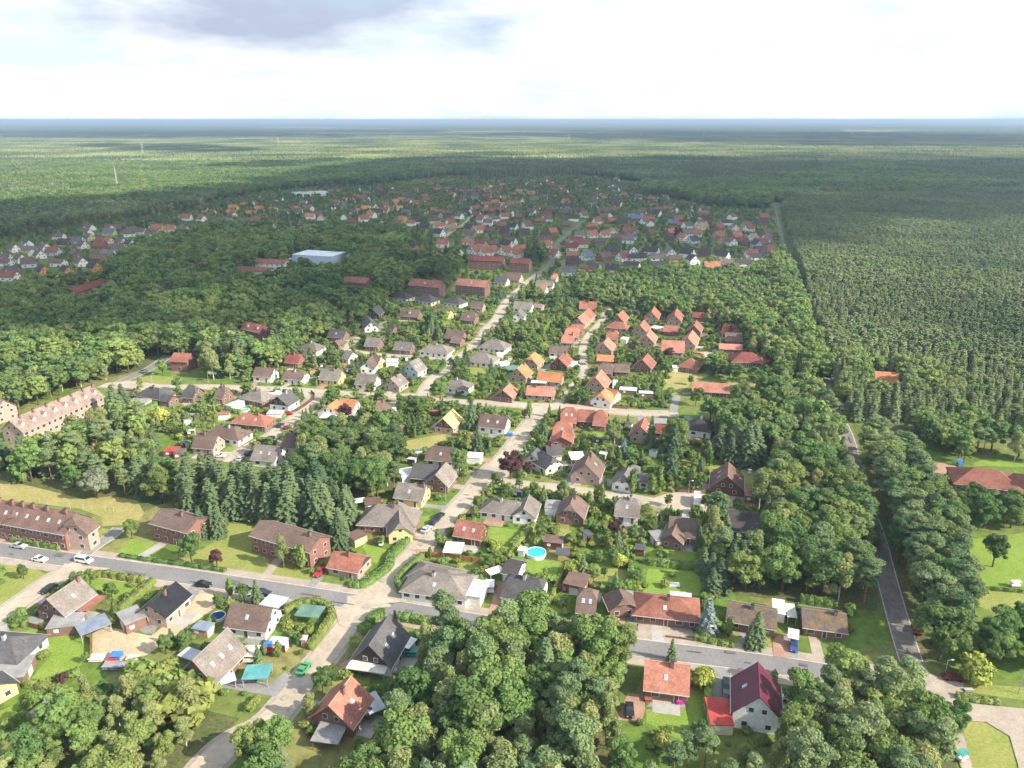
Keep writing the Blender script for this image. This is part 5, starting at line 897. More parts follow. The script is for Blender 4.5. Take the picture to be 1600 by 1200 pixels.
# ---------------------------------------------------------------- cars
PAINT = dict(white=(.75,.75,.75), black=(.015,.016,.018), red=(.42,.03,.035), maroon=(.14,.015,.02), silver=(.45,.46,.48), green=(.05,.3,.12), grey=(.14,.15,.16), blue=(.03,.07,.25), navy=(.02,.03,.07), beige=(.6,.55,.45))
def car_parts(van=False, camper=False):
    k = 'car%d%d' % (van, camper)
    if k in MATS: return MATS[k]
    L, Wd = (5.0, 1.9) if van else (6.2, 2.2) if camper else (4.4, 1.76)
    if camper: prof = [(-3.1,.35),(-3.1,2.75),(2.0,2.85),(2.3,2.2),(2.55,1.25),(3.1,1.0),(3.1,.35)]; gl = [(2.02,2.1),(2.28,2.1),(2.5,1.35),(1.7,1.35)]
    elif van: prof = [(-2.5,.35),(-2.5,1.0),(-2.42,1.9),(-2.2,1.97),(1.0,1.97),(1.75,1.15),(2.4,.95),(2.5,.6),(2.5,.35)]; gl = [(-2.3,1.15),(-2.25,1.75),(.9,1.78),(1.5,1.18)]
    else: prof = [(-2.2,.32),(-2.2,.85),(-2.0,.98),(-1.75,1.0),(-1.25,1.42),(-.1,1.47),(.85,1.0),(1.9,.86),(2.15,.7),(2.2,.32)]; gl = [(-1.6,1.02),(-1.2,1.35),(-.15,1.4),(.65,1.03)]
    b = MB(); n = len(prof); w = Wd/2
    def ins(z): return w - max(0, z-.95)*.22*(0 if camper else 1)
    for sy in (-1, 1):
        p = [(x, sy*ins(z), z) for x, z in prof]; b.poly(p if sy < 0 else p[::-1])
    for i in range(n):
        (x, z), (x2, z2) = prof[i], prof[(i+1) % n]; b.poly([(x,-ins(z),z),(x,ins(z),z),(x2,ins(z2),z2),(x2,-ins(z2),z2)])
    g = MB()
    for sy in (-1, 1):
        p = [(x, sy*(ins(z)+.012), z) for x, z in gl]; g.poly(p if sy < 0 else p[::-1])
    if not camper:
        q = [(-.02,1.43),(.80,1.045)] if not van else [(1.06,1.93),(1.7,1.23)]; (x,z),(x2,z2) = q; g.poly([(x+.02,-ins(z)+.08,z+.02),(x2+.02,-ins(z2)+.08,z2+.02),(x2+.02,ins(z2)-.08,z2+.02),(x+.02,ins(z)-.08,z+.02)])
        q = [(-1.33,1.37),(-1.72,1.03)] if not van else [(-2.44,1.8),(-2.5,1.1)]; (x,z),(x2,z2) = q; g.poly([(x-.02,ins(z)-.08,z+.01),(x2-.02,ins(z2)-.08,z2+.01),(x2-.02,-ins(z2)+.08,z2+.01),(x-.02,-ins(z)+.08,z+.01)])
    wh = MB(); wh.tube((0,-.1,0),(0,.1,0),.32,.32,12)
    hl = MB(); hl.box(0,.03,-.17,.17,-.08,.08)
    MATS[k] = (b.mesh('body', []), g.mesh('windows', mat('car_glass', (.02,.025,.03), .08, .1, spec=.9)), wh.mesh('wheel', mat('tyre', (.02,.02,.02), .9)), hl.mesh('headlight', mat('headlight', (.7,.7,.7), .2)), L, Wd); return MATS[k]
def car(label, t, x, y, x2, y2, col, van=False, camper=False, z=.13):
    p, q = tg(t, x, y), tg(t, x2, y2); a = math.atan2((q-p).y, (q-p).x); bm_, gm, wm, hm, L, Wd = car_parts(van, camper)
    root = empty('van' if van else 'camper_van' if camper else 'car', (p.x, p.y, z-.02), label, 'van' if van or camper else 'car', 'cars parked along the streets', a)
    key = ('body', van, camper, col)
    if key not in MATS: m = bm_.copy(); m.materials.append(mat('paint_'+col, PAINT[col], .3, .05, 1, spec=.6)); MATS[key] = m
    link('body', MATS[key], root); link('windows', gm, root)
    for sx in (-1, 1):
        for sy in (-1, 1): link('wheel', wm, root, (sx*L*.31, sy*(Wd/2-.09), .32))
    for sy in (-1, 1): link('headlight', hm, root, (L/2-.005, sy*Wd*.33, .68))
for a in (('silver car driving on the main road by the brick terrace','A',82,282,150,292,'silver'),('white car parked at the main road edge','A',168,338,235,350,'white'),('black car on the side street by the grey gabled house','A',205,462,150,495,'black'),('black car on the main road verge by the black roof','A',850,443,920,450,'black'),
 ('dark blue car on the main road by the thuja','A',1100,478,1160,490,'navy'),('red car on the drive of the small red bungalow','B',265,393,235,425,'red'),('silver car nearest of three on the pale street','B',710,212,760,165,'silver'),('navy car in the middle of three on the pale street','B',742,180,790,135,'navy'),
 ('black car farthest of three on the pale street','B',765,157,810,115,'black'),('bright green car parked on the south street','B',200,795,240,745,'green'),('grey car under the white balcony canopy','B',430,800,480,812,'grey'),('black car on the brick drive at the bottom','C',490,968,493,1010,'black'),
 ('black car beside the burgundy-roofed house','C',893,862,893,905,'black'),('grey car behind the black one by the red garage','C',893,915,893,960,'grey'),('blue car under the small white carport','D',160,700,160,740,'blue'),('dark red car in the shade of the forest road','D',668,632,655,590,'maroon'),('red car by the hedge at the forest road junction','D',822,832,870,838,'maroon'),
 ('white car between trees beside the burgundy roof','D',152,922,180,930,'white'),('red car beside the grey flat carport','F',352,488,395,488,'red'),('navy car left of the street bend','F',290,582,330,555,'navy'),('red car in the middle of the side street','F',345,597,380,575,'red'),('black car lower on the left side street','F',212,685,250,660,'black'),
 ('silver car at the end of the left side street','E',1505,675,1550,640,'silver'),('dark blue car last on the left side street','E',1555,640,1590,610,'navy'),('white car on the drive of the brown gabled brick house','E',1375,658,1420,660,'white'),('dark car on the drive of the brown gabled brick house','E',1300,662,1250,655,'black'),
 ('dark car beside the yellow-walled flat garage','E',845,275,880,262,'grey'),('grey car on the northwest road','E',900,125,940,105,'grey'),('red car on the parking court of the estate','K',1010,462,1040,462,'red'),('silver car at the corner of the parking court','K',1098,358,1120,350,'silver'),('silver car on the far court corner','K',1115,440,1140,440,'silver'),
 ('blue car beside the orange gabled brick house','G',737,213,775,210,'blue'),('dark car by the brown steep brick house','G',1160,915,1165,880,'grey'),('dark car on the loop road','N',1375,622,1400,620,'black'),('grey car parked beside the brick flats','P',595,975,630,970,'grey'),('white car by the lit brick gable','P',450,1098,490,1100,'white'),
 ('dark car on the brick flats road','J',1045,140,1090,140,'black'),('grey car under the trees on the cross street','G',65,385,110,388,'black')): car(*a)
car('white van driving along the main road', 'A', 352, 343, 420, 355, 'white', van=True); car('white camper van standing on the turning place', 'C', 770, 96, 768, 130, 'white', camper=True); car('white camper van parked by the red gabled house on the lane', 'G', 1180, 118, 1235, 118, 'white', camper=True)
car('white caravan standing beside the amber lit roof', 'K', 483, 662, 480, 690, 'white', camper=True); car('blue van at the far left edge of the sports hall', 'N', 950, 243, 985, 240, 'blue', van=True); car('white van parked in front of the paved forecourt trees', 'I', 340, 395, 335, 430, 'white', van=True)
# ---------------------------------------------------------------- lamps, fences, pool, masts
def lamp(label, t, x, y, h=5.0, arm=.9):
    p = tg(t, x, y); root = empty('street_lamp', (p.x, p.y, 0), label, 'lamp', 'street lamps'); a = MB(); a.tube((0,0,0),(0,0,h),.09,.06,8); a.tube((0,0,h),(arm,0,h+.15),.05,.04,6); link('pole', a.mesh('pole', METAL), root); b = MB(); b.box(arm-.1,arm+.5,-.14,.14,h+.06,h+.2); link('lamp_head', b.mesh('lamp_head', FRAME), root)
for a in (('street lamp on the turning place hedge','C',735,60),('street lamp by the brick terrace','A',155,265),('tall white lamp pole at the lower right edge','D',1097,890,8.0),('street lamp at the forest road junction','D',790,812,4),('street lamp beside the mossy-roofed bungalow','C',808,668,4),('street lamp on the cross street by the salmon bungalow','G',1008,395),
 ('street lamp opposite the dry triangle lawn','E',952,200),('street lamp by the row of street trees west','E',1303,195),('street lamp beside the half-hipped white bungalow','F',577,272),('street lamp by the pale street bushes','G',183,1160),('street lamp behind the sandy corner of the cross street','H',112,445),('street lamp beside the grey gabled branch house','J',428,590)): lamp(*a)
def fence(label, pts, h=1.6, m=None):
    P = line(pts, 0); c = P[0]; root = empty('fence', (c.x, c.y, 0), label, 'fence'); b = MB()
    for p, q in zip(P, P[1:]):
        d = (q-p).normalized(); n = Vector((-d.y, d.x, 0))*.03; L = (q-p).length; b.poly([tuple(p-c+n), tuple(q-c+n), (q.x-c.x+n.x, q.y-c.y+n.y, h), (p.x-c.x+n.x, p.y-c.y+n.y, h)]); b.poly([tuple(q-c-n), tuple(p-c-n), (p.x-c.x-n.x, p.y-c.y-n.y, h), (q.x-c.x-n.x, q.y-c.y-n.y, h)]); b.poly([(p.x-c.x-n.x, p.y-c.y-n.y, h),(p.x-c.x+n.x, p.y-c.y+n.y, h),(q.x-c.x+n.x, q.y-c.y+n.y, h),(q.x-c.x-n.x, q.y-c.y-n.y, h)])
        k = max(1, int(L/2.2))
        for i in range(k+1):
            w = p + d*L*i/k - c; a = MB(); a.box(w.x-.06, w.x+.06, w.y-.06, w.y+.06, 0, h+.12); link('post', a.mesh('post', WOODM), root)
    link('panel', b.mesh('panel', m or WOODM), root)
BRK = wallm('brick')
fence('orange-brown board fence below the white flat carport', 'B:705,318 B:800,325 B:900,342 B:1000,355', 1.6, mat('orange_boards', (.42,.2,.07), .85, .2, 2)); fence('dark board fence at the street corner bend', 'F:410,470 F:480,425 F:550,375 F:560,345 F:530,318', 1.5, mat('dark_boards', (.10,.06,.045), .9, .2, 2))
fence('brick garden wall above the turning place', 'H:380,1060 H:500,1095 H:600,1105 H:720,1098', 1.2, BRK); fence('low red brick wall along the cross street gardens', 'G:1290,425 G:1400,432 G:1600,445', 1.0, BRK); fence('low dark garden fence in front of the white bungalow', 'B:605,492 B:700,508 B:760,515', .9, ANTH)
fence('board fence along the left street gardens', 'A:118,612 A:165,625 A:212,635', 1.5); fence('brown fence around the sand yard side', 'A:381,660 A:380,700 A:380,750', 1.6); fence('low brick kerb wall of the gravel front garden', 'C:640,655 C:700,662 C:760,672', .6, BRK); fence('wooden garden fence right of the grey carport', 'K:1090,555 K:1092,530', 2.2, wallm('redbrick'))
def pool(label, t, x, y, r, h, col):
    p = tg(t, x, y); root = empty('swimming_pool', (p.x, p.y, 0), label, 'pool'); b = MB(); n = 28
    for i in range(n):
        a, c = 6.2832*i/n, 6.2832*(i+1)/n; A, C = (math.cos(a), math.sin(a)), (math.cos(c), math.sin(c)); b.poly([(A[0]*r,A[1]*r,0),(C[0]*r,C[1]*r,0),(C[0]*r,C[1]*r,h),(A[0]*r,A[1]*r,h)]); b.poly([(A[0]*r,A[1]*r,h),(C[0]*r,C[1]*r,h),(C[0]*(r-.18),C[1]*(r-.18),h),(A[0]*(r-.18),A[1]*(r-.18),h)]); b.poly([(C[0]*(r-.18),C[1]*(r-.18),0),(A[0]*(r-.18),A[1]*(r-.18),0),(A[0]*(r-.18),A[1]*(r-.18),h),(C[0]*(r-.18),C[1]*(r-.18),h)])
    link('rim', b.mesh('rim', mat('pool_rim', (.75,.75,.75), .5)), root); w = MB(); w.poly([(math.cos(6.2832*i/n)*(r-.19), math.sin(6.2832*i/n)*(r-.19), h-.15) for i in range(n)]); link('water', w.mesh('water', mat('pool_'+label[:5], col, .1, .06, 2, spec=.5)), root); mark([(p.x-r,p.y-r),(p.x+r,p.y-r),(p.x+r,p.y+r),(p.x-r,p.y+r)], 2)
pool('round blue swimming pool with white rim', 'C', 101, 314, 2.9, 1.2, (.03,.42,.75)); pool('dark blue trampoline pool beside the sand yard shed', 'A', 908, 575, 2.0, .8, (.02,.06,.16)); pool('small turquoise paddling pool behind the red hipped bungalow', 'F', 15, 460, 2.0, .7, (.05,.45,.5)); pool('blue paddling pool by the brown half-hipped house', 'J', 862, 262, 1.8, .7, (.03,.3,.6))
def box_thing(name, label, cat, t, x, y, sx, sy, h, m, rz=0, top=None):
    p = tg(t, x, y); root = empty(name, (p.x, p.y, 0), label, cat, None, rz); b = MB(); b.box(-sx/2,sx/2,-sy/2,sy/2,.25*h,h*.55); link('body', b.mesh('body', m), root); a = MB(); a.slab([(-sx/2-.1,-sy/2-.1,h),(sx/2+.1,-sy/2-.1,h),(sx/2+.1,sy/2+.1,h),(-sx/2-.1,sy/2+.1,h)], [(0,1,2,3)], .06); link('cover', a.mesh('cover', top or m), root)
    for q in (-1, 1):
        for w in (-1, 1): c = MB(); c.box(q*(sx/2-.08)-.04, q*(sx/2-.08)+.04, w*(sy/2-.08)-.04, w*(sy/2-.08)+.04, 0, h-.06); link('leg', c.mesh('leg', ANTH), root)
BL, WH, RD, PK, GN_ = mat('blue_tarp', (.05,.2,.6), .6), mat('white_tarp', (.75,.75,.75), .7), mat('red_plastic', (.5,.04,.03), .5), mat('pink_plastic', (.65,.03,.4), .5), mat('green_tarp', (.06,.3,.25), .6)
for a in (('tarp_pile','blue tarpaulin pile at the sand yard end','pile','A',486,742,2.4,2,1.2,BL),('tarp_pile','white rubbish pile at the sand yard corner','pile','A',405,750,3,2,1.0,WH),('tarp_pile','red plastic crate pile beside the blue tarpaulin','pile','A',462,762,2,1.5,.8,RD),('tarp_pile','white sack pile right of the blue tarpaulin','pile','A',555,752,2.5,1.6,.9,WH),('wood_pile','grey covered wood pile below the sand yard','pile','A',480,785,5,2,1.2,mat('grey_tarp',(.25,.25,.27),.7)),
 ('parasol_base','pink paddling seat on the bottom terrace','seat','C',697,930,1.2,1.1,.8,PK),('garden_table','white garden bench on the bottom lawn','bench','C',760,1092,2.2,1.4,.7,WH),('garden_table','red garden table on the bottom terrace','table','C',568,920,1.5,1.0,.75,mat('dull_red',(.28,.1,.07),.8)),('garden_table','white table on the bright hedged lawn','table','C',662,442,4.5,1.6,.6,WH),('sun_sail','cream awning beside the steep beige roof','awning','A',1035,745,5,4,2.3,mat('cream_cloth',(.7,.62,.48),.9)),
 ('play_tower','red and blue play tower by the side street','playset','B',55,720,1.8,1.8,2.6,RD,0.3,BL),('sandbox','blue play box beside the red play tower','playset','B',28,722,2.2,2.2,1.0,BL),('water_tank','white water tank on the lawn beside the yellow end','tank','B',522,275,1.2,1.2,1.9,WH),('trailer','white covered trailer beside the metal-roofed annex','trailer','B',975,462,2.2,3.5,2.4,WH),('cover_pile','dark green covered pile right of the steep dark house','pile','B',650,728,4,2.2,1.6,GN_),
 ('garden_table','grey garden table on the sunken terrace','table','B',570,800,1.8,1.0,.75,WH),('beehive','white hive on the shaded lawn of the timber house','hive','H',1055,955,1.0,1.0,1.8,WH),('garden_table','white garden seat on the shaded lawn of the timber house','bench','H',1128,975,2.0,1.2,.9,WH),('football_goal','small white goal on the park meadow','goal','D',1082,445,2.4,.9,1.8,WH),('bin','blue bin by the hall forecourt','bin','I',1150,790,1.6,1.6,2.2,BL),('bin','blue container beside the pale street drive','bin','G',680,655,2.4,1.4,1.3,BL),
 ('stone_bench','stone bench by the lower right lawn','bench','D',888,880,1.8,.7,.6,CONC),('kiosk','white and green kiosk at the lower right path','kiosk','D',858,1165,2.2,1.4,1.9,WH,0.5,GN_)): box_thing(*a)
def goal(label, t, x, y, x2, y2, h):
    p, q = tg(t,x,y), tg(t,x2,y2); c = (p+q)/2; root = empty('football_goal', (c.x,c.y,0), label, 'goal', 'goals on the yard behind the row house'); b = MB(); b.tube(p-c, p-c+Vector((0,0,h)), .07,.07); b.tube(q-c, q-c+Vector((0,0,h)),.07,.07); link('post', b.mesh('post', FRAME), root); a = MB(); a.tube(p-c+Vector((0,0,h)), q-c+Vector((0,0,h)),.07,.07); link('crossbar', a.mesh('crossbar', FRAME), root)
goal('white goal frame near the pink row house', 'E', 292,568, 342,548, 2.0); goal('white goal frame at the near end of the yard', 'E', 370,655, 400,648, 2.0)
for i, (x, y) in enumerate(((250,945),(300,960),(440,980),(520,985),(575,995),(660,1000),(712,1005),(420,950))):   # drying posts on the meadow
    p = tg('E', x, y); b = MB(); b.tube((0,0,0),(0,0,2.0),.07,.06); b.tube((-.7,0,1.95),(.7,0,1.95),.05,.05); o = link('clothes_post', b.mesh('clothes_post', mat('weathered_post', (.42,.39,.33), .9))); o.location = p; setp(o, 'pale clothes line post on the yellow meadow above the brick terrace', 'post', 'clothes line posts on the meadow')
def lattice(label, px, py, h, bw, arms, name='pylon', col=None):
    p = gp(px, py); root = empty(name, (p.x, p.y, 0), label, 'pylon' if arms else 'mast', 'power pylons over the far forest' if arms else None); b = MB(); r = h*.003+.04
    m = mat('galvanised', (.5,.5,.49), .6, .05)
    lv = [(i/7) for i in range(8)]
    for i in range(7):
        z0, z1 = h*lv[i], h*lv[i+1]; a0, a1 = bw*(1-lv[i]*.88), bw*(1-lv[i+1]*.88); C0 = [(a0,a0),(-a0,a0),(-a0,-a0),(a0,-a0)]; C1 = [(a1,a1),(-a1,a1),(-a1,-a1),(a1,-a1)]
        for j in range(4): b.tube((*C0[j],z0),(*C1[j],z1),r,r,4); b.tube((*C0[j],z0),(*C1[(j+1)%4],z1),r*.6,r*.6,4)
    link('tower', b.mesh('tower', m), root)
    for z, w in arms:
        a = MB(); a.tube((-w,0,h*z),(0,0,h*z+1.5),r*.8,r,4); a.tube((w,0,h*z),(0,0,h*z+1.5),r*.8,r,4); a.tube((-w,0,h*z),(w,0,h*z),r,r,4); link('cross_arm', a.mesh('cross_arm', m), root)
lattice('tall lattice radio mast with dish drums at the left forest edge', 185, 302, 46, 1.3, (), 'radio_mast')
for i, (px, py, h, w) in enumerate(((224,246,52,'nearest left pylon on the sunlit forest'),(436,234,50,'second pylon on the sunlit forest'),(611,225,50,'third pylon where the sunlit forest ends'),(761,222,46,'small pylon left of the middle one'),(889,224,50,'pale pylon standing out in the middle of the far forest'),(1002,217,44,'pylon right of the middle one'),(1099,216,42,'pylon over the dark far forest'),(1184,216,42,'bright pylon at the right of the dark forest'),(1264,213,40,'faint pylon further right'),(1330,213,40,'faint far pylon, third from right'),(1484,210,40,'faint far pylon at the right end'))):
    lattice(w, px, py, h, 3.4, ((.62,9),(.78,11),(.92,7)))
def turbine(px, py, h, label):
    p = gp(px, py); root = empty('wind_turbine', (p.x, p.y, 0), label, 'wind turbine', 'wind turbines on the horizon'); m = mat('turbine_white', (.85,.85,.85), .5, .02); b = MB(); b.tube((0,0,0),(0,0,h),3.2,1.8,8); link('tower', b.mesh('tower', m), root); n = MB(); n.box(-2,2,-5,4,h-2,h+2); link('nacelle', n.mesh('nacelle', m), root)
    for k in range(3): a = k*2.094+px*.7; bl = MB(); bl.tube((0,-5.5,h),(math.sin(a)*h*.45,-5.5,h+math.cos(a)*h*.45),1.6,.4,5); link('blade', bl.mesh('blade', m), root)
for px, py, l in ((28,194.6,'far left'),(53,194.6,'second from the left'),(70,194.6,'third from the left'),(97,194.8,'fourth from the left'),(1229,194.4,'fifth from the left, over the right half'),(1238,194.4,'middle of the right pair'),(1441,195.2,'leftmost of the pair at the right'),(1445,195.0,'close behind the pair at the right'),(1489,195.2,'rightmost of all')): turbine(px, py, 80, f'white wind turbine on the horizon, {l}')
def near_house(x, y):
    best = None
    for r_, l, c in HOUSES:
        if not l: continue
        d = (c.x-x)**2+(c.y-y)**2
        if best is None or d < best[0]: best = (d, l, c)
    return best
def SHORT(p, n):
    w = p.split()
    if len(w) <= n: return p
    for cut in (' with ', ' beside ', ' behind ', ' of ', ' at ', ' on ', ' in ', ' by ', ' the '):
        q = p.rsplit(cut, 1)[0]
        if q != p and 3 <= len(q.split()) <= n: return q
    return ' '.join(w[:n])
# ---------------------------------------------------------------- hedges
for a in (('clipped hedge round the corner lawn of the white bungalow', 'B:697,322 B:645,362 B:590,415 B:588,440 B:612,470', 1.8, 1.4), ('long hedge on the street side of the red bungalow garden', 'B:640,242 B:590,300 B:560,325 B:560,365 B:500,410 B:445,445 B:392,440', 1.5, 2.4),
  ('square hedge around the small garden by the south street', 'B:120,560 B:175,525 B:250,518 B:310,540 B:320,580 B:280,640 B:225,710', 2.0, 1.6), ('hedge along the left garden of the steep dark house', 'B:475,600 B:500,572 B:540,566', 1.8, 2.5), ('dark hedge block left of the steep dark house', 'B:435,640 B:470,620', 2.0, 2.5), ('lower hedge block left of the steep dark house', 'B:390,695 B:440,690', 2.0, 2.5), ('long shaded hedge behind the steep dark house', 'B:590,580 B:660,590 B:735,605', 1.8, 2.0),
  ('hedge behind the lawn of the grey gabled house', 'A:390,405 A:440,400 A:510,415 A:600,428', 1.8, 1.4), ('thick hedge between the grey and black roofs', 'A:640,428 A:590,475 A:540,515 A:500,550', 1.8, 1.8), ('bright clipped hedge below the left side street', 'A:45,590 A:112,610', 1.8, 1.6), ('long hedge at the bottom left lawns', 'A:0,835 A:70,850 A:180,870 A:295,895', 1.5, 1.8),
  ('dark hedge between the two bright lawns', 'C:575,352 C:680,365 C:780,372', 2.2, 1.6), ('tall hedge left of the pool garden', 'C:92,195 C:50,240 C:5,285', 1.8, 1.8), ('yellow-green hedge beside the dark hipped house', 'C:215,390 C:195,425 C:160,520', 1.5, .9), ('hedge right of the bottom lawn', 'C:820,860 C:812,960 C:812,990', 2.2, 1.6), ('hedge left of the bright hedged lawn', 'C:498,360 C:492,410 C:485,450', 2.0, 1.6),
  ('hedge in front of the block flats lawn', 'A:500,318 A:600,335 A:740,352 A:860,370 A:940,382', .9, 1.2), ('hedge by the mossy bungalow front', 'C:755,660 C:830,680 C:925,695', 1.2, 1.4), ('green hedge along the salmon bungalow', 'G:1130,268 G:1095,320 G:1065,370', 1.8, 1.4), ('hedge by the bright orange roof', 'F:910,400 F:960,405 F:1010,408', 1.8, 2.0), ('hedge on the red bungalow lawn by the side street', 'F:205,495 F:260,505 F:325,515', 1.6, 2.4), ('hedge row by the white garden lawn west', 'E:1200,462 E:1280,470 E:1345,470', 1.8, 2.0), ('hedge behind the white playhouse', 'E:1440,375 E:1510,390', 1.8, 1.6),
  ('hedge along the yellow garage', 'E:870,390 E:940,355 E:1000,320', 2.0, 2.6), ('hedge in front of the white bungalow row', 'F:250,100 F:380,118 F:440,130', 1.6, 1.8), ('long hedge of the corner plot on the branch street', 'J:640,650 J:720,645 J:775,640 J:770,670 J:710,720', 1.6, 1.6), ('brown-green hedge of the white hipped bungalow', 'J:770,590 J:860,570 J:950,510', 1.6, 1.4), ('low hedge before the white hipped bungalow', 'J:680,585 J:770,590', 1.2, 1.2), ('hedge of the dry lawn above the grey bungalow', 'J:940,770 J:1010,780 J:1080,775', 1.8, 2.2), ('yellow hedge row above the lane gardens', 'K:30,320 K:70,270 K:105,225', 1.6, 1.4), ('hedge between the back row gardens', 'K:605,245 K:630,205', 1.6, 1.4), ('shrub hedge on the traffic island', 'D:835,905 D:900,918 D:1015,932', 1.0, 1.6), ('thin hedge across the right park meadow', 'D:905,452 D:1000,460 D:1120,470', .8, .8), ('dark hedge behind the mossy bungalow trees', 'D:185,508 D:260,520 D:340,532', 2.2, 1.6)): hedge(*a)
hedge('long shrub border in front of the brick terrace', 'A:60,250 A:130,262 A:200,275 A:262,285', 1.6, 3.0)
# ---------------------------------------------------------------- single trees and shrubs
T_ = tree
for a in (('copper_beech','G',690,992,10.5,'dark purple-leaved tree on the street corner'),('copper_beech','G',820,960,5,'low copper shrub right of the purple-leaved tree'),('copper_beech','A',905,362,5.5,'purple-leaved tree before the brick blocks'),('copper_beech','F',800,525,7,'dark purple tree beside the orange L-shaped roof'),('copper_beech','C',432,240,6,'bare brownish tree in the middle gardens'),('copper_beech','K',820,478,6,'purple bush beside the large plain roof'),('copper_beech','K',590,445,5,'purple shrub in the middle of the red estate'),('copper_beech','G',798,525,4.5,'purple shrub by the junction thuja'),('copper_beech','K',1408,420,7,'purple tree at the wood edge of the estate'),('copper_beech','Q',450,710,13,'dark purple tree beside the village green'),
 ('golden_shrub','E',1008,440,6.5,'bright yellow tree on the west gardens'),('golden_shrub','J',778,302,7,'golden yellow tree by the upper gardens'),('golden_shrub','C',792,860,5.2,'large yellow-green shrub beside the red roof at the bottom'),('golden_shrub','C',448,362,4.2,'yellow-green shrub between the middle lawns'),('golden_shrub','C',250,400,5,'bright green round tree by the pool lawn'),('golden_shrub','B',998,298,3.6,'yellow flowering shrub by the orange fence'),('golden_shrub','E',190,715,3.5,'small yellow shrub in the left wood edge'),('golden_shrub','D',915,835,6.5,'bright yellow-green tree by the junction'),('golden_shrub','C',396,175,2.6,'yellow shrub before the white half-hipped house'),('golden_shrub','G',985,1135,3,'yellow shrub by the turning lane hedge'),
 ('columnar_conifer','E',152,825,7,'yellow pointed conifer at the meadow edge'),('columnar_conifer','B',95,738,4.6,'yellow cone conifer by the play tower'),('columnar_conifer','B',182,370,8,'left one of twin bright columnar conifers'),('columnar_conifer','B',195,374,8,'right one of twin bright columnar conifers'),('columnar_conifer','B',758,270,5.5,'single columnar conifer at the pale street edge'),('columnar_conifer','G',835,520,8,'dark columnar conifer at the junction'),('columnar_conifer','C',900,655,6,'broad dark thuja before the mossy bungalow'),('columnar_conifer','A',962,490,6,'dark round thuja by the main road'),('columnar_conifer','H',742,890,7,'left bright cypress behind the timber house'),('columnar_conifer','H',838,870,7,'right bright cypress behind the timber house'),('columnar_conifer','H',605,1050,8,'broad bright thuja beside the timber house'),('columnar_conifer','H',140,1100,9,'tall bright thuja before the complex-roofed house'),('columnar_conifer','H',290,1110,8,'pair thuja beside the carport'),('columnar_conifer','H',350,1075,9,'second pair thuja beside the carport'),
 ('columnar_conifer','B',945,90,4,'rust coloured slim thuja by the corner'),('columnar_conifer','G',1535,880,6,'bright slim cypress right of the brown brick house'),('columnar_conifer','C',320,120,6.5,'dark thuja right of the half-hipped house'),('columnar_conifer','C',372,100,7,'tall thuja left of the white half-hipped house'),('columnar_conifer','C',500,60,7,'clipped thuja on the turning lane corner'),('columnar_conifer','C',350,95,6,'middle thuja left of the white half-hipped house'),
 ('blue_spruce','C',812,640,10,'blue spruce on the main road front garden'),('blue_spruce','H',70,830,8,'pale blue spruce beside the red steep house'),
 ('spruce_tree','C',664,758,6.5,'small young spruce above the red roof'),('spruce_tree','A',1072,512,7,'small spruce by the main road gardens'),('spruce_tree','B',352,290,13,'lone spruce above the small red bungalow'),('spruce_tree','C',860,215,13,'spruce left of the long dark roof'),('spruce_tree','C',885,260,10,'second spruce left of the long dark roof'),('spruce_tree','C',1060,290,11,'spruce below the long dark roof'),('spruce_tree','C',1015,690,10,'slim spruce before the mossy bungalow'),('spruce_tree','C',990,700,7,'short spruce beside the slim one'),('spruce_tree','A',840,240,11,'left spruce of the pair by the brick block'),('spruce_tree','A',915,235,12,'right spruce of the pair by the brick block'),('spruce_tree','G',385,600,13,'tall spruce right of the straw roof'),('spruce_tree','G',430,790,11,'broad spruce behind the white garage'),('spruce_tree','G',540,200,10,'bright spruce by the dry lawn'),('spruce_tree','G',340,110,11,'dark spruce by the upper street'),('spruce_tree','H',440,995,15,'very tall spruce in the right gardens'),('spruce_tree','H',285,740,13,'spruce beside the red steep house'),('spruce_tree','G',950,690,9,'dark conifer left of the red front wing'),('spruce_tree','C',1055,200,11,'spruce above the long dark roof end'),('spruce_tree','N',90,990,22,'very tall narrow conifer left of the white bungalows'),('spruce_tree','N',330,930,18,'tall conifer right of the narrow one'),
 ('silver_tree','E',612,912,11,'pale silvery round tree on the meadow edge'),('broadleaf_tree','A',100,412,5,'low round tree on the left verge'),('broadleaf_tree','A',550,245,7,'light tree at the block drive'),('broadleaf_tree','A',800,345,10,'light green tree between the brick blocks'),('birch_tree','B',118,365,11,'slim tree before the right brick block'),('broadleaf_tree','G',495,370,12,'pale round tree on the cross street'),('broadleaf_tree','G',140,390,13,'large tree left of the pale round one'),('broadleaf_tree','F',1350,560,14,'big oak in the middle gardens'),('broadleaf_tree','F',1000,350,7,'rounded street tree on the cross street'),('birch_tree','G',1470,740,12,'left birch behind the red double house'),('birch_tree','G',1500,735,13,'right birch behind the red double house'),('broadleaf_tree','G',1260,410,8,'round tree at the north lane corner'),('broadleaf_tree','G',1170,400,6,'small tree beside the north lane corner'),('broadleaf_tree','H',635,420,9,'single tree before the salmon hall'),('broadleaf_tree','H',595,258,5,'dark round bush tree on the meadow'),('pine_tree','G',275,195,11,'pine beside the upper street'),('pine_tree','G',225,190,10,'second pine beside the upper street'),('pine_tree','E',1268,388,9,'slim pine in the west gardens'),
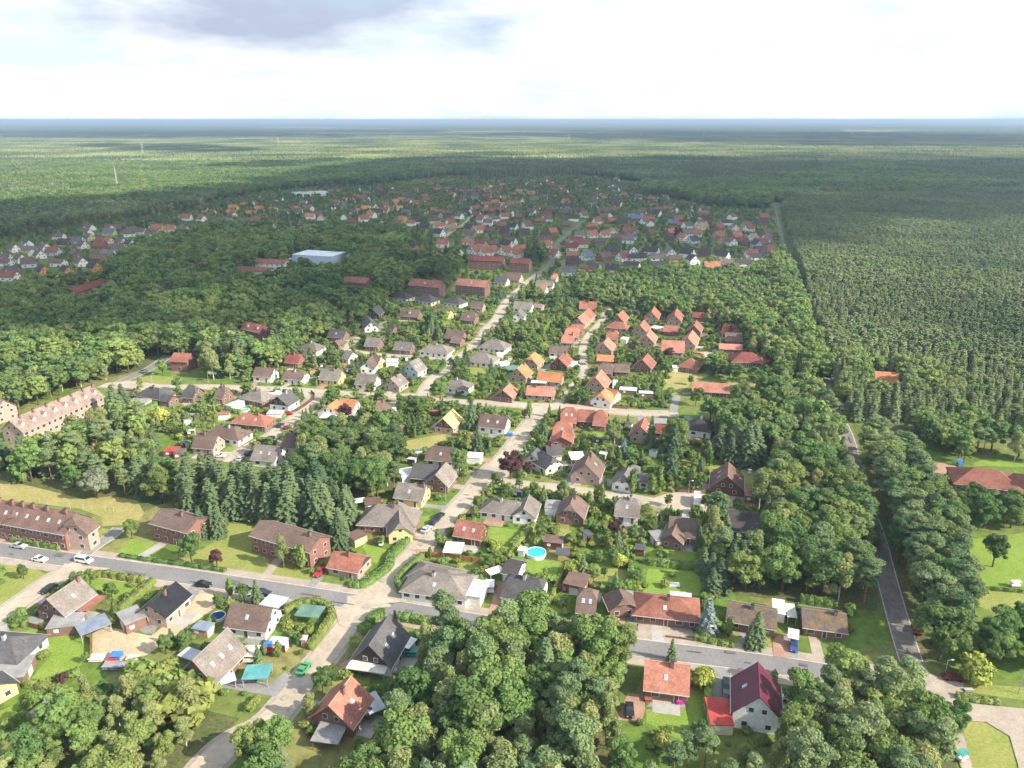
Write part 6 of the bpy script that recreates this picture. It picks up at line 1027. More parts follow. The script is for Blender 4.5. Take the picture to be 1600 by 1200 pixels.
 ('broadleaf_tree','D',988,362,11,'single tree on the right park meadow'),('broadleaf_tree','D',825,1062,8,'small tree on the lower right path'),('broadleaf_tree','N',740,960,12,'large round tree behind the yellow gable'),('birch_tree','N',600,930,10,'slim birch beside the red hipped brick house'),('broadleaf_tree','E',1020,150,9,'round tree on the dry triangle'),('broadleaf_tree','C',650,110,4.5,'small tree on the turning island'),('broadleaf_tree','C',805,120,5,'second small tree on the turning island'),('broadleaf_tree','C',935,130,4.5,'small round tree beside the turning place'),('broadleaf_tree','C',500,255,6,'grey-green tree in the middle gardens'),('broadleaf_tree','I',1180,770,9,'bright round tree above the hall roof'),('broadleaf_tree','G',290,970,11,'large loose tree before the ivy gable'),('broadleaf_tree','B',470,1000,3,'small pale bush by the grey lean-to'),('spruce_tree','B',785,1120,12,'young bright spruce at the bottom wood edge'),('pine_tree','B',940,930,18,'tall pine with orange trunk in the bottom wood')): T_(a[0],*a[1:])
# ---------------------------------------------------------------- woods
wood('bottom left wood', 'Z', '-40,1270 40,1215 80,1160 130,1118 200,1098 280,1100 325,1118 352,1135 330,1160 300,1215 200,1360 -60,1360', (('broadleaf_tree',4),('birch_tree',3)), 6.0, 7, 12, 1)
wood('wood edge beside the sand yard', 'Z', '130,1100 200,1075 262,1068 295,1085 335,1108 368,1120 350,1140 270,1105 150,1112', (('broadleaf_tree',5),('garden_shrub',2)), 5, 5, 8, 2)
wood('trees right of the bottom street end', 'Z', '378,1210 420,1150 470,1165 560,1190 590,1260 560,1340 380,1340', (('broadleaf_tree',4),('spruce_tree',2)), 6.6, 8, 13, 3)
wood('bottom middle wood', 'Z', '595,1260 630,1120 650,1058 690,1012 725,992 800,1006 945,1030 970,1050 958,1085 950,1120 962,1170 975,1235 970,1340 560,1340', (('broadleaf_tree',3),('pine_tree',4),('spruce_tree',1),('birch_tree',4)), 5.6, 8, 17, 4)
wood('pines below the bottom lawn', 'Z', '1000,1225 1050,1195 1110,1205 1150,1195 1215,1205 1225,1340 1000,1340', (('pine_tree',3),('birch_tree',2)), 6, 8, 10.5, 5)
wood('bottom right wood', 'Z', '1240,1085 1262,1066 1330,1072 1380,1092 1420,1118 1455,1145 1470,1200 1480,1340 1215,1340 1235,1140', (('pine_tree',5),('broadleaf_tree',3),('birch_tree',1)), 6.2, 11, 16, 6)
wood('pine belt right of the forest road', 'Z', '1455,1045 1432,980 1408,900 1385,820 1362,745 1345,690 1400,720 1450,800 1495,880 1512,960 1505,1020', (('pine_tree',6),('broadleaf_tree',2)), 4.7, 12, 17, 7, .2)
wood('dark trees at the right park corner', 'Z', '1530,1050 1530,1010 1560,985 1640,985 1680,1060 1600,1065', (('broadleaf_tree',5),('birch_tree',1)), 6.5, 7, 10, 8)
wood('round trees left of the junction lawn', 'Z', '1460,1050 1480,1050 1530,1065 1520,1072 1470,1062', (('broadleaf_tree',1),), 6, 6, 8, 9)
wood('mixed wood left of the forest road', 'Z', '1115,880 1110,840 1180,805 1205,740 1205,690 1290,650 1312,715 1330,790 1348,850 1368,930 1362,952 1300,945 1235,935 1150,925', (('broadleaf_tree',5),('birch_tree',3),('pine_tree',3),('spruce_tree',1)), 6.0, 9, 16.5, 10, .5)
wood('dark conifer hedge below the long dark roof', 'C', '790,330 830,300 900,320 1000,330 1080,340 1080,420 1000,430 900,430 900,520 850,520 800,430', (('spruce_tree',5),('columnar_conifer',1)), 4.8, 8, 14, 11)
wood('conifers behind the steep timber house', 'Z', '1045,720 1060,690 1110,700 1160,705 1190,720 1180,740 1150,728 1100,715', (('spruce_tree',3),('broadleaf_tree',1)), 6, 11, 16, 12)
wood('wood above the timber house', 'Z', '1290,645 1205,690 1150,720 1110,690 1090,680 1110,655 1150,648 1190,665 1200,640 1270,615', (('broadleaf_tree',5),('birch_tree',2),('pine_tree',2)), 6.5, 9, 14, 13)
wood('dark spruce plantation above the brick blocks', 'Z', '285,803 400,820 470,835 545,853 548,810 520,775 450,770 390,765 300,765', (('spruce_tree',1),), 5.5, 11, 18, 14)
wood('mixed wood behind the spruce plantation', 'Z', '500,690 560,695 620,710 625,770 570,790 550,800 520,770 470,755 480,710', (('broadleaf_tree',4),('birch_tree',3),('pine_tree',1)), 6.2, 10, 15, 15)
wood('large trees in the middle gardens', 'Z', '540,675 580,660 640,665 630,720 600,720 560,695', (('broadleaf_tree',3),('birch_tree',1)), 8, 9, 13, 16)
wood('mixed wood left of the side street', 'E', '0,800 0,660 120,590 150,560 190,620 300,620 420,680 480,560 440,480 600,370 780,340 830,430 960,520 1000,620 1050,700 1100,730 1110,890 960,990 880,930 700,880 520,890 330,850', (('broadleaf_tree',4),('spruce_tree',3),('pine_tree',3),('birch_tree',2)), 6.8, 8, 15, 17)
wood('wood behind the pink row house', 'E', '-100,420 60,400 180,360 300,310 440,250 560,205 640,200 720,150 640,90 500,140 300,150 100,250 -100,300', (('birch_tree',3),('pine_tree',1),('broadleaf_tree',4)), 6.0, 9, 15, 18)
wood('tall trees at the northwest junction', 'E', '1060,170 1200,190 1500,200 1540,150 1560,80 1400,60 1250,70 1200,120', (('broadleaf_tree',3),('spruce_tree',2),('birch_tree',2)), 7.5, 10, 18, 19)
wood('wood edge behind the white bungalows', 'N', '0,1000 100,960 250,1000 400,950 480,870 420,760 300,800 200,850 0,880', (('spruce_tree',3),('broadleaf_tree',2),('birch_tree',2)), 7.5, 12, 18, 20)
wood('trees along the salmon hall meadow', 'H', '640,460 780,440 900,420 1100,300 1250,280 1500,310 1600,420 1600,560 1000,560 760,500', (('broadleaf_tree',4),('birch_tree',2)), 6.5, 8, 12, 21)
wood('wood edge right of the red estate', 'K', '1060,580 1120,520 1280,560 1420,540 1600,600 1600,650 1180,630', (('broadleaf_tree',4),('birch_tree',1)), 6, 7, 11, 22)
wood('tall trees around the meadow gardens', 'K', '1290,310 1400,330 1420,440 1600,480 1600,560 1440,530 1420,480', (('broadleaf_tree',1),), 7, 9, 14, 23)
wood('roadside trees right of the hall roof', 'I', '1230,930 1400,960 1600,950 1700,1100 1500,1200 1350,1150 1150,1100', (('broadleaf_tree',1),), 6.4, 9, 13, 24)
wood('trees beside the paved forecourt', 'I', '800,640 900,600 1300,600 1400,700 1230,740 1050,740 900,720', (('broadleaf_tree',3),('pine_tree',1)), 6, 9, 14, 25)
wood('trees between the hall and the park lawn', 'D', '850,180 900,120 1000,130 1250,150 1250,215 1000,215 880,225', (('broadleaf_tree',1),), 6.5, 8, 12, 41)
wood('shady trees right of the pine belt', 'I', '700,560 790,520 900,540 1100,560 1300,560 1300,640 1000,620 860,640 800,600', (('broadleaf_tree',3),('birch_tree',1)), 6.2, 9, 13, 42)
wood('right edge trees above the park', 'D', '830,240 900,170 1000,190 1120,200 1250,160 1250,60 1000,60 840,120', (('broadleaf_tree',3),('pine_tree',2)), 6, 10, 15, 26)
wood('trees at the right lawn edge', 'I', '1450,690 1560,700 1700,720 1700,790 1500,760', (('birch_tree',2),('broadleaf_tree',2)), 6, 9, 14, 27)
wood('dark trees in front of the upper street', 'J', '1100,440 1180,380 1300,380 1400,400 1500,470 1420,500 1300,480 1180,460', (('pine_tree',2),('broadleaf_tree',3)), 6.5, 6, 9, 28)
wood('trees left of the loop road', 'J', '-40,500 60,480 110,400 120,260 200,130 330,120 380,180 160,240 120,420 90,520 20,540', (('broadleaf_tree',3),('spruce_tree',2)), 7, 9, 15, 29)
wood('round trees on the loop road', 'J', '270,450 330,400 560,420 570,470 420,470 300,460', (('broadleaf_tree',1),), 7, 5, 8, 30)
wood('tall trees right of the loop road', 'J', '650,380 690,350 760,370 780,470 700,500 640,470', (('broadleaf_tree',3),('spruce_tree',1)), 7.5, 9, 13, 31)
wood('trees before the brick flats', 'O', '350,1130 560,1110 700,1160 840,1130 900,1200 600,1250 300,1250', (('broadleaf_tree',3),('spruce_tree',1)), 8, 9, 14, 32)
wood('park trees between the brick flats', 'O', '700,1080 830,1000 850,900 1000,930 1250,880 1300,960 1200,1080 1180,1200 1100,1060 900,1050', (('broadleaf_tree',2),('spruce_tree',3)), 9, 11, 17, 33)
wood('group of trees by the upper street bend', 'P', '480,840 560,830 700,830 800,950 730,880 640,910 560,900', (('broadleaf_tree',2),('spruce_tree',2)), 8, 12, 17, 34)
wood('bright trees on the upper street corner', 'J', '1330,150 1420,150 1540,160 1530,90 1400,60', (('broadleaf_tree',1),), 8, 6, 9, 35)
wood('sunlit wood above the red estate', 'Z', FN, (('broadleaf_tree',4),('birch_tree',3)), 7.2, 9, 13, 36)
wood('dark broadleaf forest on the left', 'Z', FL, (('broadleaf_tree',9),('birch_tree',1),('spruce_tree',1)), 7.9, 8, 18, 37)
wood('pine plantation on the right', 'Z', '1322,660 1302,590 1278,520 1258,450 1237,387 1223,335 1222,300 1800,290 1900,660 1600,690 1500,670 1420,660', (('young_pine_tree',24),('broadleaf_tree',1),('pine_tree',1)), 4.4, 9.5, 12, 38, .6)
wood('tree belt left of the forest road', 'Z', '1205,412 1218,400 1255,480 1272,550 1285,600 1255,600 1235,520 1215,450', (('broadleaf_tree',1),), 6.6, 10, 15, 39, .4)
wood('wood strip behind the village', 'Q', '120,320 300,330 560,370 640,400 900,430 1250,440 1290,380 1250,330 900,300 500,290 300,260 150,240', (('broadleaf_tree',5),('spruce_tree',1)), 8, 13, 19, 40)
# ---------------------------------------------------------------- garden planting
GARDENS = ['560,945 700,780 760,700 800,650 890,650 960,660 1060,670 1110,700 1110,760 1200,780 1200,800 1110,850 1110,960 1230,1000 1330,1000 1330,950 1240,940 1240,1035 1000,1005 690,955',
  '330,720 420,640 480,610 640,620 790,645 820,660 740,760 640,800 560,900 590,930 480,910 500,860 560,830 560,800 640,760 640,700 540,670 480,690 420,720', '0,1180 0,860 120,880 340,910 560,945 500,1020 420,1110 380,1110 320,1060 260,1030 150,1030 60,1110',
  '200,600 380,605 480,615 440,660 370,710 310,720 260,680 210,650', '380,600 380,560 440,540 540,500 580,480 640,470 860,440 900,470 900,580 900,635 800,635 640,625 480,610', '880,640 880,560 860,470 900,470 1000,495 1120,500 1200,540 1200,580 1060,590 1050,650 960,640',
  '480,1030 560,960 690,965 680,1000 640,1040 610,1120 560,1180 430,1160', '990,1015 1240,1050 1230,1180 1000,1180']
def sc_label(k): return {'garden_shrub':'rounded green shrub', 'broadleaf_tree':'small leafy tree', 'columnar_conifer':'slim upright conifer', 'spruce_tree':'small garden spruce', 'birch_tree':'slim light garden birch', 'copper_beech':'dark purple shrub', 'golden_shrub':'yellow-green shrub'}[k]
def garden_fn(rr, x, y):
    q = rr.random(); b = occ(x, y, .3)
    if b & 4 and rr.random() < .88: return
    if b & 8: return
    if q < .66: k, h = 'garden_shrub', rr.uniform(.9, 2.8)
    elif q < .84: k, h = 'broadleaf_tree', rr.uniform(3, 6.5)
    elif q < .92: k, h = 'columnar_conifer', rr.uniform(2.2, 5)
    elif q < .955: k, h = 'spruce_tree', rr.uniform(4, 8)
    elif q < .968: k, h = 'golden_shrub', rr.uniform(1.2, 2.6)
    elif q < .985: k, h = 'copper_beech', rr.uniform(1.8, 4)
    else: k, h = 'birch_tree', rr.uniform(6, 9)
    if h > 2.0 and not sight_clear(x, y, h):
        if rr.random() < .6: return
        k, h = 'garden_shrub', rr.uniform(.7, 1.3)
    cand(k, x, y, h, '@'+sc_label(k), None)
SHEDN = [0]
def shed_fn(rr, x, y):
    if occ(x, y, 2.6) & 15 or not sight_clear(x, y, 2.5) or SHEDN[0] > 34: return
    nh = near_house(x, y); c = rr.choice(('dark','brown','grey','rust','green','lightgrey')); px, py, _ = proj(x, y); hx, hy, _ = proj(nh[2].x, nh[2].y); a = rr.uniform(-.6,.6)
    if not (5 < px < 1595 and 5 < py < 1195): return
    rel = ('left of' if px < hx else 'right of') if abs(px-hx) > abs(py-hy)*.7 else 'behind' if py < hy else 'in front of'; dx, dy = math.cos(a)*1.6, math.sin(a)*1.6; SHEDN[0] += 1
    u = [proj(x+s_*dx, y+s_*dy, 2.3) for s_ in (-1, 1)]; n0 = len(HOUSES)
    flat(f'{CR2[c]} garden shed {rel} the {SHORT(nh[1], 9)}', 'Z', u[0][0], u[0][1], u[1][0], u[1][1], rr.uniform(2.2, 3.2), 2.3, c, rr.choice(('wood','tan','dark','white')), name='garden_shed', cat='shed', tilt=.1); del HOUSES[n0:]
CR2 = dict(dark='dark', brown='brown', grey='grey', rust='rusty', green='green', lightgrey='pale')
for i, s in enumerate(GARDENS): scatter([(p.x, p.y) for p in tpoly('Z', s)], 13, shed_fn, 500+i, 3, 2)
for i, s in enumerate(GARDENS): scatter([(p.x, p.y) for p in tpoly('Z', s)], 2.9, garden_fn, 100+i, 3, .9)
def village_fn(rr, x, y):
    if occ(x, y, 2.2) & 3: return
    q = rr.random()
    if q < .5: k, h = 'broadleaf_tree', rr.uniform(3.5, 7.5)
    elif q < .75: k, h = 'garden_shrub', rr.uniform(1.5, 3)
    elif q < .9: k, h = 'spruce_tree', rr.uniform(4, 9)
    else: k, h = 'birch_tree', rr.uniform(5, 8)
    if not sight_clear(x, y, h*.85):
        if rr.random() < .35: return
        k, h = 'garden_shrub', rr.uniform(1.2, 2.4)
    cand(k, x, y, h, 'village gardens', None)
for i, s in enumerate(('-60,470 -60,375 60,362 170,348 300,332 350,310 450,296 560,290 700,278 880,275 1010,290 1060,318 1210,335 1220,400 1215,412 1180,430 1000,433 900,440 870,470 800,478 700,472 640,440 640,370 580,365 470,375 400,365 330,362 300,377 240,387 190,412 170,442 100,458',)):
    scatter([(p.x, p.y) for p in tpoly('Z', s)], 8.6, village_fn, 200+i, 3, 2.0)
# forest from the back of the village out to two kilometres
def north_fn(rr, x, y):
    px, py, d = proj(x, y)
    n = math.sin(x*.004+1.3)+math.sin(y*.0031+x*.0017)+math.sin(x*.011-y*.006)*.6
    k = 'young_pine_tree' if n + (px-700)/900 > .5 else 'pine_tree' if n > -.3 else 'broadleaf_tree'
    if rr.random() < .1: k = rr.choice(('birch_tree','spruce_tree'))
    h = rr.uniform(12, 17)
    if sight_clear(x, y, h*.7, 16): cand(k, x, y, h, 'far forest', None, 1.15)
NB = '-900,470 -300,520 0,376 60,362 170,348 300,332 350,310 450,296 560,290 700,276 880,272 1010,285 1060,300 1222,318 1240,312 1900,288 1900,259 1300,259 800,259 0,259 -900,259'
scatter([(p.x, p.y) for p in tpoly('Z', NB)], 7.6, north_fn, 300, 2, 2)
# ---------------------------------------------------------------- individuals and the uncountable rest
LOOK = dict(young_pine_tree='narrow plantation pine', broadleaf_tree='leafy broad-crowned tree', birch_tree='light green loose birch', pine_tree='tall pine with open crown', spruce_tree='dark pointed spruce', columnar_conifer='slim conifer', garden_shrub='rounded bush', copper_beech='purple shrub', golden_shrub='yellow shrub', silver_tree='silvery tree', blue_spruce='blue spruce')
CATS = dict(garden_shrub='shrub', golden_shrub='shrub')
PL = []     # garden plants waiting for a label
prng = random.Random(5)
def seen(x, y, h):
    a = proj(x, y, h*.9); b = proj(x, y, h*.4)
    return any(2 < p[0] < 1598 and 2 < p[1] < 1198 for p in (a, b))
NLIM = dict(young_pine_tree=290, broadleaf_tree=290, pine_tree=290, spruce_tree=290, birch_tree=260, garden_shrub=295, columnar_conifer=150, golden_shrub=60, copper_beech=60)
for k, L in CAND.items():
    vis = [c for c in L if seen(c[1], c[2], c[3])]; vis.sort(key=lambda c: (not c[7], c[0])); ind = vis[:NLIM.get(k, 100)]; rest = vis[NLIM.get(k, 100):] + [c for c in L if not seen(c[1], c[2], c[3])]
    for (d, x, y, h, lab, g, wide, solo) in ind:
        s = h/REFH[k]*1.0; me = HI[k][prng.randrange(len(HI[k]))]; cat = CATS.get(k, 'tree'); wz = s*prng.uniform(.92, 1.12)*wide
        if solo: label, grp = lab, None
        elif lab.startswith('@'):
            nh = near_house(x, y); px, py, _ = proj(x, y); hx, hy, _ = proj(nh[2].x, nh[2].y); rel = 'left of' if hx-px > 14 else 'right of' if px-hx > 14 else 'in front of' if py > hy else 'behind'
            if abs(py-hy) > abs(px-hx)*1.2: rel = 'in front of' if py > hy else 'behind'
            label = f'{lab[1:]} {rel} the {nh[1]}'; grp = None
            if len(label.split()) > 16: label = f'{lab[1:]} {rel} the {SHORT(nh[1], 16-len(lab.split())-len(rel.split())-1)}'
        else: label, grp = f'{LOOK[k]} {"" if lab.startswith("trees") and 0 else "in the"} {lab}', f'{k.replace("_"," ")}s of the {lab}'
        root = empty(k, (x, y, 0), label, cat, grp, prng.uniform(0, 6.28)); root.scale = (wz, wz, s); link('crown', me[0], root); link('trunk', me[1], root)
        if lab.startswith('@'): PL.append(root)
    if rest and k in LOWC:
        n = len(rest); A = np.array([(c[1], c[2], 0) for c in rest], np.float32); me = bpy.data.meshes.new(k+'_forest'); me.vertices.add(n); me.vertices.foreach_set('co', A.ravel())
        hs = np.array([c[3] for c in rest], np.float32)/REFH[k]; nm = {'broadleaf_tree':'broadleaf_forest','pine_tree':'pine_forest','spruce_tree':'spruce_forest','birch_tree':'birch_forest','garden_shrub':'garden_shrubbery','young_pine_tree':'young_pine_forest'}[k]
        at = me.attributes.new('size', 'FLOAT_VECTOR', 'POINT'); wv = hs*RNG.uniform(.92,1.15,n)*(1.12 if k != 'garden_shrub' else 1); at.data.foreach_set('vector', np.column_stack([wv, wv, hs]).astype(np.float32).ravel())
        at = me.attributes.new('turn', 'FLOAT_VECTOR', 'POINT'); at.data.foreach_set('vector', np.column_stack([np.zeros(n), np.zeros(n), RNG.uniform(0,6.28,n)]).astype(np.float32).ravel())
        at = me.attributes.new('form', 'INT', 'POINT'); at.data.foreach_set('value', RNG.integers(0,4,n).astype(np.int32))
        o = link(nm, me); o['kind'] = 'stuff'; o['label'] = f'mass of {LOOK[k]}s covering the far woods and gardens'; o['category'] = 'forest' if k != 'garden_shrub' else 'shrubbery'
        ng = bpy.data.node_groups.new(nm, 'GeometryNodeTree'); ng.interface.new_socket('Geometry', in_out='INPUT', socket_type='NodeSocketGeometry'); ng.interface.new_socket('Geometry', in_out='OUTPUT', socket_type='NodeSocketGeometry')
        gi, go, ip, ci = ng.nodes.new('NodeGroupInput'), ng.nodes.new('NodeGroupOutput'), ng.nodes.new('GeometryNodeInstanceOnPoints'), ng.nodes.new('GeometryNodeCollectionInfo')
        ci.inputs['Collection'].default_value = LOWC[k]; ci.inputs['Separate Children'].default_value = True; ci.inputs['Reset Children'].default_value = True
        def attr(nm_, ty): a = ng.nodes.new('GeometryNodeInputNamedAttribute'); a.data_type = ty; a.inputs['Name'].default_value = nm_; return a.outputs[0]
        ng.links.new(gi.outputs[0], ip.inputs['Points']); ng.links.new(ci.outputs[0], ip.inputs['Instance']); ip.inputs['Pick Instance'].default_value = True
        ng.links.new(attr('form', 'INT'), ip.inputs['Instance Index']); ng.links.new(attr('size', 'FLOAT_VECTOR'), ip.inputs['Scale'])
        er = ng.nodes.new('FunctionNodeEulerToRotation'); ng.links.new(attr('turn', 'FLOAT_VECTOR'), er.inputs[0]); ng.links.new(er.outputs[0], ip.inputs['Rotation'])
        ng.links.new(ip.outputs[0], go.inputs[0]); md = o.modifiers.new('trees', 'NODES'); md.node_group = ng
    print(k, len(ind), len(rest))
# ---------------------------------------------------------------- forest beyond two kilometres: tiles of trees, then one canopy sheet to the horizon
def tile_mesh(i, S=90):
    V, Q, M = [], [], []; rr = random.Random(40+i); o = 0
    for _ in range(150):
        x, y = rr.uniform(-S/2, S/2), rr.uniform(-S/2, S/2); h = rr.uniform(10, 17); r = rr.uniform(2.6, 4.6); n = 6
        pin = rr.random() < .5; ring = [(.35,.75),(.62,1.0),(.85,.62)] if not pin else [(.3,.9),(.6,.62),(.85,.28)]
        v = [(x+math.cos(6.283*j/n+rr.uniform(-.2,.2))*r*f*rr.uniform(.8,1.15), y+math.sin(6.283*j/n)*r*f*rr.uniform(.8,1.15), h*z*rr.uniform(.92,1.06)) for z, f in ring for j in range(n)] + [(x,y,h),(x+.2,y,h*1.01)]
        q = [(k*n+j, k*n+(j+1)%n, (k+1)*n+(j+1)%n, (k+1)*n+j) for k in range(2) for j in range(n)] + [(2*n+j, 2*n+(j+1)%n, 3*n, 3*n+1) if 0 else (2*n+2*j, 2*n+(2*j+1)%n, 2*n+(2*j+2)%n, 3*n) for j in range(3)]
        V += v; Q += [tuple(o+a for a in f) for f in q]; o += len(v)
    return npmesh('tile', np.array(V), np.array(Q), [FARLEAF])
def farleaf():
    m = bpy.data.materials.new('far_canopy'); m.use_nodes = True; t = m.node_tree; b = t.nodes['Principled BSDF']; b.inputs['Roughness'].default_value = 1; b.inputs['Specular IOR Level'].default_value = 0
    n = t.nodes.new; l = t.links.new; g = n('ShaderNodeNewGeometry')
    a = n('ShaderNodeTexNoise'); a.inputs['Scale'].default_value = .0032; a.inputs['Detail'].default_value = 5; l(g.outputs['Position'], a.inputs['Vector'])
    r = n('ShaderNodeValToRGB'); e = r.color_ramp.elements; e[0].position = .38; e[0].color = (.06,.095,.045,1); e[1].position = .68; e[1].color = (.27,.30,.12,1); x = e.new(.5); x.color = (.14,.17,.065,1); l(a.outputs['Fac'], r.inputs[0])
    c = n('ShaderNodeTexNoise'); c.inputs['Scale'].default_value = .14; c.inputs['Detail'].default_value = 2; l(g.outputs['Position'], c.inputs['Vector'])
    mr = n('ShaderNodeMapRange'); mr.inputs[1].default_value = .3; mr.inputs[2].default_value = .7; mr.inputs[3].default_value = .7; mr.inputs[4].default_value = 1.35; l(c.outputs['Fac'], mr.inputs[0])
    v = n('ShaderNodeVectorMath'); v.operation = 'SCALE'; l(r.outputs[0], v.inputs[0]); l(mr.outputs[0], v.inputs['Scale']); src = v.outputs[0]
    l(src, b.inputs['Base Color']); return m
FARLEAF = farleaf()
cl = bpy.data.collections.new('far_tiles')
for i in range(6): cl.objects.link(bpy.data.objects.new('tile', tile_mesh(i)))
pts = []
y = 1700.0
while y < 6200:
    x0 = y*.72; x = -x0
    while x < x0:
        px, py, _ = proj(x, y)
        if py < 263: pts.append((x+random.uniform(-12,12), y+random.uniform(-12,12), 0))
        x += 82
    y += 82
n = len(pts); me = bpy.data.meshes.new('distant_forest'); me.vertices.add(n); me.vertices.foreach_set('co', np.array(pts, np.float32).ravel())
at = me.attributes.new('turn', 'FLOAT_VECTOR', 'POINT'); at.data.foreach_set('vector', np.column_stack([np.zeros(n), np.zeros(n), RNG.uniform(0,6.28,n)]).astype(np.float32).ravel())
at = me.attributes.new('form', 'INT', 'POINT'); at.data.foreach_set('value', RNG.integers(0,6,n).astype(np.int32))
o = link('distant_forest', me); o['kind'] = 'stuff'; o['label'] = 'far-off forest reaching towards the horizon'; o['category'] = 'forest'
ng = bpy.data.node_groups.new('distant_forest', 'GeometryNodeTree'); ng.interface.new_socket('Geometry', in_out='INPUT', socket_type='NodeSocketGeometry'); ng.interface.new_socket('Geometry', in_out='OUTPUT', socket_type='NodeSocketGeometry')
gi, go, ip, ci = ng.nodes.new('NodeGroupInput'), ng.nodes.new('NodeGroupOutput'), ng.nodes.new('GeometryNodeInstanceOnPoints'), ng.nodes.new('GeometryNodeCollectionInfo')
ci.inputs['Collection'].default_value = cl; ci.inputs['Separate Children'].default_value = True; ci.inputs['Reset Children'].default_value = True
def attr(nm_, ty): a = ng.nodes.new('GeometryNodeInputNamedAttribute'); a.data_type = ty; a.inputs['Name'].default_value = nm_; return a.outputs[0]
ng.links.new(gi.outputs[0], ip.inputs['Points']); ng.links.new(ci.outputs[0], ip.inputs['Instance']); ip.inputs['Pick Instance'].default_value = True; ng.links.new(attr('form','INT'), ip.inputs['Instance Index'])
er = ng.nodes.new('FunctionNodeEulerToRotation'); ng.links.new(attr('turn','FLOAT_VECTOR'), er.inputs[0]); ng.links.new(er.outputs[0], ip.inputs['Rotation']); ng.links.new(ip.outputs[0], go.inputs[0]); o.modifiers.new('trees','NODES').node_group = ng
# canopy sheet: rings of growing spacing, bumpy top, open fields between the woods
V, Q = [], []; ys = [6100.0]
while ys[-1] < 40000: ys.append(ys[-1]*1.012)
NX = 420
for y in ys:
    for i in range(NX+1):
        x = (i/NX-.5)*1.7*y; f = math.sin(x*.0011+y*.0007)+math.sin(x*.0004-y*.0013+2)+.8*math.sin(x*.0023+y*.0019+1)
        V.append((x, y, max(.5, (13 + random.uniform(-4,5)) if f > -.95 else .6)))
for j in range(len(ys)-1):
    for i in range(NX): a = j*(NX+1)+i; Q.append((a, a+1, a+NX+2, a+NX+1))
HZ = bpy.data.materials.new('horizon_woods'); HZ.use_nodes = True; t = HZ.node_tree; b = t.nodes['Principled BSDF']; b.inputs['Roughness'].default_value = 1; b.inputs['Specular IOR Level'].default_value = 0
g = t.nodes.new('ShaderNodeNewGeometry'); sp = t.nodes.new('ShaderNodeSeparateXYZ'); t.links.new(g.outputs['Position'], sp.inputs[0]); r = t.nodes.new('ShaderNodeValToRGB'); r.color_ramp.elements[0].position = .0; r.color_ramp.elements[0].color = (.32,.30,.14,1); r.color_ramp.elements[1].position = .3; r.color_ramp.elements[1].color = (.08,.11,.045,1)
mr = t.nodes.new('ShaderNodeMapRange'); mr.inputs[1].default_value = 0; mr.inputs[2].default_value = 16; t.links.new(sp.outputs['Z'], mr.inputs[0]); t.links.new(mr.outputs[0], r.inputs[0]); t.links.new(r.outputs[0], b.inputs['Base Color'])
o = link('horizon_forest', npmesh('horizon_forest', np.array(V), np.array(Q), [HZ])); o['kind'] = 'stuff'; o['label'] = 'woods and fields fading out at the horizon'; o['category'] = 'forest'
# ---------------------------------------------------------------- clouds that throw the shade seen on the ground
CLM = bpy.data.materials.new('cloud'); CLM.use_nodes = True; t = CLM.node_tree; t.nodes.clear(); o_, d_, r_, m_ = (t.nodes.new('ShaderNode'+q) for q in ('OutputMaterial','BsdfDiffuse','BsdfTranslucent','MixShader'))
d_.inputs[0].default_value = (.9,.9,.92,1); r_.inputs[0].default_value = (.9,.9,.92,1); m_.inputs[0].default_value = .5; t.links.new(d_.outputs[0], m_.inputs[1]); t.links.new(r_.outputs[0], m_.inputs[2]); tp_ = t.nodes.new('ShaderNodeBsdfTransparent'); m2_ = t.nodes.new('ShaderNodeMixShader'); m2_.inputs[0].default_value = .08; t.links.new(m_.outputs[0], m2_.inputs[1]); t.links.new(tp_.outputs[0], m2_.inputs[2]); t.links.new(m2_.outputs[0], o_.inputs[0])
CH = 2300.0
def cloud(poly, sp, seed, hole=0.0):
    off = TOSUN*(CH/TOSUN.z); P = [gp(*map(float, q.split(','))) for q in poly.split()]; pl = [(p.x, p.y) for p in P]; rr = random.Random(seed); c = sum(P, Vector())/len(P); L = []
    xs = [p[0] for p in pl]; ys_ = [p[1] for p in pl]; y = min(ys_)
    while y <= max(ys_):
        x = min(xs)
        while x <= max(xs):
            X, Y = x+rr.uniform(-.4,.4)*sp, y+rr.uniform(-.4,.4)*sp
            if inpoly(np.array([X]), np.array([Y]), pl)[0] and rr.random() >= hole: L.append(((X-c.x, Y-c.y, rr.uniform(-.1,.35)*sp), (sp*rr.uniform(.62,.95),)*2+(sp*rr.uniform(.3,.6),)))
            x += sp
        y += sp
    V, F = ico_fill(L, 1.0); tri = F[:,:3]
    o = link('cloud', npmesh('cloud', V, tri, [CLM])); o.location = c + off; o['kind'] = 'structure'; return o
cloud('-260,560 0,545 180,560 340,548 420,530 470,505 540,490 620,470 700,462 770,452 860,425 900,428 1000,412 1180,408 1290,395 1300,372 1450,360 1600,352 1800,340 1800,252 1600,251 1250,249 1000,252 900,254 760,252 640,252 520,268 420,288 300,306 150,318 0,328 -260,340', 55, 1)
cloud('-300,219 200,219 420,217 640,215 800,214 1000,221 1300,226 1700,236 1700,216 1300,209 900,206 600,206 300,207 -300,207', 260, 2, .08)
cloud('980,213 1150,215 1700,216 1700,232 1450,233 1200,229 1000,223', 170, 4, .1)
cloud('120,228 330,231 420,240 300,243 150,237', 70, 5, .15)
cloud('560,250 480,262 420,270 300,268 420,258', 60, 6, .3)
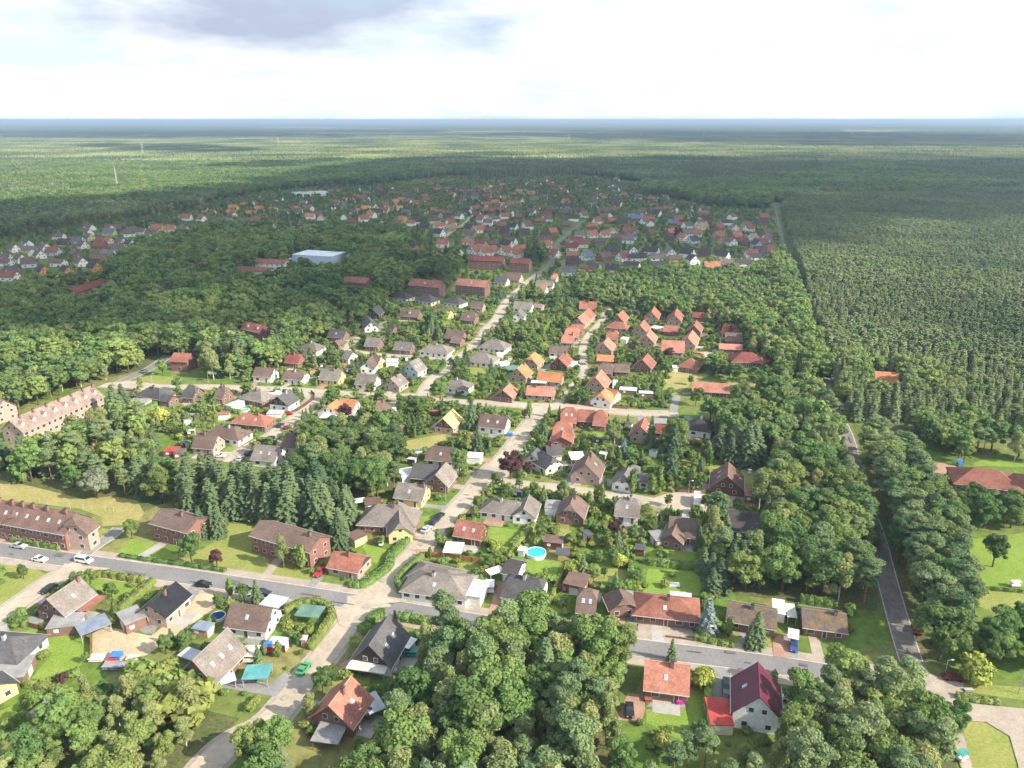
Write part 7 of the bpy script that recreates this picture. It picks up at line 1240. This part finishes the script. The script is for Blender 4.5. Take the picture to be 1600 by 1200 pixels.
# ---------------------------------------------------------------- air
HAZE = bpy.data.materials.new('haze'); HAZE.use_nodes = True; t = HAZE.node_tree; t.nodes.clear(); o_ = t.nodes.new('ShaderNodeOutputMaterial'); v_ = t.nodes.new('ShaderNodeVolumePrincipled')
v_.inputs['Color'].default_value = (.58,.77,1,1); v_.inputs['Density'].default_value = 1.05e-4; v_.inputs['Anisotropy'].default_value = .2; t.links.new(v_.outputs[0], o_.inputs['Volume'])
b = MB(); b.box(-42500, 42500, -700, 42500, -1, 127); o = link('haze', b.mesh('haze', HAZE)); o['kind'] = 'stuff'
# ---------------------------------------------------------------- labels: tell apart what still shares one
def words(s): return len(s.split())
def compact(s):          # 'white house with dark red roof' -> 'dark-red-roofed white house'
    a, b = s.split(' house with '); return f'{b.replace(" roof", "").replace(" ", "-")}-roofed {a} house'
def split_labels():
    def groups():
        d = {}
        for o in THINGS: d.setdefault(o['label'], []).append(o)
        return [v for v in d.values() if len(v) > 1]
    pos = {o.name: proj(o.location.x, o.location.y, 2) for o in THINGS}
    vset = {o.name for o, _, _ in VHOUSE}; orig = {o.name: o['label'].split(',')[0] for o, _, _ in VHOUSE}
    for v in groups():
        if v[0].name in vset:                       # village houses: by an unlike neighbour
            for o in v:
                base = orig[o.name]; p = pos[o.name]; c = []
                for q, qx, qy in VHOUSE:
                    if q is o: continue
                    a = orig[q.name]
                    if a == base: continue
                    pq = pos[q.name]; c.append((math.hypot(pq[0]-p[0], (pq[1]-p[1])*2.2), pq[0]-p[0], pq[1]-p[1], a))
                c.sort(key=lambda k: k[0]); d, dx, dy, a = c[0]; rel = ('left of' if dx > 0 else 'right of') if abs(dx) > abs(dy)*1.5 else ('in front of' if dy < 0 else 'behind')
                short = compact(base); a = compact(a)
                o['label'] = f'{short} {rel} the {a}'
    for v in groups():
        g = v[0].get('group')
        if v[0] in PL or (g is None):
            for o in v: o['group'] = (v[0]['label'] + ' cluster')[:90]
        elif v[0].name in vset and len(v) <= 12:
            v.sort(key=lambda o: -o.location.y); n = len(v)
            names = {2: ['farther','nearer'], 3: ['farthest','middle','nearest']}.get(n) or (['farthest'] + ['second farthest','third farthest','fourth farthest','fifth farthest','sixth farthest','seventh farthest','eighth farthest','ninth farthest','tenth farthest'][:n-2] + ['nearest'])
            for o, w in zip(v, names): o['label'] = f'{w} {o["label"]}'
split_labels()
print('things', len(THINGS), 'objects', len(SC.objects))
